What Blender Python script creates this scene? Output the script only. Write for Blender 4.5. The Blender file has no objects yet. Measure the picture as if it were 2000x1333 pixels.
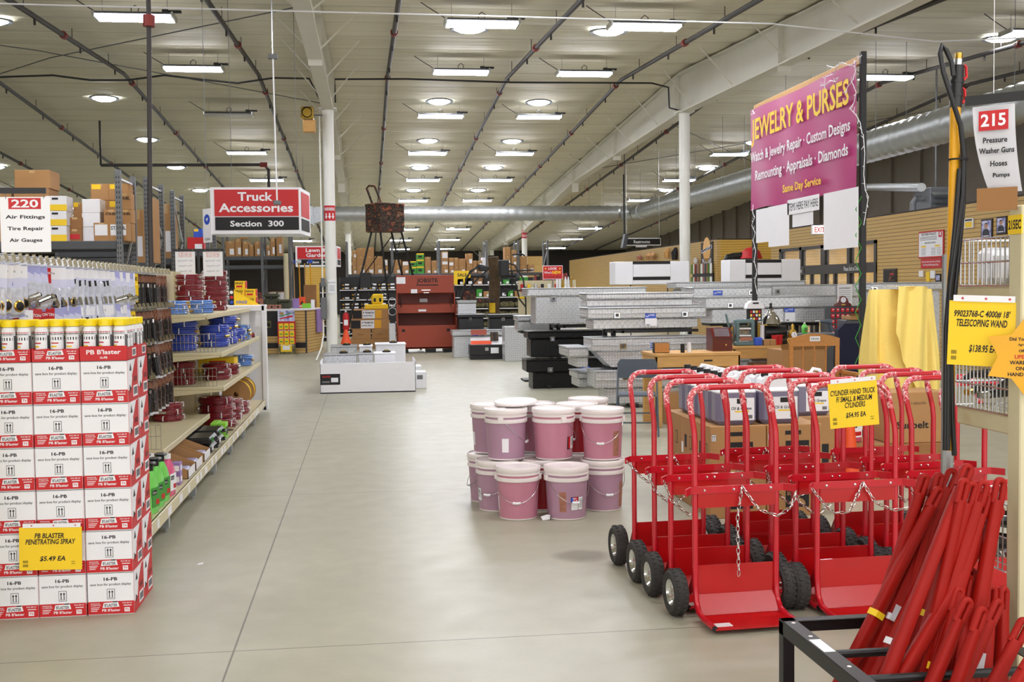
import bpy, math, random
from mathutils import Vector, Matrix
random.seed(7)
SC = bpy.context.scene
COL = SC.collection
# ---------------------------------------------------------------- camera
F, CAMZ = 2200.0, 1.62
CAM = Vector((0, 0, CAMZ))
_d = Vector(((715 - 1000) / F, (566 - 666.5) / F, 1)).normalized()      # where the aisle vanishes
_h = Vector((1, -0.012, 0))
_u = _h.cross(_d).normalized()
if _u.y > 0: _u = -_u
eY, eZ = _d, _u
eX = eY.cross(eZ)
def cv(v): return Vector((v.dot(eX), v.dot(eY), v.dot(eZ)))
cam = bpy.data.objects.new('camera', bpy.data.cameras.new('camera'))
COL.objects.link(cam)
ax, ay, az = cv(Vector((1, 0, 0))), cv(Vector((0, -1, 0))), cv(Vector((0, 0, -1)))
cam.matrix_world = Matrix(((ax.x, ay.x, az.x, 0), (ax.y, ay.y, az.y, 0), (ax.z, ay.z, az.z, CAMZ), (0, 0, 0, 1)))
cam.data.sensor_width = 36; cam.data.lens = 36 * F / 2000
cam.data.clip_start = .05; cam.data.clip_end = 300
SC.camera = cam
def at(px, py, Y=None, X=None, Z=None):
    """the point of the place seen at a pixel of the photograph, on the plane y=Y, x=X or z=Z"""
    r = cv(Vector(((px - 1000) / F, (py - 666.5) / F, 1)))
    t = Y / r.y if Y is not None else X / r.x if X is not None else (Z - CAMZ) / r.z
    return CAM + r * t
def rect(x0, y0, x1, y1, Y):
    mx, my = (x0 + x1) / 2, (y0 + y1) / 2
    return at(x0, my, Y).x, at(x1, my, Y).x, at(mx, y1, Y).z, at(mx, y0, Y).z    # x0 x1 z0 z1
# ---------------------------------------------------------------- world, exposure
w = bpy.data.worlds.new('world'); SC.world = w; w.use_nodes = True
w.node_tree.nodes['Background'].inputs[0].default_value = (1.0, .97, .93, 1)
w.node_tree.nodes['Background'].inputs[1].default_value = 1.1  # even fill light, added to enter through the unbuilt camera side
vs = SC.view_settings
vs.view_transform = 'Standard'; vs.look = 'None'; vs.gamma = 1; vs.use_curve_mapping = False
vs.exposure = 0.8
LAMP_E, SKY_E = 34.0, 30.0
# ---------------------------------------------------------------- materials
def lin(c):
    c /= 255
    return c / 12.92 if c <= .04045 else ((c + .055) / 1.055) ** 2.4
def rgb(c): return (lin(c[0]), lin(c[1]), lin(c[2]), 1)
class NT:
    def __init__(s, name):
        s.m = bpy.data.materials.new(name); s.m.use_nodes = True
        s.t = s.m.node_tree; s.b = s.t.nodes['Principled BSDF']
    def n(s, typ, **kw):
        nd = s.t.nodes.new('ShaderNode' + typ)
        for k, v in kw.items(): setattr(nd, k, v)
        return nd
    def l(s, a, b): s.t.links.new(a, b)
    def put(s, sock, v):
        if isinstance(v, (int, float)): sock.default_value = v
        else: s.l(v, sock)
    def M(s, op, a, b=0.0, c=None):
        nd = s.n('Math', operation=op); s.put(nd.inputs[0], a); s.put(nd.inputs[1], b)
        if c is not None: s.put(nd.inputs[2], c)
        return nd.outputs[0]
    def uv(s):
        sp = s.n('SeparateXYZ'); s.l(s.n('TexCoord').outputs['UV'], sp.inputs[0]); return sp.outputs[0], sp.outputs[1]
    def mix(s, fac, a, b):
        nd = s.n('MixRGB'); s.put(nd.inputs[0], fac)
        for i, v in ((1, a), (2, b)):
            if isinstance(v, tuple): nd.inputs[i].default_value = v
            else: s.l(v, nd.inputs[i])
        return nd.outputs[0]
    def noise(s, scale, coord='Object', detail=3, st=None):
        nz = s.n('TexNoise'); nz.inputs['Scale'].default_value = scale; nz.inputs['Detail'].default_value = detail
        o = s.n('TexCoord').outputs[coord]
        if st:
            mp = s.n('Mapping'); mp.inputs['Scale'].default_value = st; s.l(o, mp.inputs[0]); o = mp.outputs[0]
        s.l(o, nz.inputs['Vector']); return nz.outputs[0]
    def bump(s, h, k, dist=.01):
        b = s.n('Bump'); b.inputs['Strength'].default_value = k; b.inputs['Distance'].default_value = dist
        s.l(h, b.inputs['Height']); s.l(b.outputs[0], s.b.inputs['Normal'])
def mat(name, c, rough=.5, metal=0.0, var=.06, scale=6, emit=0.0, trans=0.0, coat=0.0, bump=0.0, alpha=1.0, st=None):
    k = NT(name); b = k.b
    c = rgb(c)
    if var:
        f = k.noise(scale, st=st)
        lo = tuple(x * (1 - 2 * var) for x in c[:3]) + (1,); hi = tuple(min(1, x * (1 + 2 * var)) for x in c[:3]) + (1,)
        k.l(k.mix(f, lo, hi), b.inputs['Base Color'])
        if bump: k.bump(f, bump)
    else: b.inputs['Base Color'].default_value = c
    b.inputs['Roughness'].default_value = rough; b.inputs['Metallic'].default_value = metal
    if emit:
        b.inputs['Emission Color'].default_value = c; b.inputs['Emission Strength'].default_value = emit
    b.inputs['Transmission Weight'].default_value = trans
    b.inputs['Coat Weight'].default_value = coat
    b.inputs['Alpha'].default_value = alpha
    return k.m
def plate(name, c, hi, metal, rough, p=.034):
    """diamond tread plate: lozenges that alternate in direction, from the UVs in metres"""
    k = NT(name); u, v = k.uv()
    a = k.M('DIVIDE', u, p); b = k.M('DIVIDE', v, p)
    ia, ib = k.M('FLOOR', a), k.M('FLOOR', b)
    par = k.M('MODULO', k.M('ABSOLUTE', k.M('ADD', ia, ib)), 2.0)
    sg = k.M('SUBTRACT', k.M('MULTIPLY', par, 2.0), 1.0)
    fa = k.M('SUBTRACT', k.M('SUBTRACT', a, ia), .5); fb = k.M('SUBTRACT', k.M('SUBTRACT', b, ib), .5)
    g = k.M('MULTIPLY', fb, sg)
    s1 = k.M('ABSOLUTE', k.M('ADD', fa, g)); s2 = k.M('ABSOLUTE', k.M('SUBTRACT', fa, g))
    d = k.M('ADD', k.M('DIVIDE', s1, .9), k.M('DIVIDE', s2, .34))
    h = k.M('MINIMUM', k.M('MAXIMUM', k.M('MULTIPLY', k.M('SUBTRACT', 1.0, d), 2.5), 0.0), 1.0)
    k.l(k.mix(h, rgb(c), rgb(hi)), k.b.inputs['Base Color'])  # raised lozenges coloured paler, so their glint sits in the base colour
    k.b.inputs['Metallic'].default_value = metal; k.b.inputs['Roughness'].default_value = rough
    k.bump(h, 1.0, .009)
    return k.m
def slat(name, c, dark, pitch=.0762, w=.11):
    k = NT(name); u, v = k.uv()
    fr = k.M('FRACT', k.M('DIVIDE', v, pitch))
    g = k.M('LESS_THAN', fr, w)
    f = k.noise(3, st=(1, 1, 14))
    lo = tuple(x * .86 for x in rgb(c)[:3]) + (1,); hi = tuple(min(1, x * 1.12) for x in rgb(c)[:3]) + (1,)
    k.l(k.mix(g, k.mix(f, lo, hi), rgb(dark)), k.b.inputs['Base Color'])
    k.b.inputs['Roughness'].default_value = .55
    k.bump(k.M('SUBTRACT', 1.0, g), .6, .01)
    return k.m
def voro(name, cols, scale, rough=.8):
    """patches of several colours: camouflage, printed cards"""
    k = NT(name)
    f = k.noise(scale, detail=6)
    r = k.n('ValToRGB'); r.color_ramp.interpolation = 'CONSTANT'
    e = r.color_ramp.elements
    while len(e) < len(cols): e.new(.5)
    for i, (p, c) in enumerate(cols):
        e[i].position = p; e[i].color = rgb(c)
    k.l(f, r.inputs[0]); k.l(r.outputs[0], k.b.inputs['Base Color'])
    k.b.inputs['Roughness'].default_value = rough
    return k.m
MT = dict(
 white=mat('white_card', (236, 236, 240), .5, var=.02), cream=mat('cream_steel', (208, 198, 162), .45, var=.03),
 board=mat('cream_pegboard', (205, 195, 160), .6, var=.04), black=mat('black_steel', (22, 22, 24), .45, var=.05),
 blackp=mat('black_plastic', (26, 26, 28), .35, var=.05), ink=mat('black_print', (18, 16, 18), .6, var=0),
 grey=mat('grey_steel', (112, 114, 116), .5, .3, var=.08), dgrey=mat('dark_grey_steel', (74, 76, 80), .5, var=.06),
 red=mat('red_enamel', (184, 8, 14), .3, var=.05, coat=.3), redp=mat('red_print', (196, 26, 32), .5, var=.02),
 redbar=mat('red_coated_pole', (150, 18, 8), .5, var=.1, scale=4), pink=mat('red_paint', (196, 16, 36), .28, var=.04, coat=.3),
 wrap=voro('clear_wrap', [(0, (196, 40, 58)), (.45, (226, 150, 152)), (.52, (206, 60, 76)), (.6, (244, 226, 226))], 70, .15), yellow=mat('yellow_print', (246, 206, 26), .5, var=.02),  # wrap: white crinkle highlights painted over the red showing through
 ycap=mat('yellow_plastic', (248, 218, 20), .35, var=.02), kraft=mat('kraft_cardboard', (176, 132, 84), .75, var=.07, scale=3),
 kraftd=mat('brown_cardboard', (150, 106, 62), .75, var=.08, scale=3), tape=mat('packing_tape', (196, 160, 108), .3, var=.05),
 paper=mat('white_paper', (240, 240, 244), .6, var=.01), steel=mat('bright_steel', (200, 202, 205), .25, 1.0, var=.05),
 chrome=mat('chrome', (225, 226, 228), .1, 1.0, var=0), galv=mat('zinc_steel', (178, 182, 186), .35, .9, var=.12, scale=10),
 plate=plate('diamond_plate', (200, 202, 206), (255, 255, 255), .45, .28, .04), plateb=plate('black_diamond_plate', (16, 16, 17), (34, 34, 36), .2, .35),
 plain=mat('plain_aluminium', (196, 198, 202), .28, .85, var=.05), slat=slat('slatwall', (204, 168, 100), (70, 48, 22)),
 slaty=slat('yellow_and_shaded_slatwall', (208, 166, 70), (84, 58, 18)), pine=mat('pine_wood', (206, 158, 92), .5, var=.1, scale=5, st=(1, 6, 6)),
 pined=mat('honey_oak_wood', (190, 128, 60), .4, var=.12, scale=5, st=(6, 1, 6)), mahog=mat('mahogany_wood', (92, 24, 18), .25, var=.12, scale=6),
 rust=mat('rust_red_steel', (156, 62, 36), .45, var=.05), rustd=mat('rust_red_inside_shaded', (120, 46, 28), .5, var=.05),  # rustd: the same steel, darkened for the cabinet's shaded inside; also lettering
 magenta=mat('magenta_vinyl', (176, 30, 112), .32, var=.05, scale=3), cloth=mat('yellow_cloth', (252, 220, 122), .85, var=.06, scale=160, bump=.25),
 rubber=mat('tyre_rubber', (50, 48, 46), .8, var=.15, scale=20), pale=mat('pale_pail_plastic', (238, 230, 228), .35, var=.02),
 pail1=mat('pink_pail_plastic', (196, 130, 150), .35, var=.06, scale=2), pail2=mat('mauve_pail_plastic', (176, 138, 160), .35, var=.06, scale=2),
 pail3=mat('deep_red_pail_plastic', (170, 34, 44), .35, var=.06, scale=2), residue=mat('brown_label_residue', (168, 112, 92), .7, var=.2, scale=40),
 jug=mat('purple_jug_plastic', (122, 116, 140), .3, var=.06, scale=3), jugw=mat('white_jug_plastic', (236, 236, 240), .35, var=.02),
 pinkj=mat('pink_liquid', (226, 96, 140), .2, var=.03), green=mat('green_liquid', (120, 216, 96), .25, var=.05), greenb=mat('green_print', (60, 150, 50), .5, var=.1),
 blue=mat('blue_hose', (60, 84, 190), .2, var=.12, scale=25, coat=.5), lblue=mat('light_blue_hose', (92, 136, 206), .2, var=.12, scale=25, coat=.5),
 hred=mat('red_hose', (128, 18, 34), .22, var=.16, scale=25, coat=.6), yhose=mat('yellow_hose', (226, 196, 40), .35, var=.05),
 yorange=mat('yellow_fibreglass', (232, 168, 20), .35, var=.05), brass=mat('brass', (196, 160, 70), .25, .9, var=.1),
 bluep=mat('blue_print', (44, 84, 196), .4, var=.03), orange=mat('orange_plastic', (240, 84, 30), .45, var=.03), navy=mat('navy_fabric', (26, 28, 56), .85, var=.1, scale=60),
 teal=mat('teal_steel', (96, 120, 122), .45, var=.06), chair=mat('slate_blue_steel', (78, 88, 100), .5, var=.04),
 camo=voro('dark_camouflage', [(0, (34, 30, 28)), (.4, (86, 66, 50)), (.47, (48, 40, 36)), (.56, (112, 48, 38)), (.6, (172, 108, 60)), (.63, (60, 50, 46)), (.68, (140, 120, 96))], 7),
 bark=mat('bark', (84, 66, 44), .9, var=.25, scale=12, bump=.6), olive=mat('olive_plastic', (70, 72, 52), .5, var=.06),
 clear=mat('clear_pack', (206, 210, 226), .12, var=.2, scale=40, coat=.4), card=voro('blue_white_card', [(0, (112, 112, 176)), (.4, (168, 170, 220)), (.5, (214, 216, 240)), (.6, (140, 140, 200))], 7, .3),
 carddk=voro('dark_card', [(0, (34, 30, 32)), (.5, (70, 58, 56)), (.6, (30, 28, 30)), (.66, (150, 150, 156))], 26, .25), cardbr=voro('brown_card', [(0, (96, 52, 42)), (.46, (132, 92, 70)), (.58, (80, 40, 34)), (.66, (176, 150, 120))], 20, .3),
 duct=mat('spiral_duct_steel', (176, 180, 180), .38, .7, var=.08), pipe=mat('dark_sprinkler_pipe', (50, 45, 44), .5, var=.1), pipered=mat('red_pipe_fitting', (130, 34, 26), .5, var=.05),
 colp=mat('white_column_paint', (232, 232, 226), .45, var=.03, scale=2), beam=mat('off_white_beam_paint', (216, 213, 200), .55, var=.03, scale=2),
 camou=voro('camouflage_cloth', [(0, (60, 58, 36)), (.42, (120, 108, 74)), (.52, (70, 84, 48)), (.6, (150, 130, 92))], 14),
 shirt=mat('dark_photo_cloth', (36, 40, 52), .6, var=.1), skin=mat('printed_skin_tone', (190, 140, 112), .6, var=.04), dbrown=mat('dark_brown_wood', (52, 40, 34), .6, var=.1),
 glass=mat('display_glass', (235, 240, 245), .05, var=0, trans=.9), purple=mat('purple_print', (150, 120, 180), .5, var=.1), lime=mat('lime_print', (140, 210, 60), .5, var=.05), grass=mat('artificial_grass', (96, 130, 50), .9, var=.3, scale=60),
)
M = MT
MT['redbar'].node_tree.nodes['Principled BSDF'].inputs['Specular IOR Level'].default_value = .22
def emis(name, c, e):
    k = NT(name); k.b.inputs['Base Color'].default_value = rgb(c); k.b.inputs['Emission Color'].default_value = rgb(c); k.b.inputs['Emission Strength'].default_value = e
    return k.m
M['lamp'] = emis('lit_lamp_diffuser', (246, 246, 255), LAMP_E)
M['sky'] = emis('lit_skylight_lens', (240, 246, 255), SKY_E)
M['lampoff'] = mat('unlit_lamp_diffuser', (190, 190, 186), .4, var=0)
M['exitlit'] = emis('lit_exit_face', (245, 226, 220), 1.2)
def floor_mat():
    k = NT('polished_concrete'); tc = k.n('TexCoord').outputs['Object']
    sp = k.n('SeparateXYZ'); k.l(tc, sp.inputs[0]); x, y = sp.outputs[0], sp.outputs[1]
    f1 = k.noise(.35, detail=5); f2 = k.noise(5, detail=6); f3 = k.noise(40, detail=2)
    base = k.mix(f1, rgb((148, 146, 126)), rgb((184, 181, 158)))
    base = k.mix(k.M('MULTIPLY', f2, .28), base, rgb((128, 124, 112)))
    base = k.mix(k.M('MULTIPLY', f3, .12), base, rgb((205, 202, 190)))
    def joint(v, off, per, hw):
        t = k.M('ABSOLUTE', k.M('SUBTRACT', k.M('FRACT', k.M('ADD', k.M('DIVIDE', k.M('SUBTRACT', v, off), per), .5)), .5))
        return k.M('LESS_THAN', k.M('MULTIPLY', t, per), hw)
    j = k.M('MAXIMUM', joint(x, -.62, 4.6, .0045), joint(y, 5.12, 3.9, .004))
    base = k.mix(k.M('MULTIPLY', j, .75), base, rgb((70, 64, 54)))
    # the dark oil stain by the hand trucks
    dx = k.M('DIVIDE', k.M('SUBTRACT', x, 1.27), .17); dy = k.M('DIVIDE', k.M('SUBTRACT', y, 6.62), .16)
    r = k.M('ADD', k.M('SQRT', k.M('ADD', k.M('MULTIPLY', dx, dx), k.M('MULTIPLY', dy, dy))), k.M('MULTIPLY', k.M('SUBTRACT', f2, .5), 1.2))
    st = k.M('MINIMUM', k.M('MAXIMUM', k.M('MULTIPLY', k.M('SUBTRACT', 1.1, r), 2.0), 0.0), 1.0)
    base = k.mix(k.M('MULTIPLY', st, .6), base, rgb((92, 86, 72)))
    k.l(base, k.b.inputs['Base Color'])
    k.b.inputs['Specular IOR Level'].default_value = .4
    k.l(k.M('ADD', .27, k.M('MULTIPLY', f2, .22)), k.b.inputs['Roughness'])
    k.bump(f3, .05)
    return k.m
def ceil_mat():
    k = NT('white_vinyl_insulation'); tc = k.n('TexCoord').outputs['Object']
    f = k.noise(1.0, detail=5, st=(.5, 5, 1)); f2 = k.noise(1.5, detail=4)
    base = k.mix(f, rgb((204, 197, 172)), rgb((238, 232, 210)))
    base = k.mix(k.M('MULTIPLY', f2, .3), base, rgb((190, 184, 162)))
    sp = k.n('SeparateXYZ'); k.l(tc, sp.inputs[0])
    t = k.M('FRACT', k.M('DIVIDE', sp.outputs[1], 1.5))
    base = k.mix(k.M('MULTIPLY', k.M('LESS_THAN', t, .018), .5), base, rgb((120, 112, 96)))
    k.l(base, k.b.inputs['Base Color']); k.b.inputs['Roughness'].default_value = .6
    k.bump(f, .5, .08)
    return k.m
M['floor'] = floor_mat(); M['ceil'] = ceil_mat()
M['outer'] = mat('grey_brown_wall_panel', (112, 104, 92), .7, var=.08, scale=2); M['darkwall'] = mat('unlit_dark_wall', (58, 52, 46), .8, var=.1)  # darkwall: gloom of the unlit far end put into the colour
M['dusk'] = mat('dark_bronze_frame', (46, 40, 38), .4, var=.05)
# ---------------------------------------------------------------- mesh building
_txt = {}
def text_mesh(s, bold, shear):
    key = (s, bold, shear)
    if key not in _txt:
        cu = bpy.data.curves.new('t', 'FONT'); cu.body = s; cu.size = 1; cu.align_x = 'CENTER'; cu.align_y = 'CENTER'
        cu.offset = min(bold, .026); cu.shear = shear; cu.resolution_u = 2
        o = bpy.data.objects.new('t', cu); COL.objects.link(o)
        me = o.evaluated_get(bpy.context.evaluated_depsgraph_get()).to_mesh()
        vs_ = [v.co.copy() for v in me.vertices]; fs = [tuple(p.vertices) for p in me.polygons]
        o.evaluated_get(bpy.context.evaluated_depsgraph_get()).to_mesh_clear()
        bpy.data.objects.remove(o); bpy.data.curves.remove(cu)
        if vs_:
            x0, x1 = min(v.x for v in vs_), max(v.x for v in vs_); y0, y1 = min(v.y for v in vs_), max(v.y for v in vs_)
            vs_ = [Vector(((v.x - (x0 + x1) / 2), (v.y - (y0 + y1) / 2), 0)) for v in vs_]
            _txt[key] = (vs_, fs, x1 - x0, y1 - y0)
        else: _txt[key] = ([], [], 1, 1)
    return _txt[key]
class MB:
    def __init__(s): s.v, s.f, s.mi, s.ms = [], [], [], []
    def m(s, k):
        k = M[k] if isinstance(k, str) else k
        if k not in s.ms: s.ms.append(k)
        return s.ms.index(k)
    def add(s, vs, fs, k):
        o = len(s.v); i = s.m(k)
        s.v += [Vector(v) for v in vs]; s.f += [tuple(a + o for a in f) for f in fs]; s.mi += [i] * len(fs)
        return s
    def box(s, x0, y0, z0, x1, y1, z1, k, b=0.0):
        if x0 > x1: x0, x1 = x1, x0
        if y0 > y1: y0, y1 = y1, y0
        if z0 > z1: z0, z1 = z1, z0
        b = min(b, (x1 - x0) * .45, (y1 - y0) * .45, (z1 - z0) * .45)
        if b <= 0:
            return s.add([(x0, y0, z0), (x1, y0, z0), (x1, y1, z0), (x0, y1, z0), (x0, y0, z1), (x1, y0, z1), (x1, y1, z1), (x0, y1, z1)],
                         [(3, 2, 1, 0), (4, 5, 6, 7), (0, 1, 5, 4), (1, 2, 6, 5), (2, 3, 7, 6), (3, 0, 4, 7)], k)
        X, Y, Z = (x0, x1), (y0, y1), (z0, z1); sg = (1, -1); vs = []; idx = {}
        for i in (0, 1):
            for j in (0, 1):
                for l in (0, 1):
                    idx[i, j, l] = len(vs)
                    vs += [(X[i], Y[j] + sg[j] * b, Z[l] + sg[l] * b), (X[i] + sg[i] * b, Y[j], Z[l] + sg[l] * b), (X[i] + sg[i] * b, Y[j] + sg[j] * b, Z[l])]
        g = lambda i, j, l, a: idx[i, j, l] + a
        fs = []
        for a in (0, 1):
            q = [g(a, 0, 0, 0), g(a, 1, 0, 0), g(a, 1, 1, 0), g(a, 0, 1, 0)]; fs.append(tuple(q if a else q[::-1]))
            q = [g(0, a, 0, 1), g(1, a, 0, 1), g(1, a, 1, 1), g(0, a, 1, 1)]; fs.append(tuple(q[::-1] if a else q))
            q = [g(0, 0, a, 2), g(1, 0, a, 2), g(1, 1, a, 2), g(0, 1, a, 2)]; fs.append(tuple(q if a else q[::-1]))
        def orient(q):
            c = Vector(((x0 + x1) / 2, (y0 + y1) / 2, (z0 + z1) / 2)); p = [Vector(vs[t]) for t in q]
            n = (p[1] - p[0]).cross(p[2] - p[0]); return tuple(q) if n.dot(p[0] - c) > 0 else tuple(q[::-1])
        for i in (0, 1):
            for j in (0, 1):
                fs.append(orient([g(i, j, 0, 0), g(i, j, 0, 1), g(i, j, 1, 1), g(i, j, 1, 0)]))
                fs.append(orient([g(i, 0, j, 0), g(i, 0, j, 2), g(i, 1, j, 2), g(i, 1, j, 0)]))
                fs.append(orient([g(0, i, j, 1), g(0, i, j, 2), g(1, i, j, 2), g(1, i, j, 1)]))
                for l in (0, 1): fs.append(orient([g(i, j, l, 0), g(i, j, l, 1), g(i, j, l, 2)]))
        return s.add(vs, fs, k)
    def tube(s, pts, r, k, n=8, closed=False, cap=True, flat=None):
        """sweep of a round (or, with flat=(a,b), a flattened) section along points; r may be a list"""
        pts = [Vector(p) for p in pts]; N = len(pts); rs = r if isinstance(r, (list, tuple)) else [r] * N
        tan = []
        for i in range(N):
            a = pts[i - 1] if (i or closed) else pts[i]; b = pts[(i + 1) % N] if (i < N - 1 or closed) else pts[i]
            t = b - a; tan.append(t.normalized() if t.length > 1e-9 else Vector((0, 0, 1)))
        ref = Vector((0, 0, 1)) if abs(tan[0].z) < .9 else Vector((0, 1, 0))
        u = tan[0].cross(ref).normalized(); vs = []
        for i in range(N):
            u = (u - tan[i] * u.dot(tan[i])); u = u.normalized() if u.length > 1e-6 else tan[i].orthogonal().normalized()
            v = tan[i].cross(u)
            fa, fb = flat if flat else (1, 1)
            for j in range(n):
                a = 2 * math.pi * (j + .5) / n
                vs.append(pts[i] + u * (math.cos(a) * rs[i] * fa) + v * (math.sin(a) * rs[i] * fb))
        fs = []
        for i in range(N if closed else N - 1):
            for j in range(n):
                a, b = i * n + j, i * n + (j + 1) % n; c, d = ((i + 1) % N) * n + (j + 1) % n, ((i + 1) % N) * n + j
                fs.append((a, d, c, b)[::-1])
        if cap and not closed: fs += [tuple(range(n))[::-1], tuple(range((N - 1) * n, N * n))]
        return s.add(vs, fs, k)
    def cyl(s, p0, p1, r, k, n=16, r1=None): return s.tube([p0, p1], [r, r if r1 is None else r1], k, n)
    def lathe(s, prof, k, c=(0, 0, 0), n=24, axis='z', a0=0.0, a1=2 * math.pi):
        full = abs(a1 - a0 - 2 * math.pi) < 1e-6; m_ = n if full else n + 1; vs = []
        for (r, z) in prof:
            for j in range(m_):
                a = a0 + (a1 - a0) * j / n; x, y = r * math.cos(a), r * math.sin(a)
                p = {'z': (x, y, z), 'x': (z, x, y), 'y': (y, z, x)}[axis]
                vs.append((c[0] + p[0], c[1] + p[1], c[2] + p[2]))
        fs = []
        for i in range(len(prof) - 1):
            for j in range(n):
                a, b = i * m_ + j, i * m_ + (j + 1) % m_
                fs.append((a, b, b + m_, a + m_))
        return s.add(vs, fs, k)
    def prism(s, poly, d0, d1, k, axis='y'):
        """a polygon pushed along an axis: for y the polygon is (x,z), for x it is (y,z), for z (x,y)"""
        f = {'y': lambda p, d: (p[0], d, p[1]), 'x': lambda p, d: (d, p[0], p[1]), 'z': lambda p, d: (p[0], p[1], d)}[axis]
        n = len(poly); area = sum(poly[i][0] * poly[(i + 1) % n][1] - poly[(i + 1) % n][0] * poly[i][1] for i in range(n))
        if (area < 0) ^ (axis == 'y'): poly = poly[::-1]
        vs = [f(p, min(d0, d1)) for p in poly] + [f(p, max(d0, d1)) for p in poly]
        fs = [tuple(range(n))[::-1], tuple(range(n, 2 * n))] + [(i, (i + 1) % n, (i + 1) % n + n, i + n) for i in range(n)]
        return s.add(vs, fs, k)
    def quad(s, pts, k): return s.add(pts, [tuple(range(len(pts)))], k)
    def text(s, t, c, h, k, ux=(1, 0, 0), uy=(0, 0, 1), w=None, bold=.0, shear=0.0, capw=None):
        """lettering h high, centred on c, lying in the plane of ux and uy; w: stretched to that width, capw: at most that wide"""
        vs, fs, tw, th = text_mesh(t, bold, shear)
        ux, uy, c = Vector(ux), Vector(uy), Vector(c)
        ky = h / th; kx = w / tw if w else ky
        if capw and tw * kx > capw: kx = capw / tw
        return s.add([c + ux * (v.x * kx) + uy * (v.y * ky) for v in vs], fs, k)
    def xf(s, mtx):
        s.v = [mtx @ v for v in s.v]; return s
    def build(s, name, parent=None, loc=None, rot=None, smooth=35):
        me = bpy.data.meshes.new(name); me.from_pydata([tuple(v) for v in s.v], [], s.f)
        for k in s.ms: me.materials.append(k)
        me.polygons.foreach_set('material_index', s.mi)
        uvl = me.uv_layers.new(name='UVMap'); co = [v.co for v in me.vertices]; data = []
        for p in me.polygons:
            n = p.normal; axn, ayn, azn = abs(n.x), abs(n.y), abs(n.z)
            for vi in p.vertices:
                v = co[vi]
                data += (v.x, v.y) if azn >= axn and azn >= ayn else ((v.x, v.z) if ayn >= axn else (v.y, v.z))
        uvl.data.foreach_set('uv', data)
        if smooth:
            me.polygons.foreach_set('use_smooth', [True] * len(me.polygons)); me.set_sharp_from_angle(angle=math.radians(smooth))
        o = bpy.data.objects.new(name, me); COL.objects.link(o)
        if parent is not None: o.parent = parent
        if loc is not None: o.location = loc
        if rot is not None: o.rotation_euler = rot
        return o
def tag(o, label, cat, group=None, kind=None):
    o['label'] = label; o['category'] = cat
    if group: o['group'] = group
    if kind: o['kind'] = kind
    return o
def thing(name, label, cat, loc=(0, 0, 0), rz=0.0, group=None):
    o = bpy.data.objects.new(name, None); COL.objects.link(o); o.empty_display_size = .05
    o.location = loc; o.rotation_euler = (0, 0, rz)
    return tag(o, label, cat, group)
KIDS = {}
def dup(root, loc, rz=None, label=None, group=None):
    """a copy of a thing with copies of its parts and their sub-parts"""
    if root.name not in KIDS: KIDS[root.name] = [(c, list(c.children)) for c in root.children]
    r = root.copy(); COL.objects.link(r); r.location = loc
    if rz is not None: r.rotation_euler = (0, 0, rz) if not isinstance(rz, tuple) else rz
    if label: r['label'] = label
    if group: r['group'] = group
    for c, gs in KIDS[root.name]:
        d = c.copy(); COL.objects.link(d); d.parent = r
        for g in gs:
            e = g.copy(); COL.objects.link(e); e.parent = d
    return r
def struct(name, mb, smooth=35):
    o = mb.build(name, smooth=smooth); o['kind'] = 'structure'; return o
ORD = 'first second third fourth fifth sixth seventh eighth ninth tenth eleventh twelfth thirteenth fourteenth fifteenth sixteenth seventeenth eighteenth nineteenth twentieth'.split()
ORD += ['twenty-' + o for o in ORD[:9]] + ['thirtieth'] + ['thirty-' + o for o in ORD[:9]] + ['fortieth'] + ['forty-' + o for o in ORD[:9]]
def arc(cx, cy, r, a0, a1, n):
    return [(cx + r * math.cos(math.radians(a0 + (a1 - a0) * i / n)), cy + r * math.sin(math.radians(a0 + (a1 - a0) * i / n))) for i in range(n + 1)]
# ================================================================ the building
RIDGE, SL = 26.4, .0535
def zc(y): return 6.79 - SL * abs(y - RIDGE)
b = MB(); b.box(-32, -4, -.1, 18, 76, 0, 'floor'); struct('floor', b, 0)
b = MB()                                                   # draped insulation: shallow swags between the purlins
ys = []
y = -4.5
while y < 75.5:
    for i in range(6): ys.append((y + 1.5 * i / 6, i / 6))
    y += 1.5
vs, fs = [], []
for (yy, t) in ys:
    z = zc(yy) - .05 * math.sin(math.pi * t) ** .8
    vs += [(-32, yy, z), (18, yy, z)]
for i in range(len(ys) - 1): fs.append((2 * i, 2 * i + 2, 2 * i + 3, 2 * i + 1))
b.add(vs, fs, 'ceil'); struct('ceiling', b, 20)
b = MB(); b.box(-32.2, -4, 0, -32, 76, 7, 'outer'); struct('wall_left', b, 0)
b = MB(); b.box(-32, 75.4, 0, 18, 75.6, 5, 'darkwall'); struct('wall_back', b, 0)
b = MB(); b.box(17.6, -4, 0, 17.8, 76, 7, 'outer')  # dark wall colour stands in for the unlit space above the slatwall
for i in range(40): b.box(17.5, -4 + 2 * i, 0, 17.6, -3.88 + 2 * i, 7, 'outer')
struct('wall_right', b, 0)
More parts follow.
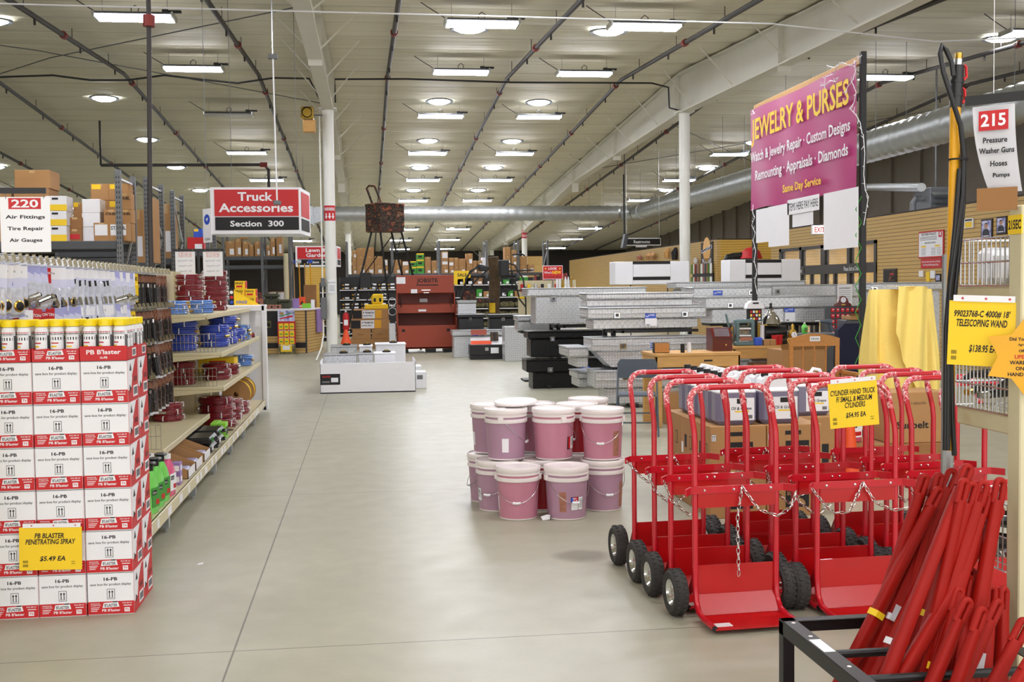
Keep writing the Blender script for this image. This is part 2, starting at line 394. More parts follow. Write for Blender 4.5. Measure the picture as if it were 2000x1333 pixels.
# slatwall partition along the shop's right side, with the entrance vestibule in it
WX, WH = 10.9, 3.05
b = MB(); b.box(WX, 34.2, 0, WX + .12, 60, WH, 'slat'); b.box(WX, 34.2, WH, WX + .14, 60, WH + .03, 'dbrown'); struct('wall_partition', b, 0)
b = MB(); b.box(WX + .12, 34.2, 0, 13.4, 34.32, WH, 'slaty'); b.box(WX + .12, 34.18, WH, 13.4, 34.32, WH + .03, 'dbrown'); struct('wall_recess', b, 0)  # darker yellow boards carry the dimmer light on this face
b = MB()
b.box(WX, 28.8, 0, WX + .12, 29.45, WH, 'slat'); b.box(WX, 23.05, 2.56, WX + .12, 28.8, WH, 'slat'); b.box(WX, 12, 0, WX + .12, 23.05, WH, 'slat')
b.box(WX - .01, 12, WH, WX + .13, 29.45, WH + .03, 'dbrown')
struct('wall_entrance', b, 0)
b = MB(); b.box(14.6, 22.65, 0, 14.7, 31, WH, 'slat'); b.box(WX + .12, 29.45, 0, 14.7, 29.55, WH, 'slat'); b.box(WX + .12, 22.65, 0, 14.6, 22.75, WH, 'slat')
struct('wall_vestibule', b, 0)
b = MB(); b.box(WX + .22, 22.65, WH - .05, 14.7, 29.55, WH + .04, 'white'); struct('ceiling_vestibule', b, 0)
b = MB()
for y0, y1 in ((23.05, 23.17), (24.4, 24.55), (25.8, 26.05), (27.25, 27.4), (28.65, 28.8)): b.box(WX - .02, y0, 0, WX + .1, y1, 2.56, 'dusk')
b.box(WX - .03, 23.05, 1.86, WX + .11, 28.8, 2.08, 'dusk'); b.box(WX - .02, 23.05, 2.48, WX + .1, 28.8, 2.56, 'dusk')
for yy in (23.75, 25.25, 26.65, 28.05): b.box(WX - .01, yy, 0, WX + .08, yy + .08, 1.86, 'dusk')
o = struct('door_1', b, 0)
g = MB(); g.box(WX + .04, 23.15, 0, WX + .05, 28.75, 2.5, 'glass'); q = g.build('pane', o, smooth=0)
for yy in (27.65, 24.15):
    g = MB(); g.box(WX - .045, yy - .62, 1.9, WX - .03, yy + .62, 2.03, 'dusk'); g.text('Please Exit at Checkout', (WX - .047, yy, 1.965), .1, 'white', (0, -1, 0), (0, 0, 1), w=1.0, bold=.01)
    q = g.build('door_header_sign', smooth=0)
    tag(q, 'white lettered bronze strip over the glass doors, ' + ('farther' if yy > 26.65 else 'nearer') + ' of two', 'sign')
g = MB(); g.box(14.3, 23.05, .4, 14.5, 27.25, 1.15, 'grass')
for i in range(240):
    px, py = random.uniform(14.22, 14.5), random.uniform(23.05, 27.25); h = random.uniform(.12, .24)
    g.tube([(px, py, 1.1), (px + random.uniform(-.05, .05), py + random.uniform(-.05, .05), 1.1 + h)], [.012, .003], 'grass', 4)
tag(g.build('hedge', smooth=0), 'long green leafy planter inside the glass entrance', 'plant')
g = MB(); g.box(12.6, 24.85, WH - .13, 12.9, 27.85, WH - .05, 'white'); q = g.build('ceiling_lamp')
tag(q, 'long white ceiling light inside the glass entrance', 'lamp')
h = MB(); h.box(12.62, 24.9, WH - .16, 12.88, 27.8, WH - .13, emis('vestibule_tube', (255, 250, 240), 60)); h.build('diffuser', q, smooth=0)
# far slatwall panels on the back wall
b = MB(); b.box(8.2, 59.9, .3, 9.5, 60, 3.3, 'slat'); struct('wall_panel', b, 0)
b = MB(); b.box(-2.6, 50, 0, -1.55, 50.1, 2.75, 'slaty'); struct('wall_panel.001', b, 0)
# rigid frames along the aisle, on round columns
def frame(X, name):
    b = MB(); top, bot = [], []
    for i in range(-28, 49):
        yy = RIDGE + i
        d = abs(((yy - RIDGE + 13.8) % 27.6) - 13.8) / 13.8              # 0 at a column, 1 midway
        top.append((yy, zc(yy) - .1)); bot.append((yy, zc(yy) - 1.02 + .42 * d))
    b.prism(top + bot[::-1], X - .012, X + .012, 'beam', 'x')
    for pl, dz in ((bot, -.02), (top, -.01)):
        vs, fs = [], []
        for (yy, z) in pl: vs += [(X - .13, yy, z + dz), (X + .13, yy, z + dz), (X + .13, yy, z + dz + .03), (X - .13, yy, z + dz + .03)]
        for i in range(len(pl) - 1):
            for j in range(4): fs.append((4 * i + j, 4 * i + (j + 1) % 4, 4 * i + 4 + (j + 1) % 4, 4 * i + 4 + j))
        b.add(vs, fs, 'beam')
    for i in range(-4, 8):
        yy = RIDGE + i * 6.9 + .4
        b.box(X - .12, yy - .01, zc(yy) - .95, X + .12, yy + .01, zc(yy) - .1, 'beam')
    for i in range(-12, 17):
        yy = RIDGE + i * 3.0 - .7; d = abs(((yy - RIDGE + 13.8) % 27.6) - 13.8) / 13.8; zb = zc(yy) - 1.0 + .42 * d
        for s in (-1, 1): b.tube([(X + s * .05, yy, zb + .06), (X + s * .75, yy, zc(yy) - .06)], .018, 'beam', 4)
    struct(name, b)
for i, X in enumerate((-.8, 7.62, -13.5)): frame(X, 'beam' + ('' if not i else '.%03d' % i))
def column(X, Y, nm):
    b = MB(); zt = zc(Y) - 1.04
    b.cyl((X, Y, 0), (X, Y, zt), .128, 'colp', 28); b.box(X - .2, Y - .2, zt, X + .2, Y + .2, zt + .03, 'colp'); b.box(X - .22, Y - .22, 0, X + .22, Y + .22, .03, 'colp')
    struct(nm, b)
for i, (X, Y) in enumerate(((-.8, RIDGE), (7.62, RIDGE), (-.8, 54), (7.62, 54))): column(X, Y, 'column' + ('' if not i else '.%03d' % i))
def fire_band(X, Y, z, h, lab):
    b = MB(); b.lathe([(.131, z), (.131, z + h)], 'redp', (X, Y, 0), 28)
    b.lathe([(.132, z + h), (.132, z + h + .02)], 'white', (X, Y, 0), 28); b.lathe([(.132, z - .02), (.132, z)], 'white', (X, Y, 0), 28)
    for a in (-125, -90, -55):
        ca, sa = math.cos(math.radians(a)), math.sin(math.radians(a)); c = (X + .134 * ca, Y + .134 * sa, z + h * .76)
        b.text('FIRE', c, .07, 'white', (-sa, ca, 0), (0, 0, 1), bold=.02, capw=.1)
        ux, o = Vector((-sa, ca, 0)), Vector((X + .134 * ca, Y + .134 * sa, z + h * .3))
        b.quad([o + ux * -.035, o + Vector((0, 0, -.07)), o + ux * .035], 'white'); b.quad([o + ux * -.015, o + ux * .015, o + ux * .015 + Vector((0, 0, .07)), o + ux * -.015 + Vector((0, 0, .07))], 'white')
    tag(b.build('fire_sign'), lab, 'sign')
z0 = at(650, 432, RIDGE).z
fire_band(-.8, RIDGE, z0, .35, 'red and white fire band on the white column behind the low white box')
fire_band(7.62, 54, 4.0, .4, 'small red fire band on the far white column beside the hunting stands')
# conduit, boxes and horn speaker on the near column
b = MB(); X, Y = -.99, RIDGE - .1
b.tube([(X, Y, .6), (X, Y, 5.6)], .018, 'colp', 8); b.tube([(X, Y, .6), (X - .05, Y - .15, .3), (X - .16, Y - .5, .03)], .018, 'colp', 8)
b.box(X - .05, Y - .1, .95, X + .07, Y + .03, 1.45, 'grey', .01); b.box(X - .04, Y - .09, 1.7, X + .06, Y + .02, 1.9, 'grey', .01)
tag(b.build('conduit'), 'white electrical conduit with grey boxes running down the white column', 'conduit')
b = MB(); b.box(-.86, RIDGE - .145, 1.55, -.7, RIDGE - .125, 1.85, 'paper'); b.text('NOTICE', (-.78, RIDGE - .147, 1.79), .03, 'ink')
for i in range(5): b.box(-.84, RIDGE - .147, 1.6 + i * .03, -.72, RIDGE - .146, 1.608 + i * .03, 'grey')
tag(b.build('paper_notice'), 'small white paper notice stuck to the white column', 'notice')
t = thing('horn_speaker', 'weathered yellow horn loudspeaker hung beside the top of the white column', 'speaker', at(600, 228, RIDGE - .6))
b = MB(); b.box(-.14, -.05, -.05, .14, .3, .22, 'brass', .02); b.box(-.1, 0, -.34, .18, .2, -.06, 'pine', .02); b.build('horn_body', t)
b = MB(); b.lathe([(.02, .12), (.05, .08), (.12, -.06)], 'blackp', (0, -.04, .09), 20, 'y'); b.build('horn_mouth', t)
b = MB(); b.cyl((.1, .1, .05), (.34, .1, .05), .02, 'grey', 8); b.build('bracket', t)
# ================================================================ ceiling services
FIT = {}
for nm, args in (('pipe_coupling', ((0, -.07, 0), (0, .07, 0), .068, 'pipered', 10)), ('sprinkler_head', ((0, 0, -.14), (0, 0, 0), .02, 'pipe', 6)), ('hanger_rod', ((0, 0, 0), (0, 0, .27), .008, 'pipe', 4))):
    b = MB(); b.cyl(*args); o = b.build(nm); FIT[nm] = o.data.name; bpy.data.objects.remove(o)
k = 0
for X in (-11.1, -8.25, -5.3, -2.33, .58, 3.36, 6.09, 8.9, 12.6, 14.9):
    t = thing('sprinkler_pipe', 'dark ceiling sprinkler pipe, %s from the shelving side' % ORD[k], 'pipe', (X, RIDGE, 0), group='sprinkler pipes under the roof'); k += 1
    dz = .27
    b = MB(); b.tube([(0, -24, zc(RIDGE - 24) - dz), (0, 0, zc(RIDGE) - dz), (0, 48, zc(RIDGE + 48) - dz)], .045, 'pipe', 10); b.build('pipe', t)
    for i in range(-5, 11):
        yy = i * 3.0 + (X * 7 % 2); z = zc(RIDGE + yy) - dz
        for cond, nm, loc in ((i % 2 == 0, 'pipe_coupling', (0, yy, z)), (1, 'sprinkler_head', (0, yy + 1.2, zc(RIDGE + yy + 1.2) - dz)), (1, 'hanger_rod', (0, yy + .6, zc(RIDGE + yy + .6) - dz))):
            if not cond: continue
            c = bpy.data.objects.new(nm, bpy.data.meshes[FIT[nm]]); COL.objects.link(c); c.parent = t; c.location = loc
b = MB(); z = zc(RIDGE) - .36
pts = [(-14 + i * .8, RIDGE - .1, z + .05 * math.sin(i * 1.7) - .03 * (i % 3)) for i in range(17)] + [(-.95, RIDGE - .1, z - .5)]
b.tube(pts, .022, 'black', 6)
tag(b.build('roof_cable'), 'black cable bundle strung along the roof ridge past the shelving', 'cable')
b = MB(); b.tube([(-.62, RIDGE - .12, 5.9), (-.62, RIDGE - .12, z), (1, RIDGE - .1, z + .03), (3.4, RIDGE - .1, z - .02), (6.8, RIDGE - .1, z), (7.2, RIDGE - .12, z - .1), (7.22, RIDGE - .12, 5.85), (7.5, RIDGE - .12, 5.78)], .022, 'black', 6)
tag(b.build('roof_cable'), 'black cable bundle strung along the roof ridge between two white columns', 'cable')
# black drop pipe at the left and the sprinkler branch behind the big red sign
b = MB(); b.tube([at(291, 40, 10), at(293, 420, 10.0), (at(293, 420, 10).x, 10, 1.84)], .02, 'pipe', 10); b.cyl(at(291, 30, 10), at(291, 52, 10), .05, 'pipered', 10)
p = at(291, 40, 10); b.tube([(p.x, 10, zc(10) - .06), p], .02, 'pipe', 10)
tag(b.build('drop_pipe'), 'dark vertical drop pipe in front of the steel racks', 'pipe')
b = MB(); q0, q1 = at(197, 323, 33), at(515, 322, 33); b.tube([q0, q1, q1 + Vector((.1, .4, -.1)), q1 + Vector((.1, .4, -1.0))], .045, 'pipe', 8); b.tube([q0, (q0.x, q0.y, zc(33))], .03, 'pipe', 6)
b.cyl(q1 - Vector((.1, 0, 0)), q1 + Vector((.1, 0, 0)), .07, 'pipered', 8)
tag(b.build('branch_pipe'), 'dark horizontal branch pipe hanging above the racks by the big red sign', 'pipe')
b = MB(); q0 = at(1218, 290, 42.4); b.tube([(q0.x, 42.4, zc(42.4) - .03), (q0.x, 42.4, at(1217, 470, 42.4).z)], .035, 'black', 8)
tag(b.build('drop_pole'), 'thin black drop pole beside the small black restroom sign', 'pole')
# linear lamps
def lamp_proto():
    t = thing('ceiling_lamp', 'lit', 'lamp', (0, 0, 0))
    b = MB(); b.box(-.6, -.2, 0, .6, .2, .05, 'dgrey', .015)
    for s in (-1, 1): b.box(s * .6 - .02, -.21, -.03, s * .6 + .02, .21, .055, 'steel', .005)
    b.build('lamp_housing', t)
    b = MB(); b.prism([(-.2, 0), (.2, 0), (.17, -.035), (-.17, -.035)], -.58, .58, 'lamp', 'x'); b.build('diffuser', t, smooth=0)
    b = MB(); b.box(.42, -.05, .05, .52, .05, .13, 'blackp', .01); b.box(.52, -.04, .08, .72, .04, .12, 'blackp', .01); b.build('sensor', t)
    b = MB()
    for s in (-.5, .5):
        b = MB(); b.cyl((s, 0, .05), (s, 0, .33), .004, 'grey', 4); b.build('hanging_wire', t)
    b = MB()
    b.tube([(-.05, 0, .05), (-.06, 0, .14), (0, 0, .19), (.06, 0, .15), (.04, 0, .05)], .008, 'blackp', 5)
    b.tube([(-.55, 0, .05), (-.8, 0, .2), (-1.0, 0, .33)], .008, 'blackp', 5); b.build('power_cable', t)
    return t
LP = lamp_proto(); used = False
LY = [-4.1, 1.6, 7.3, 13.0, 18.7, 24.5, 30.1, 35.8, 41.4, 47.1, 52.8, 58.2, 63.9, 69.6]
ROWS = [(-15.0, 'the row over the racks'), (-3.5, 'the row over the shelving aisle'), (2.05, 'the row over the aisle'), (4.75, 'the row over the hand trucks'), (11.75, 'the row by the slatwall')]
off = None
for ri, (X, rn) in enumerate(ROWS):
    for i, Y in enumerate(LY):
        lab = 'lit white linear ceiling lamp, %s from the front in %s' % (ORD[i], rn)
        if ri == 0 and Y < 47: continue
        loc = (X + .08 * math.sin(i * 2.3 + ri), Y, zc(Y) - .40)
        if ri == 1 and Y == 30.1:                         # the one lamp that is out
            o = dup(LP, loc, 0, 'unlit dark linear ceiling lamp over the shelving aisle', 'linear ceiling lamps')
            for c in o.children:
                if c.name.startswith('diffuser'):
                    c.data = c.data.copy(); c.data.materials[0] = M['lampoff']
            continue
        if not used: o = LP; o.location = loc; o['label'] = lab; o['group'] = 'linear ceiling lamps'; used = True; dup.__defaults__; KIDS.setdefault(LP.name, [(c, list(c.children)) for c in LP.children])
        else: dup(LP, loc, 0, lab, 'linear ceiling lamps')
t0 = None
for ri, (X, rn) in enumerate(((-12.5, 'the racks'), (-6.5, 'the shelving'), (2.0, 'the aisle'), (4.65, 'the hand trucks'), (12.6, 'the slatwall'))):
    for i, Y in enumerate((15.5, 21.2, 29.9, 35.5, 40.7, 46.4, 52, 55.5, 61)):
        lab = 'round bright skylight, %s from the front in the line above %s' % (ORD[i], rn); loc = (X, Y, zc(Y) - .07)
        tilt = (math.atan(SL) * (1 if Y < RIDGE else -1), 0, 0)
        if t0 is None:
            t0 = thing('ceiling_skylight', lab, 'skylight', loc, group='round skylights'); t0.rotation_euler = tilt
            b = MB(); b.lathe([(.27, .01), (.36, -.005), (.36, .03)], 'grey', n=32); b.build('trim_ring', t0)
            b = MB(); b.lathe([(.28, 0), (.2, -.035), (.1, -.05), (.001, -.055)], 'sky', n=32); b.build('lens', t0)
        else: dup(t0, loc, tilt, lab, 'round skylights')
# spiral duct: across the shop, then along its right side towards the camera
def duct(pts, r, lab, rr=.02):
    b = MB(); P = []; pts = [Vector(p) for p in pts]; rs = []
    for a, c in zip(pts, pts[1:]):
        n = max(2, int((c - a).length / .11))
        for i in range(n): P.append(a.lerp(c, i / n)); rs.append(r + (rr if len(P) % 3 == 0 else 0))
    P.append(pts[-1]); rs.append(r); b.tube(P, rs, 'duct', 24)
    t = thing('spiral_duct', lab, 'duct'); b.build('duct_shell', t)
    s = MB()
    for q in P[6::44]: s.cyl(q + Vector((r + .01, 0, 0)), (q.x + r + .01, q.y, zc(q.y) - .1), .005, 'grey', 4); s.cyl(q - Vector((r + .01, 0, 0)), (q.x - r - .01, q.y, zc(q.y) - .1), .005, 'grey', 4)
    s.build('hanger_rod', t)
zd = 4.47
duct([(-1.53, 43, zd), (6.2, 43, zd), (9.9, 43, zd), (10.35, 42.6, zd), (10.45, 42, zd)], .28, 'silver spiral duct hanging across the shop behind the camouflage tower')
duct([(10.45, 41.6, zd), (10.45, 30, zd), (10.45, 14, zd)], .31, 'silver spiral duct running overhead along the slatwall')
b = MB(); b.box(-3.2, 42.5, 4.05, -1.9, 43.5, 4.75, 'galv', .02); b.prism([(-1.9, 4.1), (-1.9, 4.7), (-1.55, 4.72), (-1.55, 4.2)], 42.6, 43.4, 'galv')
tag(b.build('air_box'), 'square grey metal air box at the end of the spiral duct', 'air box')
b = MB(); b.tube([at(1690, 366, X=14.5), at(1800, 366, 24.5)], .1, 'duct', 14); tag(b.build('flue_pipe'), 'thin grey horizontal flue above the entrance', 'flue')
t = thing('unit_heater', 'grey louvred unit heater above the slatwall by the policy sign', 'heater', at(1836, 392, 25.0))
b = MB(); b.box(-.35, -.2, -.3, .35, .6, .3, 'grey', .02); b.build('heater_case', t)
b = MB()
for i in range(4): b.prism([(-.21, -.22 + i * .13), (-.32, -.28 + i * .13), (-.31, -.27 + i * .13), (-.2, -.2 + i * .13)], -.33, .2, 'galv', 'x')
b.build('louvre', t)
b = MB(); b.tube([(-.35, .1, .05), (-.55, .1, .05), (-.62, .1, -.05), (-.62, .1, -.3)], .07, 'grey', 10); b.cyl((0, .2, .3), (0, .2, zc(25) - .05 - t.location.z), .02, 'grey', 6); b.build('elbow_pipe', t)
b = MB(); q0, q1 = at(1728, 300, 27), at(1728, 418, 27); q1.z = WH + .04; q0.x = q1.x = WX + .06; b.tube([q0 + Vector((2.6, 1, .25)), q0 + Vector((.15, 0, .03)), q0, q1], .07, 'pipe', 10); b.cyl(q1, q1 + Vector((0, 0, .12)), .1, 'pipered', 10); b.cyl(q0 - Vector((0, 0, .1)), q0 + Vector((0, 0, .08)), .1, 'pipered', 10)
tag(b.build('riser_pipe'), 'black sprinkler riser with red fittings above the slatwall', 'pipe')
for i, (a, c) in enumerate((((-12, 18, 0), (-1, 30, 0)), ((-1, 19, 0), (-12, 31, 0)), ((8, 31, 0), (16, 42, 0)), ((16, 30, 0), (8, 41, 0)))):
    b = MB(); b.tube([(a[0], a[1], zc(a[1]) - .12), ((a[0] + c[0]) / 2, (a[1] + c[1]) / 2, zc((a[1] + c[1]) / 2) - .14), (c[0], c[1], zc(c[1]) - .12)], .012, 'grey', 5)
    tag(b.build('brace_rod'), 'thin diagonal roof brace rod %s' % ('over the racks, leaning away from the aisle', 'over the racks, leaning toward the aisle', 'by the slatwall, leaning away from the aisle', 'by the slatwall, leaning toward the aisle')[i], 'rod')
b = MB(); b.tube([(-12, 16.2, zc(16) - .62), (-4, 16, zc(16) - .74), (2, 15.9, zc(16) - .8), (6, 16.2, zc(16) - .76), (9, 17, zc(16) - .8), (16, 16, zc(16) - .6)], .012, 'jugw', 5)
tag(b.build('white_cable'), 'long white cable sagging across the whole ceiling at the front', 'cable')
# ================================================================ spray carton stack
BW, BD, BH = .2265, .245, .2135
def arrows(b, cx, cy, z, s=1.0):
    b.box(cx - .019 * s, cy - .0004, z - .026 * s, cx + .019 * s, cy + .001, z + .026 * s, 'ink'); b.box(cx - .017 * s, cy - .0008, z - .024 * s, cx + .017 * s, cy, z + .024 * s, 'white')
    for d in (-.007, .007):
        b.box(cx + (d - .002) * s, cy - .0012, z - .016 * s, cx + (d + .002) * s, cy, z + .012 * s, 'ink')
        b.prism([(cx + (d - .006) * s, z + .009 * s), (cx + (d + .006) * s, z + .009 * s), (cx + d * s, z + .02 * s)], cy - .0013, cy, 'ink')
    b.box(cx - .013 * s, cy - .0012, z - .019 * s, cx + .013 * s, cy, z - .017 * s, 'ink')
def red_band(b, y, z0, z1, w):
    b.box(-w / 2, y - .0012, z0, w / 2, y, z1, 'redp'); q = y - .0016; h = z1 - z0
    b.prism([(-.042, z0 + h * .5), (-.036, z0 + h * .9), (.034, z0 + h * .94), (.04, z0 + h * .55)], q - .0004, q, 'white')
    b.text("B'LASTER", (-.001, q - .0008, z0 + h * .7), .0155, 'ink', w=.062, bold=.02)
    b.text("PB B'laster", (0, q, z0 + h * .3), .014, 'white', w=.088, bold=.02)
    b.text('PENETRATES', (-.076, q, z0 + h * .84), .006, 'white', w=.044, bold=.01); b.text('& LUBRICATES', (-.074, q, z0 + h * .7), .006, 'white', w=.048, bold=.01)
    for i in range(3): b.box(-.098, q, z0 + h * (.5 - i * .13), -.056 - .006 * i, q + .0003, z0 + h * (.55 - i * .13), 'white')
    b.text('PICK ME UP', (.078, q, z0 + h * .84), .007, 'white', w=.046, bold=.01)
    b.box(.06, q, z0 + h * .62, .1, q + .0003, z0 + h * .68, 'white'); b.box(.064, q - .0004, z0 + h * .14, .09, q, z0 + h * .48, 'white', .002); b.text('TV', (.077, q - .0008, z0 + h * .31), .012, 'redp', bold=.03)
def side_print(b, x, z0, h):
    X = lambda d: x + d
    b.box(x, -BD / 2 + .002, z0 + .002, X(.0012), BD / 2 - .002, z0 + h - .002, 'redp')
    b.prism([(-BD / 2 + .002, z0 + h - .002), (BD / 2 - .06, z0 + h - .002), (-BD / 2 + .02, z0 + h * .28), (-BD / 2 + .002, z0 + h * .3)], X(.0012), X(.002), 'white', 'x')
    b.prism([(-.06, z0 + h * .92), (-.035, z0 + h * .74), (-.085, z0 + h * .74)], X(.002), X(.0026), 'ink', 'x')
    b.prism([(-.085, z0 + h * .73), (-.035, z0 + h * .73), (-.025, z0 + h * .55), (-.05, z0 + h * .33), (-.09, z0 + h * .42)], X(.002), X(.0027), 'jugw', 'x')
    b.prism([(-.09, z0 + h * .42), (-.05, z0 + h * .33), (-.08, z0 + h * .22)], X(.002), X(.0027), 'ink', 'x')
    b.text("B'LASTER", (X(.003), .055, z0 + h * .52), .026, 'ink', (0, 1, 0), w=.075, bold=.02); 
    b.box(X(.0012), .0, z0 + h * .1, X(.003), .1, z0 + h * .36, 'white')
    for i in range(14): b.box(X(.003), .008 + i * .006, z0 + h * .15, X(.0034), .0105 + i * .006, z0 + h * .32, 'ink')
def pb_carton():
    t = thing('spray_carton', 'x', 'carton')
    b = MB(); w2, d2 = BW / 2 - .001, BD / 2 - .001
    b.box(-w2, -d2, 0, w2, d2, BH - .001, 'white', .002)
    b.box(-w2 + .001, -d2 - .0005, BH - .004, w2 - .001, -d2 + .01, BH - .0018, 'grey')
    b.build('carton_body', t)
    b = MB(); q = -d2 - .0008
    b.text('16-PB', (0, q, BH * .85), .0175, 'ink', w=.066, bold=.03); b.text('save box for product display', (0, q, BH * .715), .0165, 'ink', w=.198, bold=.008)
    arrows(b, 0, q, BH * .49); red_band(b, -d2, .004, BH * .315, BW - .004)
    b.lathe([(.001, 0), (.012, 0)], 'ink', (.02, -d2 - .0018, BH * .305), 12, 'y', math.pi / 2, math.pi * 1.5) if 0 else b.box(.008, -d2 - .0022, BH * .29, .03, -d2, BH * .315, 'ink')
    side_print(b, w2, 0, BH); b.build('printed_panel', t, smooth=0)
    return t
def pb_can():
    t = thing('spray_can', 'x', 'spray can')
    b = MB(); r = .0325
    b.lathe([(.001, 0), (r - .002, 0), (r, .004), (r, .125)], 'grey', n=20); b.lathe([(r, .125), (r, .152), (r - .006, .166), (.02, .17)], 'white', n=20)
    b.lathe([(r + .0004, .0), (r + .0004, .124)], 'paper', n=20, a0=math.radians(-165), a1=math.radians(-25)); b.build('can_body', t)
    b = MB(); b.lathe([(.028, .168), (.0315, .17), (.0315, .2), (.029, .203), (.001, .203)], 'ycap', n=20); b.build('spray_cap', t)
    b = MB()
    def cq(a0, a1, z0, z1, k, d=.0008): b.lathe([(r + d, z0), (r + d, z1)], k, n=5, a0=math.radians(a0), a1=math.radians(a1))
    cq(-150, -35, .102, .117, 'ink'); cq(-148, -80, .084, .09, 'redp'); cq(-150, -95, .066, .074, 'yellow'); cq(-152, -60, .05, .056, 'redp', .0007); cq(-86, -40, .022, .05, 'redp', .001); cq(-150, -95, .03, .044, 'ink', .001); cq(-165, -25, .138, .142, 'redp'); cq(-165, -25, .13, .134, 'ink')
    b.text('PB', (.016, -r * 1.06, .036), .018, 'white', (.93, .3, 0), bold=.03); b.build('can_print', t)
    return t
def pb_tray(right):
    t = thing('display_tray', 'x', 'tray'); b = MB(); w2, d2, h = BW / 2 - .001, BD / 2 - .001, .066
    b.box(-w2, -d2, 0, w2, d2, .004, 'redp'); b.box(-w2, d2 - .004, 0, w2, d2, h, 'redp')
    for s in (-1, 1): b.box(s * w2, -d2, 0, s * (w2 - .004), d2, h, 'redp')
    if right: b.box(-w2 - .003, -d2 - .006, 0, w2, -d2, h + .008, 'redp', .002)
    else: b.prism([(-w2, 0), (w2, 0), (w2, h - .004), (w2 * .3, h - .002), (w2 * .24, h - .012), (-w2 * .2, h - .012), (-w2 * .26, h), (-w2, h - .006)], -d2 - .004, -d2, 'redp')
    b.build('tray_body', t); b = MB()
    if right: b.text("PB B'laster", (0, -d2 - .0065, h * .68), .024, 'white', w=.165, bold=.02); b.text('16-PB', (0, -d2 - .0065, h * .25), .012, 'white', bold=.02)
    else: red_band(b, -d2 - .0042, .002, .06, BW - .02)
    b.box(w2, .0, .014, w2 + .001, .09, .056, 'white')
    for i in range(12): b.box(w2 + .001, .008 + i * .006, .02, w2 + .0014, .0105 + i * .006, .05, 'ink')
    b.build('printed_panel', t, smooth=0)
    return t
p0 = at(263, 1199, Z=0)
PY = p0.y + BD / 2; PXr = p0.x - BW / 2
cart, can = pb_carton(), pb_can(); first = [True, True]
COLN = ['right-hand column', 'middle column', 'left-hand column']
def put(proto, i, loc, rz, lab, grp):
    if first[i]:
        first[i] = False; proto.location = loc; proto.rotation_euler = (0, 0, rz); proto['label'] = lab; proto['group'] = grp
        KIDS.setdefault(proto.name, [(c, list(c.children)) for c in proto.children]); return proto
    return dup(proto, loc, rz, lab, grp)
for c in range(3):
    for r in range(6):
        put(cart, 0, (PXr - c * (BW + .004) + random.uniform(-.001, .001), PY + random.uniform(-.004, .0), r * BH), random.uniform(-.003, .003), 'white and red spray carton, %s from the floor, front %s' % (ORD[r], COLN[c]), 'spray cartons in the stack')
for r in range(6): put(cart, 0, (PXr + random.uniform(-.003, .003), PY + BD + .008, r * BH), random.uniform(-.003, .003), 'white and red spray carton behind the front corner, %s from the floor' % ORD[r], 'spray cartons in the stack')
zt = 6 * BH
tr, tl = pb_tray(True), pb_tray(False)
for n, (c, d) in enumerate(((0, 0), (1, 0), (2, 0), (0, 1))):
    x, y = PXr - c * (BW + .004), PY + d * (BD + .008)
    lab = ('red display tray of spray cans with big white lettering', 'torn red display tray of spray cans in the middle of the stack', 'torn red display tray of spray cans at the frame edge', 'red display tray of spray cans behind the lettered tray')[n]
    if n == 0: q = tr; q.location = (x, y, zt); q['label'] = lab; q['group'] = 'red display trays'
    elif n == 3: dup(tr, (x, y, zt), 0, lab, 'red display trays')
    elif n == 1: q = tl; q.location = (x, y, zt); q['label'] = lab; q['group'] = 'red display trays'
    else: dup(tl, (x, y, zt), 0, lab, 'red display trays')
    for j in range(3):
        for i in range(3):
            put(can, 1, (x + (i - 1) * .0725 + random.uniform(-.002, .002), y - .077 + j * .077, zt + .005), random.uniform(-.35, .35),
                'yellow capped spray can, %s across, %s row of the %s' % (('left', 'middle', 'right')[i], ('front', 'second', 'rear')[j], ('lettered red tray', 'middle torn tray', 'torn tray at the frame edge', 'tray behind the lettered one')[n]), 'yellow capped spray cans')
def price_card(name, lab, loc, rot, w, h, lines, price, small, steel=True, col='yellow'):
    """a laminated yellow price sheet: (0,0,0) is its middle, it faces -y"""
    t = thing(name, lab, 'price sign', loc); t.rotation_euler = rot
    b = MB(); b.box(-w / 2, -.001, -h / 2, w / 2, .001, h / 2, col); q = -.0016
    for (s, x, z, hh, ww) in lines: b.text(s, (x * w, q, z * h), hh * h * 1.45, 'ink', w=ww * w, bold=.03, shear=.2)
    b.text(price, (.03 * w, q, -.24 * h), .13 * h, 'ink', w=.41 * w, bold=.03, shear=.2)
    for i in range(2):
        for j in range(7): b.box(-.44 * w + j * .012 * w, q, (-.33 - i * .09) * h, (-.434 + j * .012) * w, q + .0003, (-.27 - i * .09) * h, 'ink')
    b.text(small[0], (.36 * w, q, -.31 * h), .025 * h, 'ink', bold=.02); b.text(small[1], (.36 * w, q, -.36 * h), .025 * h, 'ink', bold=.02)
    b.build('price_sheet', t, smooth=0)
    b = MB(); b.box(-w * .44, -.004, h / 2 - .002, w * .48, .004, h / 2 + .018, 'white')
    for x in (-.3, .05, .4): b.lathe([(.001, -.0046), (.004, -.0046), (.004, 0)], 'redp', (x * w, 0, h / 2 + .008), 8, 'y')
    b.build('sheet_holder', t)
    return t
pc = at(99, 1072, PY - BD / 2 - .03)
price_card('price_sign', 'yellow penetrating spray price sheet hung on the white and red cartons', pc, (0, math.radians(1.2), 0), .298, .215,
           [('PB BLASTER', -.02, .3, .085, .47), ('PENETRATING SPRAY', -.0, .16, .085, .8)], '$5.49 EA', ('ASC #', '70107'))
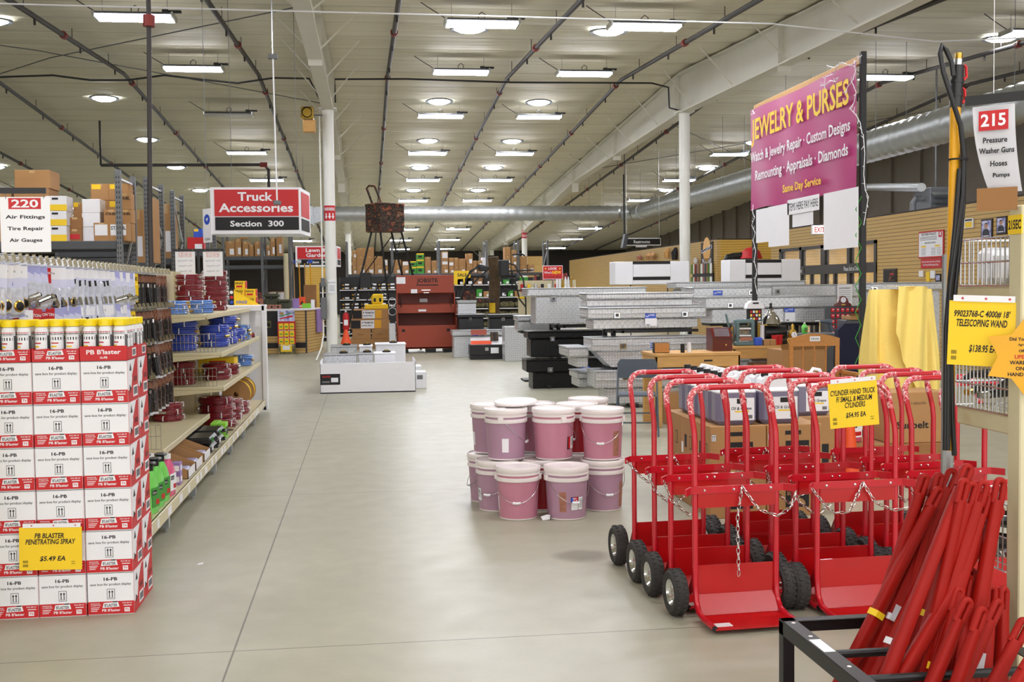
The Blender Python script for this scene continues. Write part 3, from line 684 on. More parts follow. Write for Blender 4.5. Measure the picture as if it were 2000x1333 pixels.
# ================================================================ gondola of air fittings and hose
GB = -2.05
gon = thing('gondola_shelving', 'long cream pegboard gondola with hooks and hose shelves along the aisle', 'shelving', (GB, 7, 0))
GO = Vector((-GB, -7, 0))
def part(b, name, parent=gon, off=GO, smooth=35):
    b.v = [v + off for v in b.v]; return b.build(name, parent, smooth=smooth)
b = MB(); b.box(GB - .04, 5.2, .1, GB, 14.95, 1.84, 'board')
for i in range(9): b.box(GB, 5.2 + 1.22 * i, .1, GB + .02, 5.24 + 1.22 * i, 1.84, 'cream')
part(b, 'back_panel')
b = MB(); b.box(GB, 6.5, .17, -1.335, 14.95, .2, 'cream', .004); b.box(-1.35, 6.5, .115, -1.33, 14.95, .2, 'cream', .004); part(b, 'base_shelf')
y = 6.6
while y < 14.8:
    b = MB(); b.box(-1.3295, y, .13, -1.328, y + random.choice((.06, .09, .13)), .185, 'paper'); part(b, 'price_label', smooth=0); y += random.uniform(.16, .5)
for i in range(7):
    b = MB(); y = 6.55 + 1.2 * i; b.box(-1.4, y, .03, -1.345, y + .05, .17, 'galv'); b.box(-1.6, y, .05, -1.4, y + .05, .17, 'cream'); b.box(-1.6, y + .05, .03, -1.36, y + .07, .17, 'dgrey'); b.cyl((-1.37, y + .02, 0), (-1.37, y + .02, .04), .014, 'galv', 8); part(b, 'base_leg')
def shelf(x1, z, y0, y1):
    b = MB(); b.box(GB, y0, z - .03, x1, y1, z, 'cream', .005); b.box(x1 - .01, y0, z - .045, x1 + .005, y1, z + .004, 'cream', .003)
    b.prism([(GB, z - .1), (GB, z - .03), (x1 - .02, z - .03), (x1 - .02, z - .045)], y0, y0 + .02, 'cream', 'y'); part(b, 'shelf')
def fence(y, z, x0, x1, h):
    b = MB(); n = max(3, int((x1 - x0) / .035))
    for i in range(n + 1):
        x = x0 + (x1 - x0) * i / n; b.cyl((x, y, z), (x, y, z + h), .0025, 'steel', 5)
    for zz in (z + h, z + h * .55, z + .004): b.cyl((x0, y, zz), (x1, y, zz), .003, 'steel', 5)
    part(b, 'wire_divider')
shelf(-1.5, 1.40, 11.0, 14.9); shelf(-1.39, 1.03, 11.1, 14.9); shelf(-1.38, .70, 11.1, 14.9); shelf(-1.56, .41, 8.83, 11.4)
fence(8.87, .41, GB + .02, -1.58, .19); fence(11.15, 1.03, GB + .05, -1.45, .18); fence(11.15, .70, GB + .05, -1.45, .18); fence(11.05, 1.4, GB + .05, -1.55, .1)
for x0 in (-2.02, -1.82, -1.62, -1.44):
    b = MB(); b.box(x0, 15.0, .1, x0 + .1, 15.02, 1.42, 'white'); part(b, 'end_slat')
b = MB(); b.box(GB, 14.97, 1.36, -1.32, 15.05, 1.43, 'white', .005); b.box(GB, 14.97, .06, -1.32, 15.05, .12, 'white', .005); b.box(-1.36, 14.97, .06, -1.3, 15.05, 1.43, 'white', .005); part(b, 'end_frame')
# hooks, each with its price tag, and the packs that hang on them
hp = MB(); hp.tube([(0, 0, 0), (.24, 0, .012), (.25, 0, .022)], .003, 'steel', 5); hp.tube([(0, 0, .03), (.245, 0, .05)], .002, 'steel', 5); hp.add([(.262, -.012, .008), (.232, .03, .008), (.222, .03, .06), (.252, -.012, .06)], [(0, 1, 2, 3)], 'cream'); hp.add([(.262, -.0125, .018), (.233, .0275, .018), (.2265, .0275, .05), (.2555, -.0125, .05)], [(0, 1, 2, 3)], 'paper')
ho = hp.build('price_hook'); hmesh = ho.data; bpy.data.objects.remove(ho)
def pack(kind):
    t = thing('blister_pack', 'x', 'carded item'); b, c, d = MB(), MB(), MB()
    if kind == 'card':
        b.box(-.04, -.0015, -.2, .04, .0015, .03, 'card'); b.box(-.04, -.002, -.03, .04, 0, .028, 'paper'); b.text('Plug', (0, -.0025, 0), .012, 'ink')
        c.lathe([(.02, -.03), (.026, -.026), (.026, 0)], 'brass', (0, 0, -.15), 12, 'y'); c.lathe([(.001, -.034), (.012, -.034), (.02, -.03)], 'ink', (0, 0, -.15), 12, 'y'); d.box(-.034, -.022, -.19, .034, -.002, -.07, 'clear', .012)
        return t, b, 'card', c, 'brass_fitting', d, 'blister'
    if kind == 'chuck':
        b.box(-.045, -.0015, -.19, .045, .0015, .03, 'card'); c.cyl((-.03, -.03, -.15), (.045, -.03, -.13), .022, 'chrome', 14); c.cyl((.045, -.03, -.13), (.06, -.03, -.126), .012, 'ink', 10); d.box(-.04, -.04, -.18, .04, -.002, -.05, 'clear', .014)
        return t, b, 'card', c, 'chrome_coupler', d, 'blister'
    if kind == 'red':
        b.box(-.035, -.0015, -.2, .035, .0015, .03, 'redp'); b.text('MILTON', (0, -.0025, .0), .014, 'white', bold=.02, capw=.06); c.cyl((-.015, -.018, -.16), (.02, -.018, -.12), .012, 'steel', 10); d.box(-.03, -.03, -.19, .03, -.002, -.06, 'clear', .012)
        return t, b, 'card', c, 'steel_fitting', d, 'blister'
    if kind == 'gauge':
        b.box(-.03, -.0015, -.32, .03, .0015, .03, 'card'); b.box(-.03, -.002, -.02, .03, 0, .028, 'paper'); c.cyl((0, -.01, -.29), (0, -.01, -.06), .006, 'chrome', 8); c.cyl((0, -.01, -.06), (0, -.01, -.03), .011, 'ink', 8); d.box(-.024, -.018, -.31, .024, -.002, -.03, 'clear', .008)
        return t, b, 'card', c, 'tyre_gauge', d, 'blister'
    if kind == 'dark':
        b.box(-.036, -.0015, -.27, .036, .0015, .03, 'carddk'); b.box(-.034, -.002, -.035, .034, 0, .02, 'cardbr'); b.box(-.03, -.0022, -.25, -.024, -.0015, -.06, 'steel'); c.cyl((0, -.02, -.24), (0, -.02, -.08), .018, 'blackp', 12); c.cyl((0, -.02, -.08), (0, -.02, -.05), .01, 'steel', 8); d.box(-.045, -.036, -.26, .045, -.002, -.04, 'clear', .014) if 0 else d.box(-.034, -.008, -.265, .034, -.002, -.24, 'clear')
        return t, b, 'card', c, 'black_tool', d, 'blister'
    if kind == 'brown':
        b.box(-.034, -.0015, -.28, .034, .0015, .03, 'cardbr'); b.box(-.034, -.002, -.27, -.024, 0, .02, 'rust'); c.box(-.02, -.024, -.25, .024, -.002, -.06, 'carddk', .01); d.box(-.03, -.01, -.275, .03, -.002, -.255, 'clear', .003)
        return t, b, 'card', c, 'boxed_tool', d, 'blister'
    b.box(-.05, -.0015, -.2, .05, .0015, .03, 'yellow'); b.text('SLIME', (0, -.0025, -.01), .03, 'ink', bold=.03, capw=.085); c.lathe([(.02, -.02), (.03, -.015), (.03, 0)], 'ink', (0, 0, -.12), 12, 'y'); d.box(-.04, -.026, -.18, .04, -.002, -.05, 'yellow', .012)
    return t, b, 'card', c, 'black_gauge', d, 'blister'
PK = {}
def hang(kind, loc, rz, lab, grp):
    if kind not in PK:
        t, b, n1, c, n2, d, n3 = pack(kind); b.build(n1, t, smooth=0); c.build(n2, t); d.build(n3, t); PK[kind] = t
        t.location = loc; t.rotation_euler = (0, 0, rz); t['label'] = lab; t['group'] = grp; KIDS[t.name] = [(x, []) for x in t.children]; return
    o = dup(PK[kind], loc, (random.uniform(-.12, .05), random.uniform(-.1, .1), rz), lab, grp); k_ = 1.0 if kind in ('dark', 'brown') else random.uniform(1.1, 1.3); o.scale = (k_, k_, k_)
DESC = dict(card='blue-white card with a brass fitting', chuck='blue-white card with a chrome coupler', red='red card with a steel fitting', gauge='long card with a tyre gauge', dark='dark card with a black tool', brown='brown card with a boxed tool', yellow='yellow card with a black gauge')
def row(z, y0, y1, dy, rn, kinds, grp, two=True, xr=.2):
    y, i = y0, 0
    while y < y1:
        o = bpy.data.objects.new('price_hook', hmesh); COL.objects.link(o); o.parent = gon; o.location = Vector((GB, y, z)) + GO
        kd = kinds(y, i)
        for j in range(2 if two else 1):
            hang(kd, (GB + xr - .07 * j - (.05 if j else 0), y + random.uniform(-.012, .012), z - .036), math.radians(random.uniform(30, 62)),
                 '%s, %s on the %s, %s pack' % (DESC[kd], ORD[i], rn, 'front' if j == 0 else 'rear'), grp)
        y += dy; i += 1
def k1(y, i): return 'card' if y < 6.45 else 'chuck' if y < 6.8 else 'red' if y < 7.0 else 'card' if y < 7.45 else 'gauge' if y < 8.4 else 'chuck' if i % 2 else 'card'
def k2(y, i): return 'card' if y < 6.4 else 'red' if y < 6.85 else 'chuck' if y < 7.4 else 'gauge' if y < 8.1 else 'card' if i % 3 else 'chuck'
row(1.775, 5.75, 9.3, .125, 'top hook row', k1, 'packs on the top hook row')
row(1.775, 9.4, 10.9, .17, 'top hose-end hook row', lambda y, i: 'yellow' if i == 0 else 'brown' if i > 5 else 'dark', 'packs on the top hook row', xr=.19)
row(1.535, 6.36, 9.0, .14, 'second hook row', k2, 'packs on the second hook row', xr=.23)
row(1.33, 8.7, 9.4, .14, 'third can-side hook row', lambda y, i: 'yellow' if i % 2 else 'card', 'packs on the third hook row', False)
row(1.47, 9.2, 10.9, .17, 'second hose-end hook row', lambda y, i: 'yellow' if i == 0 else 'brown' if i > 5 else 'dark', 'packs on the second hook row', False)
row(1.17, 9.2, 10.9, .17, 'third hose-end hook row', lambda y, i: 'yellow' if i == 0 else 'brown' if i > 5 else 'dark', 'packs on the third hook row', False)
row(.87, 8.9, 10.9, .2, 'lowest hook row', lambda y, i: 'yellow' if i < 2 else 'dark' if i < 6 else 'brown', 'packs on the lowest hook row', False)
# ---- hose coils
def coil(k, R, h, n, nm='hose_coil'):
    t = thing(nm, 'x', 'hose coil'); b = MB(); r = h / n / 2
    prof = []
    for i in range(n):
        bl = R - h * .22 * (2 * i / (n - 1) - 1) ** 2 - (.004 if i % 2 else 0)
        for a in range(-80, 81, 40): prof.append((bl - r + r * math.cos(math.radians(a)), r + 2 * r * i + r * math.sin(math.radians(a))))
    ri = R * .52
    prof = [(ri, r)] + prof + [(R * .8, h - r * .6), (ri + .01, h - r)] + [(ri, h - r), (ri, r)]
    b.lathe(prof, k, n=28); b.build('hose', t, smooth=60)
    for a in (20, 140, 260):
        c = MB(); c.tube([((R + .004) * math.cos(math.radians(a)), (R + .004) * math.sin(math.radians(a)), .007), ((R + .004) * math.cos(math.radians(a)), (R + .004) * math.sin(math.radians(a)), h - .008), (ri * math.cos(math.radians(a)), ri * math.sin(math.radians(a)), h - .007)], .006, 'jugw', 5); c.build('strap', t)
    c = MB(); c.cyl((R * .75, -R * .7, h * .5), (R * .96, -R * .35, h * .5), .012, 'brass' if k != 'hred' else 'steel', 8); c.build('end_fitting', t)
    return t
CO = {}
def coils(key, k, R, h, n, x, y, z, num, lab, grp, jit=.011, top=None):
    for i in range(num):
        l = lab % ORD[i] if '%s' in lab else lab; loc = (x + random.uniform(-jit, jit), y + random.uniform(-jit, jit), z + (h + .002) * i + .003); rz = random.uniform(0, 6)
        if key not in CO: CO[key] = coil(k, R, h, n); o = CO[key]; o.location = loc; o['label'] = l; o['group'] = grp; o.rotation_euler = (0, 0, rz); KIDS[o.name] = [(c, []) for c in o.children]
        else: dup(CO[key], loc, (random.uniform(-.012, .012), random.uniform(-.012, .012), rz), l, grp)
coils('r', 'hred', .15, .055, 4, -1.83, 12.1, 1.40, 7, 'red hose coil, %s from the bottom of the inner tall stack', 'red hose coils on the top shelf')
coils('r', 'hred', .15, .055, 4, -1.72, 13.25, 1.40, 8, 'red hose coil, %s from the bottom of the outer tall stack', 'red hose coils on the top shelf')
coils('lb', 'lblue', .135, .042, 2, -1.66, 11.72, 1.40, 3, 'light blue hose coil, %s up in the outer low stack on the top shelf', 'light blue hose coils')
coils('lb', 'lblue', .135, .042, 2, -1.86, 11.3, 1.40, 3, 'light blue hose coil, %s up in the inner low stack on the top shelf', 'light blue hose coils')
coils('b', 'blue', .17, .075, 4, -1.62, 12.3, 1.03, 3, 'blue hose coil, %s up in the front outer stack on the middle shelf', 'blue hose coils on the middle shelf')
coils('b', 'blue', .17, .075, 4, -1.84, 11.6, 1.03, 4, 'blue hose coil, %s up in the front inner stack on the middle shelf', 'blue hose coils on the middle shelf')
coils('b', 'blue', .17, .075, 4, -1.60, 12.95, 1.03, 4, 'blue hose coil, %s up in the second outer stack on the middle shelf', 'blue hose coils on the middle shelf')
coils('b', 'blue', .17, .075, 4, -1.58, 13.6, 1.03, 2, 'blue hose coil, %s up in the last outer stack on the middle shelf', 'blue hose coils on the middle shelf')
coils('lb', 'lblue', .135, .042, 2, -1.53, 14.05, 1.03, 4, 'light blue hose coil, %s up at the far end of the middle shelf', 'light blue hose coils')
coils('r2', 'hred', .13, .06, 3, -1.53, 14.6, 1.03, 1, 'single red hose coil at the far end of the middle shelf', 'red hose coils at the shelf ends')
coils('r', 'hred', .15, .055, 4, -1.84, 11.5, .70, 4, 'red hose coil, %s up in the inner stack on the lower shelf', 'red hose coils on the lower shelf')
coils('r', 'hred', .15, .055, 4, -1.57, 12.05, .70, 3, 'red hose coil, %s up in the outer stack on the lower shelf', 'red hose coils on the lower shelf')
coils('r', 'hred', .15, .055, 4, -1.55, 12.75, .70, 2, 'red hose coil, %s up in the second outer stack on the lower shelf', 'red hose coils on the lower shelf')
coils('lb', 'lblue', .135, .042, 2, -1.53, 14.2, .70, 3, 'light blue hose coil, %s up at the far end of the lower shelf', 'light blue hose coils')
coils('r', 'hred', .15, .055, 4, -1.88, 10.9, .41, 3, 'red hose coil, %s up on the near empty cream shelf', 'red hose coils on the cream shelf')
coils('R', 'hred', .19, .075, 5, -1.6, 12.2, .2, 4, 'large red hose coil, %s up in the nearer floor-shelf stack', 'large red hose coils')
coils('R', 'hred', .19, .075, 5, -1.57, 12.75, .2, 3, 'large red hose coil, %s up in the farther floor-shelf stack', 'large red hose coils')
coils('R', 'hred', .19, .075, 5, -1.55, 13.3, .2, 2, 'large red hose coil, %s up in the last floor-shelf stack', 'large red hose coils')
q = dup(CO['R'], (-1.52, 11.74, .24), 1.2, 'large red hose coil lying loose against the floor-shelf stack', 'large red hose coils'); q.rotation_euler = (0, math.radians(10), 1)
for i, y in enumerate((14.0, 14.45)):
    t = thing('hose_reel', 'yellow hose on a cardboard reel, %s of two on the floor shelf' % ('nearer', 'farther')[i], 'hose reel', (-1.58, y, .204), group='yellow hose reels')
    b = MB(); prof = [(.07, -.1)]
    for j in range(8): prof += [(.145, -.1 + .025 * j), (.16, -.0875 + .025 * j)]
    prof += [(.145, .1), (.07, .1)]; b.lathe(prof, 'yhose', (0, 0, .17), 24, 'y'); b.build('hose', t)
    for s in (-1, 1):
        b = MB(); b.lathe([(.03, s * .104), (.17, s * .104), (.17, s * .112), (.03, s * .112), (.03, s * .104)], 'kraft', (0, 0, .17), 24, 'y'); b.build('reel_flange', t)
b = MB(); b.box(-1.9, 13.1, .702, -1.5, 13.45, .86, 'yellow', .006); b.box(-1.78, 13.099, .8, -1.6, 13.1, .83, 'redp'); tag(b.build('yellow_box'), 'yellow box with a red strip on the lower hose shelf', 'box')
# ---- goods on the floor shelf
def bottle(nm, lab, loc, k, h, w, d, capk, trig, grp=None, rz=None):
    t = thing(nm, lab, 'bottle', loc, random.uniform(-.2, .4) if rz is None else rz, grp); b = MB()
    sec = [(0, .92), (.02, 1), (.55, 1), (.68, .8), (.8, .36), (.84, .3)]
    vs, n = [], 16; fs = []
    for (zz, sc) in sec:
        for j in range(n):
            a = 2 * math.pi * j / n; c_, s_ = math.cos(a), math.sin(a)
            ex = .6; vs.append((w / 2 * sc * math.copysign(abs(c_) ** ex, c_), d / 2 * (sc if sc > .5 else sc * w / d) * math.copysign(abs(s_) ** ex, s_), zz * h))
    for i in range(len(sec) - 1):
        for j in range(n): fs.append((i * n + j, i * n + (j + 1) % n, (i + 1) * n + (j + 1) % n, (i + 1) * n + j))
    fs += [tuple(range(n))[::-1], tuple(range((len(sec) - 1) * n, len(sec) * n))]
    b.add(vs, fs, k); b.build('bottle_body', t, smooth=50)
    b = MB(); r = w * .16
    if trig == 'spout': b.lathe([(r, .84 * h), (r, .88 * h), (r * .35, h), (.001, h)], capk, n=12)
    else: b.lathe([(r * 1.25, .83 * h), (r * 1.25, .94 * h), (.001, .94 * h)], capk, n=14)
    if trig == 'pump': b.box(-.03, -.045, .94 * h, .03, .03, h, capk, .01)
    b.build('bottle_cap', t)
    b = MB(); b.box(-w * .36, -d / 2 - .0015, .12 * h, w * .36, -d / 2, .5 * h, 'greenb' if k == 'green' else 'paper'); b.box(-w * .3, -d / 2 - .002, .36 * h, w * .1, -d / 2 - .0015, .45 * h, 'ink'); b.box(w * .0, -d / 2 - .002, .16 * h, w * .32, -d / 2 - .0015, .26 * h, 'redp'); b.text('Slime', (-w * .1, -d / 2 - .0024, .405 * h), .05 * h, 'white', capw=w * .35); b.build('bottle_label', t, smooth=0)
    return t
n = 0
for y in (7.42, 7.62, 7.82):
    for i, x in enumerate((-1.405, -1.51)): bottle('sealant_jug', 'big green sealant jug with a black pump cap, %s row, %s' % (ORD[n // 2], ('aisle side', 'inner side')[i]), (x, y, .203), 'green', .33, .15, .088, 'blackp', 'pump', 'green sealant jugs', math.pi / 2 - .25); n += 1
for i, (x, y) in enumerate(((-1.378, 6.98), (-1.375, 7.09), (-1.385, 7.2), (-1.46, 7.1))): bottle('sealant_bottle', 'small green sealant bottle with a pointed black cap, %s from the front' % ORD[i], (x, y, .203), 'green', .23, .072, .06, 'blackp', 'spout', 'small green sealant bottles')
bottle('coolant_jug', 'pink liquid jug with a white cap behind the green jugs', (-1.4, 8.04, .203), 'pinkj', .31, .15, .09, 'jugw', 'cap', 'pink jugs', math.pi / 2 - .2); bottle('coolant_jug', 'inner pink liquid jug with a white cap beside the cream shelf', (-1.52, 8.08, .203), 'pinkj', .31, .15, .09, 'jugw', 'cap', 'pink jugs', math.pi / 2 - .2)
for i in range(4):
    b = MB(); x, y = -1.48 + .0 * i, 8.46 + .001; X_ = x - .0 + (i % 2) * .07; Z_ = .2025 + (i // 2) * .082; b.box(X_ - .032, y, Z_, X_ + .032, y + .1, Z_ + .08, 'purple', .003); b.box(X_ - .026, y - .001, Z_ + .02, X_ + .026, y, Z_ + .06, 'paper'); b.box(X_ + .032, y + .02, Z_ + .02, X_ + .033, y + .08, Z_ + .06, 'paper')
    tag(b.build('small_box'), 'small lilac printed box, %s %s in the block behind the pink jugs' % (('lower', 'upper')[i // 2], ('outer', 'inner')[1 - i % 2]), 'box', 'lilac boxes')
for i, y in enumerate((8.72, 9.12, 9.58)):
    b = MB(); x0, x1, d = -1.92, -1.36, .34
    for yy in (y, y + d): b.prism([(x0, .203), (x1, .203), (x1, .27), (x1 - .22, .36), (x0, .36)], yy, yy + .006, 'kraft')
    b.box(x0, y, .203, x1, y + d, .206, 'kraftd'); b.box(x1 - .006, y, .203, x1, y + d, .27, 'white'); b.box(x0, y, .203, x0 + .006, y + d, .36, 'kraft')
    tag(b.build('display_bin', smooth=0), 'cut-front cardboard display bin, %s from the jugs on the floor shelf' % ORD[i], 'bin', 'cut-front bins')
    b = MB(); b.box(x0 + .02, y + .02, .207, x1 - .03, y + d - .02, .26, 'card', .01); tag(b.build('tube_box'), 'pale carded goods inside the %s cut-front bin' % ORD[i], 'goods', 'goods in the bins')
for i, (y, z) in enumerate(((10.0, .202), (10.0, .276), (10.5, .202), (10.52, .276))):
    t = thing('tool_case', 'black plastic tool case, %s of the %s pair under the cream shelf' % (('lower', 'upper')[i % 2], ('nearer', 'farther')[i // 2]), 'tool case', (-1.56, y, z), group='black tool cases')
    b = MB(); b.box(-.2, 0, .002, .2, .4, .072, 'blackp', .02); b.build('case_shell', t); b = MB(); b.tube([(.2, .13, .045), (.235, .14, .045), (.235, .26, .045), (.2, .27, .045)], .009, 'blackp', 6); b.build('handle', t)
    b = MB(); b.box(.198, .05, .03, .206, .1, .07, 'greenb' if i % 2 else 'paper'); b.build('case_label', t)
for i in range(5):
    b = MB(); y = 10.98 + .0; b.box(-1.5 + (i % 2) * .075, y + (i // 2) * .1, .2025, -1.43 + (i % 2) * .075, y + .09 + (i // 2) * .1, .36, 'lime', .004); b.box(-1.4295 + (i % 2) * .075, y + .01 + (i // 2) * .1, .24, -1.4285 + (i % 2) * .075, y + .08 + (i // 2) * .1, .32, 'ink')
    tag(b.build('small_box'), 'small lime green box, %s %s past the tool cases' % (ORD[i // 2], ('inner', 'outer')[i % 2]), 'box', 'lime boxes')
# ================================================================ hanging signs on the left
def sheet_sign(name, lab, c, w, h, num, lines, mirror=False, grp=None, sw=1):
    t = thing(name, lab, 'sign', c, group=grp); ux = (-1, 0, 0) if mirror else (1, 0, 0)
    b = MB(); b.box(-w / 2, -.001, -h / 2, w / 2, .001, h / 2, 'paper'); q = -.0016
    red = 'redp' if not mirror else 'faintred'; k = 'ink' if not mirror else 'faint'
    b.box(-w * .33, q, h * .28, w * .32, q + .0004, h * .48, red); b.text(num, (0, q - .0006, h * .38), h * .15, 'white', ux, w=w * .54, bold=.03)
    for i, s in enumerate(lines): b.text(s, (0, q, h * (.13 - .21 * i)), h * .085, k, ux, w=w * .066 * len(s), bold=.025)
    b.build('sheet', t, smooth=0)
    for s in (-1, 1):
        b = MB(); b.tube([(s * w * .38, 0, h / 2 - .01), (s * w * .38, -.006, h / 2 + .012), (s * w * .38, .002, h / 2 + .03)], .002, 'steel', 5); b.build('hook', t)
    return t
M['faint'] = mat('faint_print', (190, 190, 196), .6, var=0); M['faintred'] = mat('faint_red_print', (226, 190, 188), .6, var=0)
c = at(50, 439, 5.75)
t = sheet_sign('aisle_sign', 'white sheet sign numbered 220 for air fittings beside the rack', c, .232, .268, '220', ['Air Fittings', 'Tire Repair', 'Air Gauges'])
b = MB(); b.box(-.4, -.006, .15, .1, .006, .178, 'black'); b.build('sign_bar', t); b = MB(); b.box(-.38, .0, .15 - c.z + 1.5, -.36, .02, .16, 'black'); b.build('sign_post', t)
c = at(387, 489, 13.0); t = thing('sign_stand', 'black T-shaped sign bar at the far end of the pegboard', 'sign stand', (c.x, 13.0, 0))
b = MB(); b.box(-.28, -.01, c.z - .015, .28, .01, c.z + .015, 'black'); b.build('sign_bar', t); b = MB(); b.box(-.012, -.012, 1.8, .012, .012, c.z, 'black'); b.box(-.1, -.012, 1.79, .012, .012, 1.805, 'black'); b.build('sign_post', t)
for i, (px, n) in enumerate(((362, '221'), (416, '220'))):
    p = at(px, 516, 12.97); sheet_sign('aisle_sign', 'back of a white sheet sign on the T-shaped bar, %s the post' % ('left of', 'right of')[i], p, .215, .275, n, ['Air Fittings', 'Tire Repair', 'Air Gauges'], True, 'sheet signs seen from behind')
def box_sign(lab, x0, y0, x1, y1, Y, D, l1, l2, l3, flare=.1):
    X0, X1, Z0, Z1 = rect(x0, y0, x1, y1, Y); W, H = X1 - X0, Z1 - Z0
    t = thing('section_sign', lab, 'sign', ((X0 + X1) / 2, Y, (Z0 + Z1) / 2))
    b = MB(); b.prism([(-W / 2, 0), (W / 2, 0), (W / 2 + flare, D), (-W / 2, D)], -H / 2, H / 2, 'white', 'z'); b.build('sign_box', t, smooth=0)
    b = MB(); b.box(-W * .455, -.006, -H * .12, W * .485, 0, H * .45, 'redp'); b.text(l1, (0, -.008, H * .3), H * .19, 'white', w=W * (.39 if l2[0] == 'A' else .5), bold=.06); b.text(l2, (0.01, -.008, H * .06), H * .19, 'white', w=W * (.83 if l2[0] == 'A' else .5), bold=.06)
    b.prism([(.1, -H * .12), (D * .9, -H * .12), (D * .9, H * .45), (.1, H * .45)], W / 2 + flare * .5 - .04, W / 2 + flare * .5 + .03, 'redp', 'x') if 0 else None
    b.build('red_panel', t, smooth=0)
    b = MB(); b.box(-W * .45, -.006, -H * .42, W * .485, 0, -H * .14, 'ink'); b.text(l3, (0.02, -.008, -H * .28), H * .13, 'white', w=W * .6, bold=.06); b.build('black_panel', t, smooth=0)
    b = MB(); n = Vector((D, -flare, 0)).normalized(); u = Vector((flare, D, 0)).normalized(); o0 = Vector((W / 2, 0, 0)) + n * .004
    for (z0, z1, k) in ((-H * .12, H * .42, 'redp'), (-H * .42, -H * .16, 'ink')): b.quad([o0 + u * (D * .1) + Vector((0, 0, z0)), o0 + u * (D * .9) + Vector((0, 0, z0)), o0 + u * (D * .9) + Vector((0, 0, z1)), o0 + u * (D * .1) + Vector((0, 0, z1))], k)
    b.build('side_panel', t, smooth=0)
    for xx in (-W * .3, W * .45):
        b = MB(); b.cyl((xx, D * .5, H / 2), (xx, D * .5, zc(Y) - (Z0 + Z1) / 2), .004, 'grey', 5); b.build('hanger_rod', t)
    return t, W, H
box_sign('large red and black box sign reading Truck Accessories', 411, 366, 586, 457, 17, 1.0, 'Truck', 'Accessories', 'Section  300')
box_sign('smaller red and black box sign reading Lawn and Garden behind the column', 577, 481, 658, 521, 38, 1.2, 'Lawn &', 'Garden', 'Section  400')
# thin pull rod with a small weight hanging just in front of the big sign
b = MB(); q0 = at(533, 115, 15.5); q1 = at(541, 392, 15.5); b.cyl(q0, q1, .012, 'jugw', 6); b.box(q1.x - .05, q1.y - .04, q1.z - .06, q1.x + .05, q1.y + .04, q1.z, 'grey', .01); b.box(q0.x - .06, q0.y - .04, q0.z, q0.x + .06, q0.y + .04, q0.z + .06, 'grey'); b.cyl(q0, (q0.x, q0.y, zc(15.5) - .08), .01, 'steel', 5)
tag(b.build('pull_rod'), 'thin white hanging rod with a grey end box in front of the big red sign', 'rod')
X0, X1, Z0, Z1 = rect(396, 408, 414, 474, 15.5); t = thing('hanging_sign', 'tall white hanging placard with a blue emblem beside the big red sign', 'sign', ((X0 + X1) / 2, 15.5, (Z0 + Z1) / 2), math.radians(-50))
W, H = .2, Z1 - Z0
b = MB(); b.box(-W / 2, -.004, -H / 2, W / 2, .004, H / 2, 'paper'); b.lathe([(.001, -.0046), (.07, -.0046)], 'bluep', (-.0, 0, H * .18), 20, 'y'); b.prism([(-.03, H * .2), (.03, H * .24), (.0, H * .12)], -.0056, -.005, 'paper'); b.text('CLEAN', (0, -.005, -H * .4), .03, 'ink', bold=.02, capw=.16); b.build('placard', t, smooth=0)
b = MB(); b.cyl((0, 0, H / 2), (0, 0, zc(15.5) - (Z0 + Z1) / 2 - .06), .004, 'grey', 5); b.build('hanger_wire', t)
# ================================================================ pallet racks and their cartons
def carton(b, x0, x1, y0, y1, z0, z1, k='kraft', label=None, mark=None):
    b.box(x0, y0, z0, x1, y1, z1, k, .004); cx, w, h = (x0 + x1) / 2, x1 - x0, z1 - z0
    if k in ('kraft', 'kraftd'): b.box(cx - .03, y0 - .0012, z1 - h * .18, cx + .03, y1, z1 + .0008, 'tape'); b.box(x0 + .004, y0 - .001, z0 + h * .5 - .001, x1 - .004, y0, z0 + h * .5 + .001, k) 
    if label == 'w': b.box(cx - w * .05, y0 - .002, z0 + h * .12, cx + w * .4, y0, z0 + h * .5, 'paper')
    if label == 'W': b.box(cx - w * .42, y0 - .002, z0 + h * .3, cx + w * .4, y0, z0 + h * .9, 'paper')
    if label == 'y': b.box(x0 + w * .06, y0 - .002, z1 - h * .32, x0 + w * .56, y0, z1 - h * .04, 'yellow')
    if label == 'yr': b.box(x0, y0 - .002, z0, x1, y0, z0 + h * .42, 'yellow'); b.box(cx - w * .2, y0 - .003, z1 - h * .25, cx + w * .1, y0, z1 - h * .12, 'ink', .004)
    if label == 'r': b.box(cx - w * .35, y0 - .002, z0 + h * .2, cx + w * .35, y0, z0 + h * .6, 'redp')
    if label == 'g': b.box(x0, y0 - .002, z1 - h * .2, x1, y0, z1, 'yellow'); b.box(cx - w * .3, y0 - .003, z0 + h * .3, cx + w * .2, y0, z0 + h * .6, 'ink'); 
    if mark: b.text(mark, (cx, y0 - .0025, z1 - h * .3), min(.1, h * .2), 'ink', capw=w * .8, bold=.04)
def rbox(lab, px, Y, D, k='kraft', label=None, mark=None, grp=None, name='carton', z0=None):
    X0, X1, Z0, Z1 = rect(*px, Y)
    if z0 is not None: Z0 = z0
    b = MB(); carton(b, 0, X1 - X0, 0, D, 0, Z1 - Z0, k, label, mark)
    return tag(b.build(name, loc=(X0, Y, Z0), smooth=20), lab, 'carton', grp)
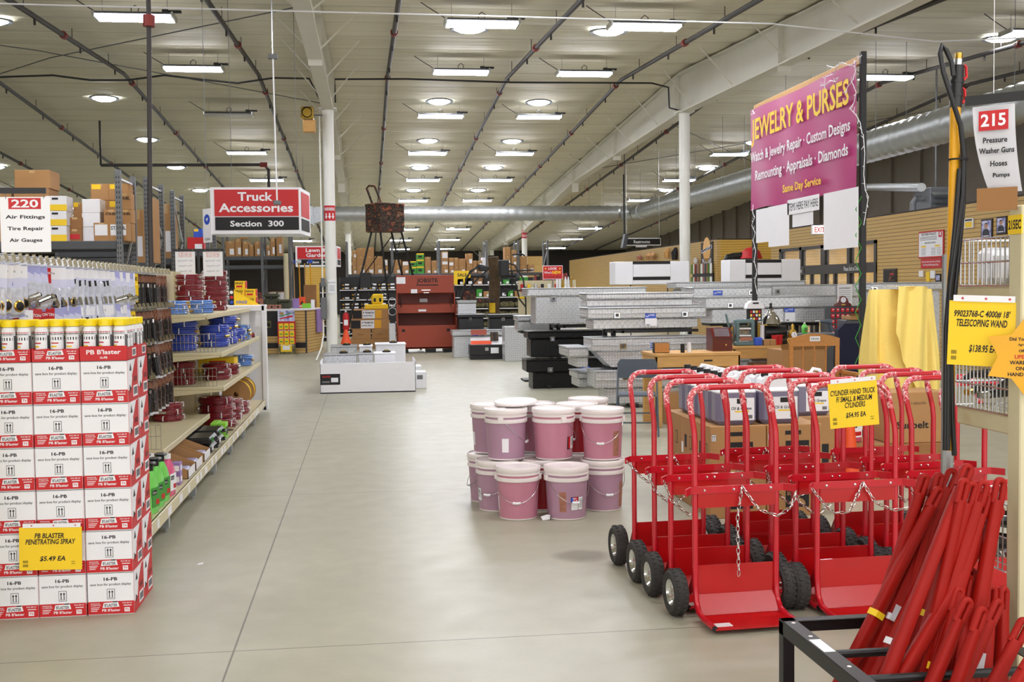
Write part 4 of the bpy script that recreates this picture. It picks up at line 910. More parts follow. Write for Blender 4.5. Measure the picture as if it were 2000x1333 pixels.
def upright(Y0, Y1, X, H, t):
    for y in (Y0, Y1):
        b = MB(); b.box(X - .035, y - .03, 0, X + .035, y + .03, H, 'grey', .004)
        z = .4
        while z < H - .05: b.prism([(X - .02, z), (X - .008, z), (X - .011, z + .03), (X - .017, z + .03)], y - .032, y, 'ink'); b.prism([(X + .008, z), (X + .02, z), (X + .017, z + .03), (X + .011, z + .03)], y - .032, y, 'ink'); z += .06
        b.build('upright_post', t, smooth=0)
    b = MB(); z, s = .3, 0
    while z + .7 < H: b.tube([(X, (Y0, Y1)[s], z), (X, (Y1, Y0)[s], z + .7)], .018, 'galv', 5); z += .7; s = 1 - s
    b.tube([(X, Y0, H - .1), (X, Y1, H - .1)], .018, 'galv', 5); b.build('cross_brace', t)
def rack(lab, Y0, Y1, xs, H, levels, name='pallet_rack', grp=None):
    t = thing(name, lab, 'rack', (0, 0, 0), group=grp)
    for x in xs: upright(Y0, Y1, x, H, t)
    for z in levels:
        for y in (Y0 - .02, Y1 + .02):
            b = MB()
            for a, c in zip(xs, xs[1:]): b.box(a + (.035 if a < c else -.035), y - .025, z - .1, c - (.035 if a < c else -.035), y + .025, z, 'dgrey', .006)
            b.build('rack_beam', t)
        b = MB(); b.box(min(xs) + .04, Y0, z - .012, max(xs) - .04, Y1, z, 'galv'); b.build('wire_deck', t)
    return t
DZ = at(200, 471, 14).z
rack('grey steel pallet rack nearest the pegboard, loaded with cartons', 14.0, 14.85, (-2.91, -5.7, -8.5), at(258, 332, 14).z, (DZ, 1.4), grp='grey pallet racks')
rack('grey steel pallet rack in the middle of the three behind the pegboard', 15.75, 16.85, (-2.91, -5.7, -8.5), 3.17, (DZ - .22, 1.3), grp='grey pallet racks')
rack('grey steel pallet rack farthest of the three behind the pegboard', 17.8, 18.7, (-2.91, -5.7, -8.5), 3.17, (DZ - .1, 1.3), grp='grey pallet racks')
RB = 'cartons on the near rack'
z = DZ + .002
# front row on the deck, then what stands on it
def stk(items, Y, D):
    zz = z
    for (px, k, l, mk, lab) in items:
        X0, X1, Z0, Z1 = rect(*px, Y); h = (Z1 - Z0)
        b = MB(); carton(b, 0, X1 - X0, 0, D, 0, h - .002, k, l, mk); tag(b.build('carton', loc=(X0, Y, zz), smooth=20), lab, 'carton', RB); zz += h
stk([((89, 439, 130, 470), 'white', 'yr', None, 'white and yellow case at the bottom of its stack on the rack'), ((89, 410, 130, 439), 'white', 'yr', None, 'white and yellow case in the middle of its stack on the rack'), ((89, 381, 130, 410), 'white', 'yr', None, 'white and yellow case on top of its stack on the rack')], 14.05, .3)
stk([((160, 441, 195, 470), 'white', 'w', None, 'plain white carton at the bottom of its stack on the rack'), ((160, 413, 195, 441), 'white', None, None, 'plain white carton in the middle of its stack on the rack'), ((160, 386, 195, 413), 'white', None, None, 'plain white carton on top of its stack on the rack')], 14.25, .3)
stk([((183, 434, 213, 470), 'kraft', 'W', None, 'brown carton with a white sheet, lower front of the fuel additive cartons')], 14.03, .2)
stk([((213, 434, 250, 470), 'kraft', 'W', 'STA-BIL', 'brown lettered carton with a white sheet, beside the rack post')], 14.03, .2)
stk([((203, 434, 231, 470), 'kraft', None, None, 'brown carton hidden low behind the white-sheeted cartons'), ((203, 407, 231, 434), 'kraft', None, 'STA-BIL', 'brown lettered carton in the middle tier, beside the plain white cartons')], 14.27, .2)
stk([((232, 434, 258, 470), 'kraft', None, None, 'brown carton low beside the front rack post'), ((232, 407, 258, 434), 'kraft', None, 'STA-BIL', 'brown lettered carton in the middle tier, beside the rack post'), ((230, 375, 256, 407), 'kraft', None, 'STA-BIL', 'brown lettered carton topmost beside the front rack post')], 14.27, .2)
stk([((177, 427, 212, 470), 'kraft', None, None, 'brown carton at the bottom behind the plain white cartons'), ((177, 387, 212, 427), 'kraft', None, None, 'brown carton in the middle behind the plain white cartons'), ((177, 354, 212, 387), 'kraft', 'y', None, 'brown carton with a yellow label topmost behind the white cartons')], 14.6, .25)
stk([((212, 427, 253, 470), 'kraft', None, None, 'brown carton at the bottom behind the lettered cartons'), ((212, 387, 253, 427), 'kraft', 'y', None, 'brown carton with a yellow label in the middle behind the lettered cartons'), ((212, 354, 253, 387), 'kraft', 'y', None, 'brown carton with a yellow label topmost behind the lettered cartons')], 14.6, .25)
stk([((131, 445, 160, 470), 'kraftd', 'r', None, 'dark brown carton with red print beside the yellow cases'), ((131, 422, 160, 445), 'kraftd', None, None, 'dark brown carton standing on the red printed carton')], 14.2, .3)
stk([((143, 420, 160, 470), 'kraft', None, None, 'narrow brown carton behind the dark brown cartons'), ((143, 390, 160, 420), 'kraft', 'y', None, 'narrow brown carton with a yellow label above the dark brown cartons')], 14.55, .3)
stk([((27, 418, 95, 470), 'kraft', None, None, 'big brown carton at the bottom behind the 220 sign'), ((27, 364, 95, 418), 'kraft', None, None, 'big brown carton in the middle behind the 220 sign'), ((28, 328, 97, 364), 'kraft', None, None, 'big brown carton on top of the tall stack behind the 220 sign')], 14.3, .45)
stk([((-25, 418, 24, 470), 'kraft', None, None, 'tall brown carton low at the frame edge'), ((-25, 367, 22, 418), 'kraft', None, None, 'tall brown carton high at the frame edge')], 14.3, .45)
rbox('large brown carton on the farthest of the three racks', (312, 398, 336, 485), 17.95, .5, label='w', grp='cartons on the middle rack', z0=DZ - .097)
rbox('brown carton with a white sheet just behind the front rack post', (258, 410, 280, 480), 15.85, .5, label='w', grp='cartons on the middle rack', z0=DZ - .217)
rbox('tall brown carton between the second and third rack posts', (283, 386, 299, 480), 16.0, .5, grp='cartons on the middle rack', z0=DZ - .217)
DR = at(385, 490, 20.5).z; rack('grey steel rack behind the three, carrying a red carton', 20.45, 21.3, (-2.75, -5.3), 2.75, (DR,), grp='grey pallet racks')
rbox('red printed carton on the grey rack beside the white placard', (366, 464, 398, 490), 20.5, .5, 'redp', 'w', grp='cartons on the far rack', z0=DR + .003)
rbox('yellow and blue box above the red printed carton', (378, 447, 395, 464), 20.55, .3, 'bluep', 'y', grp='cartons on the far rack', z0=rect(366, 464, 398, 490, 20.5)[3] + .001)
# ================================================================ pails
def pail(k, lab, loc, rz, label='none', handle=True):
    t = thing('plastic_pail', lab, 'pail', loc, rz, 'pails of pink liquid')
    b = MB(); b.lathe([(.001, 0), (.128, 0), (.133, .004), (.134, .012)], 'pale', n=40); b.lathe([(.134, .012), (.1475, .27)], k, n=40); b.build('pail_body', t)
    b = MB(); b.lathe([(.1475, .268), (.156, .27), (.158, .276), (.157, .296), (.149, .298)], 'pale', n=40); b.lathe([(.149, .298), (.149, .312)], k, n=40); b.lathe([(.149, .312), (.157, .314), (.157, .322), (.15, .325), (.15, .335)], 'pale', n=40); b.build('rim_rib', t)
    b = MB(); b.lathe([(.15, .332), (.157, .334), (.16, .342), (.16, .364), (.157, .37), (.152, .37), (.149, .36), (.001, .36)], 'pale', n=40)
    b.lathe([(.001, .364), (.022, .364), (.024, .36)], 'pale', (.06, .04, 0), 14); b.build('pail_lid', t)
    if handle:
        b = MB(); pts = []
        for i in range(19):
            a = math.pi * i / 18; pts.append((-.153 * math.cos(a), -.155 * math.sin(a) ** .8 - .004, .29 - .165 * math.sin(a)))
        b.tube(pts, .0022, 'steel', 6)
        for s in (-1, 1): b.box(s * .15 - .016, -.02, .272, s * .15 + .016, .02, .312, 'pale', .004)
        b.build('wire_handle', t)
        b = MB(); b.tube([pts[8], pts[9], pts[10]], .009, 'jugw', 10); b.build('handle_grip', t)['label'] = 'white plastic grip'
    def patch(a0, a1, z0, z1, mk, d):
        r = lambda z: .134 + (.1475 - .134) * (z - .012) / .258 + d
        b.lathe([(r(z0), z0), (r(z1), z1)], mk, n=8, a0=math.radians(a0), a1=math.radians(a1))
    if label == 'full':
        b = MB(); patch(-102, -62, .07, .165, 'ink', .0006); patch(-101, -80, .072, .122, 'paper', .001); patch(-101, -80, .122, .163, 'redp', .001); patch(-101, -94, .124, .162, 'bluep', .0013); patch(-78.5, -63, .072, .163, 'paper', .001)
        b.text('Right', (-.003, -.1455, .153), .014, 'white', bold=.03); b.text('Stuff', (.0, -.1452, .136), .014, 'white', bold=.03)
        for i in range(7): patch(-77, -65, .09 + i * .009, .093 + i * .009, 'grey', .0014)
        b.build('product_label', t, smooth=60); b = MB(); patch(-135, -115, .06, .2, 'residue', .0006); b.build('label_residue', t, smooth=60)
    if label == 'left':
        b = MB(); patch(-160, -150, .08, .165, 'redp', .0012); patch(-150, -118, .075, .165, 'paper', .001); patch(-164, -117, .073, .167, 'ink', .0006)
        for i in range(7): patch(-146, -122, .1 + i * .008, .103 + i * .008, 'grey', .0014)
        b.build('product_label', t, smooth=60)
    if label == 'edge':
        b = MB(); patch(-178, -158, .06, .16, 'paper', .001); b.build('product_label', t, smooth=60)
    if label == 'stain':
        b = MB(); patch(-52, -28, .03, .21, 'residue', .0008); b.build('label_residue', t, smooth=60)
    return t
h = .371
for (x, y, z, k, lb, hd, rz, lab) in (
    (1.04, 7.83, 0, 'pail1', 'edge', True, -.2, 'pink-mauve pail at the front corner on the floor, handle hanging in front'),
    (1.375, 7.77, 0, 'pail2', 'full', True, .25, 'mauve pail on the floor with the red, white and blue label'),
    (1.69, 8.02, 0, 'pail2', 'stain', True, .1, 'mauve pail on the floor nearest the hand trucks, with brown residue'),
    (.93, 8.16, 0, 'pail2', 'left', True, -.6, 'mauve pail on the floor just behind the front corner pail'),
    (1.27, 8.14, 0, 'pail3', 'none', False, 0, 'deep red pail on the floor hidden between the two front pails'),
    (.90, 8.51, 0, 'pail2', 'none', True, -1.4, 'mauve pail on the floor at the back of the aisle side'),
    (1.24, 8.5, 0, 'pail3', 'none', False, 0, 'deep red pail on the floor at the back middle of the pile'),
    (1.585, 8.39, 0, 'pail3', 'none', False, 0, 'deep red pail on the floor behind the residue-marked pail'),
    (1.73, 8.76, 0, 'pail1', 'none', False, 0, 'pink pail on the floor at the rear toward the hand trucks'),
    (1.0, 8.17, h, 'pail2', 'edge', True, 1.2, 'mauve upper pail above the front corner, wire handle at its side'),
    (1.345, 8.11, h, 'pail1', 'left', True, 1.9, 'pink-mauve upper pail in the middle of the front row, white label'),
    (1.69, 8.02, h, 'pail1', 'stain', True, -.3, 'pink upper pail nearest the hand trucks, white grip hanging'),
    (.93, 8.52, h, 'pail2', 'edge', False, 0, 'mauve upper pail at the back of the aisle side'),
    (1.26, 8.5, h, 'pail1', 'none', False, 0, 'pink upper pail at the back middle under the loose lid'),
    (1.57, 8.39, h, 'pail3', 'none', False, 0, 'deep red upper pail behind the middle of the front row'),
    (1.73, 8.76, h, 'pail1', 'none', False, 0, 'pink upper pail at the rear toward the hand trucks')):
    pail(k, lab, (x, y, z), rz, lb, hd)
b = MB(); b.lathe([(.001, 0), (.145, 0), (.16, -.012), (.163, -.012), (.163, 0), (.156, .008), (.001, .01)], 'pale', n=40)
o = tag(b.build('loose_lid', loc=(1.1, 8.36, 2 * h + .024), rot=(math.radians(3), math.radians(-2), 0)), 'loose white lid lying across the tops of the upper pails', 'lid')
b = MB(); b.add([(0, 0, 0), (.05, 0, .004), (.06, .03, .03), (.02, .05, .012), (-.01, .03, .02), (.03, .02, .035)], [(0, 1, 5), (1, 2, 5), (2, 3, 5), (3, 4, 5), (4, 0, 5), (4, 3, 2, 1, 0)], 'paper')
tag(b.build('paper_scrap', loc=(1.19, 7.68, .001)), 'crumpled white paper scrap on the floor between the front pails', 'scrap')
b = MB(); b.add([(0, 0, 0), (.03, .005, .002), (.035, .025, .008), (.004, .02, .003)], [(0, 1, 2, 3), (3, 2, 1, 0)], 'paper'); tag(b.build('paper_scrap', loc=at(385, 1104, Z=.002)), 'tiny white paper scrap on the floor by the floor joint', 'scrap')
# ================================================================ hand trucks
HT = 1.135
def chain(b, pts, k='chrome', pitch=.026):
    pts = [Vector(p) for p in pts]; seg = [(c - a).length for a, c in zip(pts, pts[1:])]; L = sum(seg); n = max(1, int(L / pitch))
    def pos(d):
        for i, s in enumerate(seg):
            if d <= s or i == len(seg) - 1: return pts[i].lerp(pts[i + 1], min(1, d / s))
            d -= s
    for i in range(n):
        a, c = pos(i * L / n), pos((i + 1) * L / n); t = (c - a).normalized(); m = (a + c) / 2
        u = t.orthogonal().normalized()
        if i % 2: u = t.cross(u)
        l, w = pitch * .72, .0075; ring = []
        for j in range(10):
            q = 2 * math.pi * j / 10; ring.append(m + t * (l * math.cos(q)) + u * (w * math.sin(q)))
        b.tube(ring, .0024, k, 5, closed=True)
def hand_truck(hang):
    t = thing('hand_truck', 'x', 'hand truck'); r, hx = .0142, .208
    def side(s):
        return [(s * hx, -.26, .03), (s * hx, -.12, .032), (s * hx, -.05, .045), (s * hx, -.012, .09), (s * hx, 0, .16), (s * hx, 0, .86), (s * hx, .008, .91), (s * hx * 1.0, .065, 1.04)]
    b = MB(); L = side(-1); R_ = side(1); top = []
    for i in range(7):
        a = math.radians(180 - 15 * i); top.append((-hx + .07 + .07 * math.cos(a), .068 + .02 * i / 6, HT - .085 + .07 * math.sin(a)))
    top2 = [(-x, y, z) for (x, y, z) in top[::-1]]
    b.tube(L + top + top2 + R_[::-1], r, 'pink', 10)
    for s in (-1, 1): b.cyl((s * hx, -.268, .03), (s * hx, -.258, .03), r * .95, 'black', 10)
    b.build('tube_frame', t, smooth=60)
    for s in (-1, 1):
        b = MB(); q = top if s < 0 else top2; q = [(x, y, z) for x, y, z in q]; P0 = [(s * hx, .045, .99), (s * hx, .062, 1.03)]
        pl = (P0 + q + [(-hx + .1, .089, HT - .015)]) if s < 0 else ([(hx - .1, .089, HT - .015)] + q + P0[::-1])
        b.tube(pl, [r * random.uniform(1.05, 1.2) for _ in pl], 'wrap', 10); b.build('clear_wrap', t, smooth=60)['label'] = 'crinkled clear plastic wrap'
    b = MB(); b.box(-hx, .004, .12, hx, .009, .26, 'red'); b.build('lower_plate', t)
    b = MB(); b.prism([(-.27, .022), (-.27, .03), (-.06, .034), (.006, .12), (.006, .112), (-.054, .022)], -hx + .004, hx - .004, 'red', 'x'); b.box(-.19, -.24, .0305, -.11, -.19, .0312 + .001, 'paper'); b.build('toe_plate', t)
    b = MB(); b.box(-hx - .03, -.02, .615, hx + .03, -.0145, .65, 'pink'); 
    for s in (-1, 1): b.prism([(s * (hx + .028), -.02), (s * (hx + .034), -.016), (s * (hx + .075), -.07), (s * (hx + .069), -.075)], .615, .65, 'pink', 'z')
    b.box(-hx + .01, -.014, .545, hx - .01, -.009, .62, 'red'); b.box(-hx + .01, -.012, .545, hx - .01, .085, .55, 'red'); b.box(-hx + .01, .08, .545, hx - .01, .085, .632, 'red')
    for s in (-1, 1): b.box(s * (hx - .012), -.012, .545, s * (hx - .016), .083, .625, 'red')
    b.build('cylinder_cradle', t)
    for x in (-.17, -.02, .02, .17):
        b = MB(); b.lathe([(.001, -.027), (.006, -.026), (.008, -.02)], 'chrome', (x, 0, .632), 8, 'y'); b.build('bolt', t)
    b = MB()
    if hang == 0: chain(b, [(.02, -.03, .64), (-.005, -.034, .5), (0, -.035, .21)]); chain(b, [(.02, -.03, .645), (.1, -.05, .53), (.19, -.06, .5), (.25, -.08, .54), (hx + .07, -.08, .62)])
    elif hang == 1: chain(b, [(-hx - .06, -.07, .63), (-.2, -.06, .55), (-.14, -.05, .5), (-.06, -.045, .5), (0, -.03, .6), (.02, -.03, .64)]); chain(b, [(.02, -.03, .64), (.08, -.04, .54), (.17, -.05, .5), (.25, -.07, .51)])
    else: chain(b, [(-hx - .06, -.07, .63), (-.22, -.05, .52), (-.12, -.04, .44), (-.03, -.035, .5)])
    b.build('chain', t, smooth=60)
    b = MB(); b.cyl((-.27, .085, .112), (.27, .085, .112), .009, 'red', 8)
    for s in (-1, 1): b.prism([(-.004, .16), (-.004, .26), (.1, .115), (.07, .1)], s * hx - .004, s * hx + .004, 'red', 'x')
    b.build('axle', t)
    for s in (-1, 1):
        b = MB(); R, w = .112, .036; prof = [(.06, -w * .8), (.075, -w * .95), (R * .88, -w), (R * .97, -w * .7), (R, -w * .3), (R, w * .3), (R * .97, w * .7), (R * .88, w), (.075, w * .95), (.06, w * .8)]
        b.lathe(prof, 'rubber', (0, 0, 0), 36, 'x')
        for i in range(24):
            a = 2 * math.pi * i / 24
            for xx, o in ((-w * .45, 0), (w * .45, .13)):
                c, sn = math.cos(a + o), math.sin(a + o); b.add([(xx - w * .28, (R - .002) * c + .007 * sn, (R - .002) * sn - .007 * c), (xx + w * .28, (R - .002) * c + .007 * sn, (R - .002) * sn - .007 * c), (xx + w * .28, (R - .002) * c - .007 * sn, (R - .002) * sn + .007 * c), (xx - w * .28, (R - .002) * c - .007 * sn, (R - .002) * sn + .007 * c),
                    (xx - w * .24, (R + .003) * c + .006 * sn, (R + .003) * sn - .006 * c), (xx + w * .24, (R + .003) * c + .006 * sn, (R + .003) * sn - .006 * c), (xx + w * .24, (R + .003) * c - .006 * sn, (R + .003) * sn + .006 * c), (xx - w * .24, (R + .003) * c - .006 * sn, (R + .003) * sn + .006 * c)],
                    [(4, 5, 6, 7), (0, 1, 5, 4), (1, 2, 6, 5), (2, 3, 7, 6), (3, 0, 4, 7)], 'rubber')
        o = b.build('wheel', t, loc=(s * .28, .085, .116)); 
        b = MB(); b.lathe([(.001, -.028), (.018, -.03), (.02, -.016), (.045, -.014), (.06, -.03), (.063, -.03), (.063, .03), (.06, .03), (.045, .014), (.02, .016), (.018, .03), (.001, .028)], 'chrome', n=24, axis='x'); b.build('hub', o)
    return t
TR = [hand_truck(0), hand_truck(1), hand_truck(2)]; TRU = [True] * 3
LASTY, LASTX, LASTP = [None], [0], [0]
def truck(kind, x, y, rz, lab):
    if 'frontmost' in lab: LASTY[0] = None
    if LASTY[0] is not None: y = max(y, LASTY[0] + .236)
    if LASTY[0] is None or 'frontmost' in lab: LASTX[0] = x
    else: c_ = LASTX[0] - (y - LASTP[0]) * math.tan(rz); x = max(c_ - .003, min(c_ + .003, x))
    LASTP[0] = y
    LASTY[0] = y; LASTX[0] = x
    o = TR[kind]
    if TRU[kind]: TRU[kind] = False; o.location = (x, y, 0); o.rotation_euler = (0, 0, rz); o['label'] = lab; o['group'] = 'red cylinder hand trucks'; KIDS[o.name] = [(c, list(c.children)) for c in o.children]
    else: dup(o, (x, y, 0), rz, lab, 'red cylinder hand trucks')
L = 'red cylinder hand truck, '
A = math.radians(3)
for (kd, px, py, lab) in ((0, 1425, 752, 'frontmost of the four beside the pails, with a long hanging chain'), (2, 1372, 741, 'second from the front of the four beside the pails'), (2, 1340, 733, 'third from the front of the four beside the pails'), (1, 1310, 723, 'rearmost of the four beside the pails')):
    p = at(px, py, Z=HT - .005); truck(kd, p.x, p.y - .09, A, L + lab)
for (kd, px, py, lab) in ((1, 1658, 746, 'frontmost of the five under the yellow price sheet'), (2, 1613, 739, 'second from the front of the five under the price sheet'), (2, 1578, 730, 'third from the front of the five under the price sheet'), (2, 1562, 720, 'fourth from the front of the five under the price sheet'), (1, 1520, 714, 'rearmost of the five, over the purple jugs')):
    p = at(px, py, Z=HT - .005); truck(kd, p.x, p.y - .09, A, L + lab)
for (kd, px, py, lab) in ((2, 1885, 745, 'frontmost of the row half hidden by the hose gondola'), (2, 1840, 734, 'second from the front of the row by the hose gondola'), (2, 1798, 727, 'third from the front of the row by the hose gondola'), (2, 1757, 721, 'fourth from the front of the row by the hose gondola'), (2, 1708, 713, 'rearmost of the row beside the yellow cloth')):
    p = at(px, py, Z=HT - .005); truck(kd, p.x + .07, p.y - .09, A, L + lab)
p = at(1667, 788, Z=.99)
p = at(1667, 790, at(1658, 746, Z=HT).y - .06)
price_card('price_sign', 'yellow price sheet for cylinder hand trucks, tied to a truck handle', p, (0, math.radians(-4), 0), .252, .222,
           [('CYLINDER HAND TRUCK', 0, .28, .085, .92), ('F/ SMALL & MEDIUM', .02, .13, .085, .74), ('CYLINDERS', .03, -.01, .085, .42)], '$54.95 EA', ('ASC #', '11487'))
# ================================================================ cartons of jugs behind the hand trucks
def jug_carton(lab, loc, w, d, h):
    t = thing('jug_carton', lab, 'carton', loc, group='brown cartons under the purple jugs'); b = MB()
    b.box(0, 0, 0, w, d, h, 'kraft', .004); b.box(.002, -.001, h * .5 - .001, w, 0, h * .5 + .001, 'kraftd'); b.box(w * .33, -.0012, h * .78, w * .62, 0, h * .87, 'ink', .002); b.build('carton_body', t)
    b = MB(); c = w * .55; b.box(c - .085, -.0016, h * .2, c + .085, -.0002, h * .65, 'ink'); b.text('SUN BELT', (c, -.0022, h * .5), .026, 'kraft', w=.15, bold=.03); b.lathe([(.001, -.0022), (.06, -.0022)], 'kraft', (c, 0, h * .3), 20, 'y', 0, math.pi) if 0 else b.prism([(c + .06 * math.cos(a * .3), h * .25 + .05 * math.sin(a * .3)) for a in range(11)], -.0024, -.0018, 'kraft')
    for i in range(3): arrows(b, w * .06 + .0, -.001, h * .75, .9) if i == 0 else None
    b.box(-.0012, d * .2, h * .3, 0, d * .35, h * .6, 'ink'); b.box(-.0012, d * .55, h * .3, 0, d * .7, h * .6, 'ink'); b.box(-.0016, d * .22, h * .32, 0, d * .33, h * .58, 'kraft'); b.box(-.0012, d * .8, h * .15, 0, d * .92, h * .4, 'paper')
    b.build('printed_panel', t, smooth=0); return t
jx, jy, jw, jd, jh = at(1388, 1010, 7.5).x, 7.5, .4, .37, .322
n = 0
for c in range(2):
    for d in range(3):
        for lv in range(2):
            if c == 1 and d == 2: continue
            jug_carton('brown lettered jug carton, %s layer, %s in the %s' % (('lower', 'upper')[lv], ('at the front', 'in the middle', 'at the back')[d], ('column toward the pails', 'column toward the yellow cloth')[c]), (jx + c * (jw + .006), jy + d * (jd + .006), lv * (jh + .001)), jw, jd, jh)
def oil_jug(lab, loc, rz=0.0):
    t = thing('oil_jug', lab, 'jug', loc, rz, 'purple jugs on the brown cartons'); b = MB(); w, d, h = .29, .15, .25
    b.box(-w / 2, -d / 2, 0, w / 2, d / 2, h, 'jug', .03); b.build('jug_body', t)
    b = MB(); b.box(-w / 2 - .001, -d / 2 - .001, h - .05, w / 2 + .001, d / 2 + .001, h + .012, 'jugw', .03); b.prism([(-w / 2 + .01, h), (w / 2 - .02, h), (w / 2 - .05, h + .06), (w * .1, h + .085), (-w / 2 + .05, h + .085), (-w / 2 + .02, h + .06)], -d / 2 + .02, d / 2 - .02, 'jugw'); b.build('jug_shoulder', t)['label'] = 'empty white upper part'
    b = MB(); b.cyl((-w * .3, 0, h + .08), (-w * .3, 0, h + .115), .026, 'ink', 14); b.build('jug_cap', t)
    b = MB(); b.tube([(w * .02, 0, h + .075), (w * .1, 0, h + .11), (w * .28, 0, h + .1), (w * .4, 0, h + .03)], .014, 'jugw', 8); b.build('jug_handle', t)
    b = MB(); y = -d / 2 - .001; b.box(-w * .2, y, .035, w * .43, y + .001, h - .06, 'paper'); b.box(w * .0, y - .0006, h - .1, w * .24, y, h - .065, 'ink'); b.text('Oil & Grease', (w * .11, y - .0008, h * .47), .022, 'ink', w=w * .5, bold=.02, shear=.2); b.box(-w * .05, y - .0006, h * .36, w * .3, y, h * .4, 'yellow')
    b.box(w * .25, y - .0006, .045, w * .38, y, .07, 'grey'); b.build('jug_label', t, smooth=0)
    return t
z = 2 * (jh + .001) + .001
for c in range(2):
    for d in range(6 if c == 0 else 4):
        oil_jug('purple jug with a white shoulder, %s from the front in the %s row' % (ORD[d], ('pail-side', 'cloth-side')[c]), (jx + .2 + c * .32, jy + .1 + d * .168 + .02 * c, z), random.uniform(-.025, .025))
# a third carton with two jugs nearer the yellow cloth
t = jug_carton('single brown lettered carton standing beside the two-column carton block', (3.22, 8.25, 0), .38, .36, .6)
oil_jug('purple jug with a white shoulder on the single brown carton', (3.42, 8.4, .602)); 
b = MB(); b.cyl((0, 0, 0), (0, 0, .02), .14, 'orange', 4); b.tube([(0, 0, .02), (0, 0, .7)], [.1, .03], 'orange', 20); tag(b.build('traffic_cone', loc=(3.78, 8.5, 0)), 'orange cone half hidden behind the yellow price sheet', 'cone')
t = thing('wash_carton', 'brown carton lettered in black beside the yellow cloth', 'carton', (4.25, 8.75, .3)); b = MB(); b.box(0, 0, 0, .5, .4, .42, 'kraft', .004); b.build('carton_body', t); b = MB(); b.text('Sunbelt', (.2, -.002, .15), .06, 'ink', bold=.03, w=.28); b.text('1 GALLON', (.25, -.002, .33), .02, 'ink'); b.build('printed_panel', t, smooth=0)
b = MB(); b.box(0, 0, 0, 1.1, .5, .298, 'kraftd', .004); tag(b.build('low_carton', loc=(3.75, 8.72, 0)), 'long low brown carton under the pink jug by the yellow cloth', 'carton')
bottle('liquid_jug', 'pink liquid jug with a grey cap standing by the yellow cloth', (3.98, 8.95, .3), 'pinkj', .34, .22, .16, 'grey', 'cap')
# ================================================================ red poles in the black steel rack
c = at(1521, 1208, Z=.5)
RX, RY, RZ = c.x, c.y, .5
t = thing('pole_rack', 'black angle-steel floor rack holding the red poles', 'rack', (RX, RY, 0))
X1, Y0 = 1.98, RY - 1.35
def P(b, x0, y0, z0, x1, y1, z1, k='black'): b.box(x0 - RX, y0 - RY, z0, x1 - RX, y1 - RY, z1, k, .002)
b = MB(); P(b, RX, Y0, RZ - .004, RX + .05, RY, RZ); P(b, RX, Y0, RZ - .05, RX + .004, RY, RZ); 
for i in range(9):
    y = -.06 - i * .145; b.lathe([(.001, RZ + .001), (.006, RZ + .001), (.007, RZ)], 'pale', (.028, y, 0), 8)
b.box(.008, -.36, RZ, .045, -.24, RZ + .0008, 'paper'); b.build('front_rail', t)
b = MB(); P(b, RX, RY - .04, RZ - .004, X1, RY, RZ); P(b, RX, RY - .004, RZ - .05, X1, RY, RZ); b.build('back_rail', t)
b = MB(); P(b, X1 - .05, Y0, RZ - .004, X1, RY, RZ); b.build('side_rail', t)
b = MB(); P(b, RX, Y0, RZ - .004, X1, Y0 + .04, RZ); b.build('near_rail', t)
for x in (RX, X1 - .04):
    for y in (RY - .04, Y0):
        b = MB(); P(b, x, y, 0, x + .04, y + .04, RZ - .004); b.build('rack_leg', t)
for dy in (.3, .53, .78, 1.02):
    b = MB(); b.cyl((.045, -dy, RZ - .03), (X1 - RX - .04, -dy, RZ - .03), .0135, 'black', 10); b.build('cross_bar', t)
for z in (.08,):
    b = MB(); P(b, RX, Y0, z, X1, Y0 + .03, z + .03); P(b, RX, RY - .03, z, X1, RY, z + .03); P(b, RX, Y0, z, RX + .03, RY, z + .03); b.build('lower_rail', t)
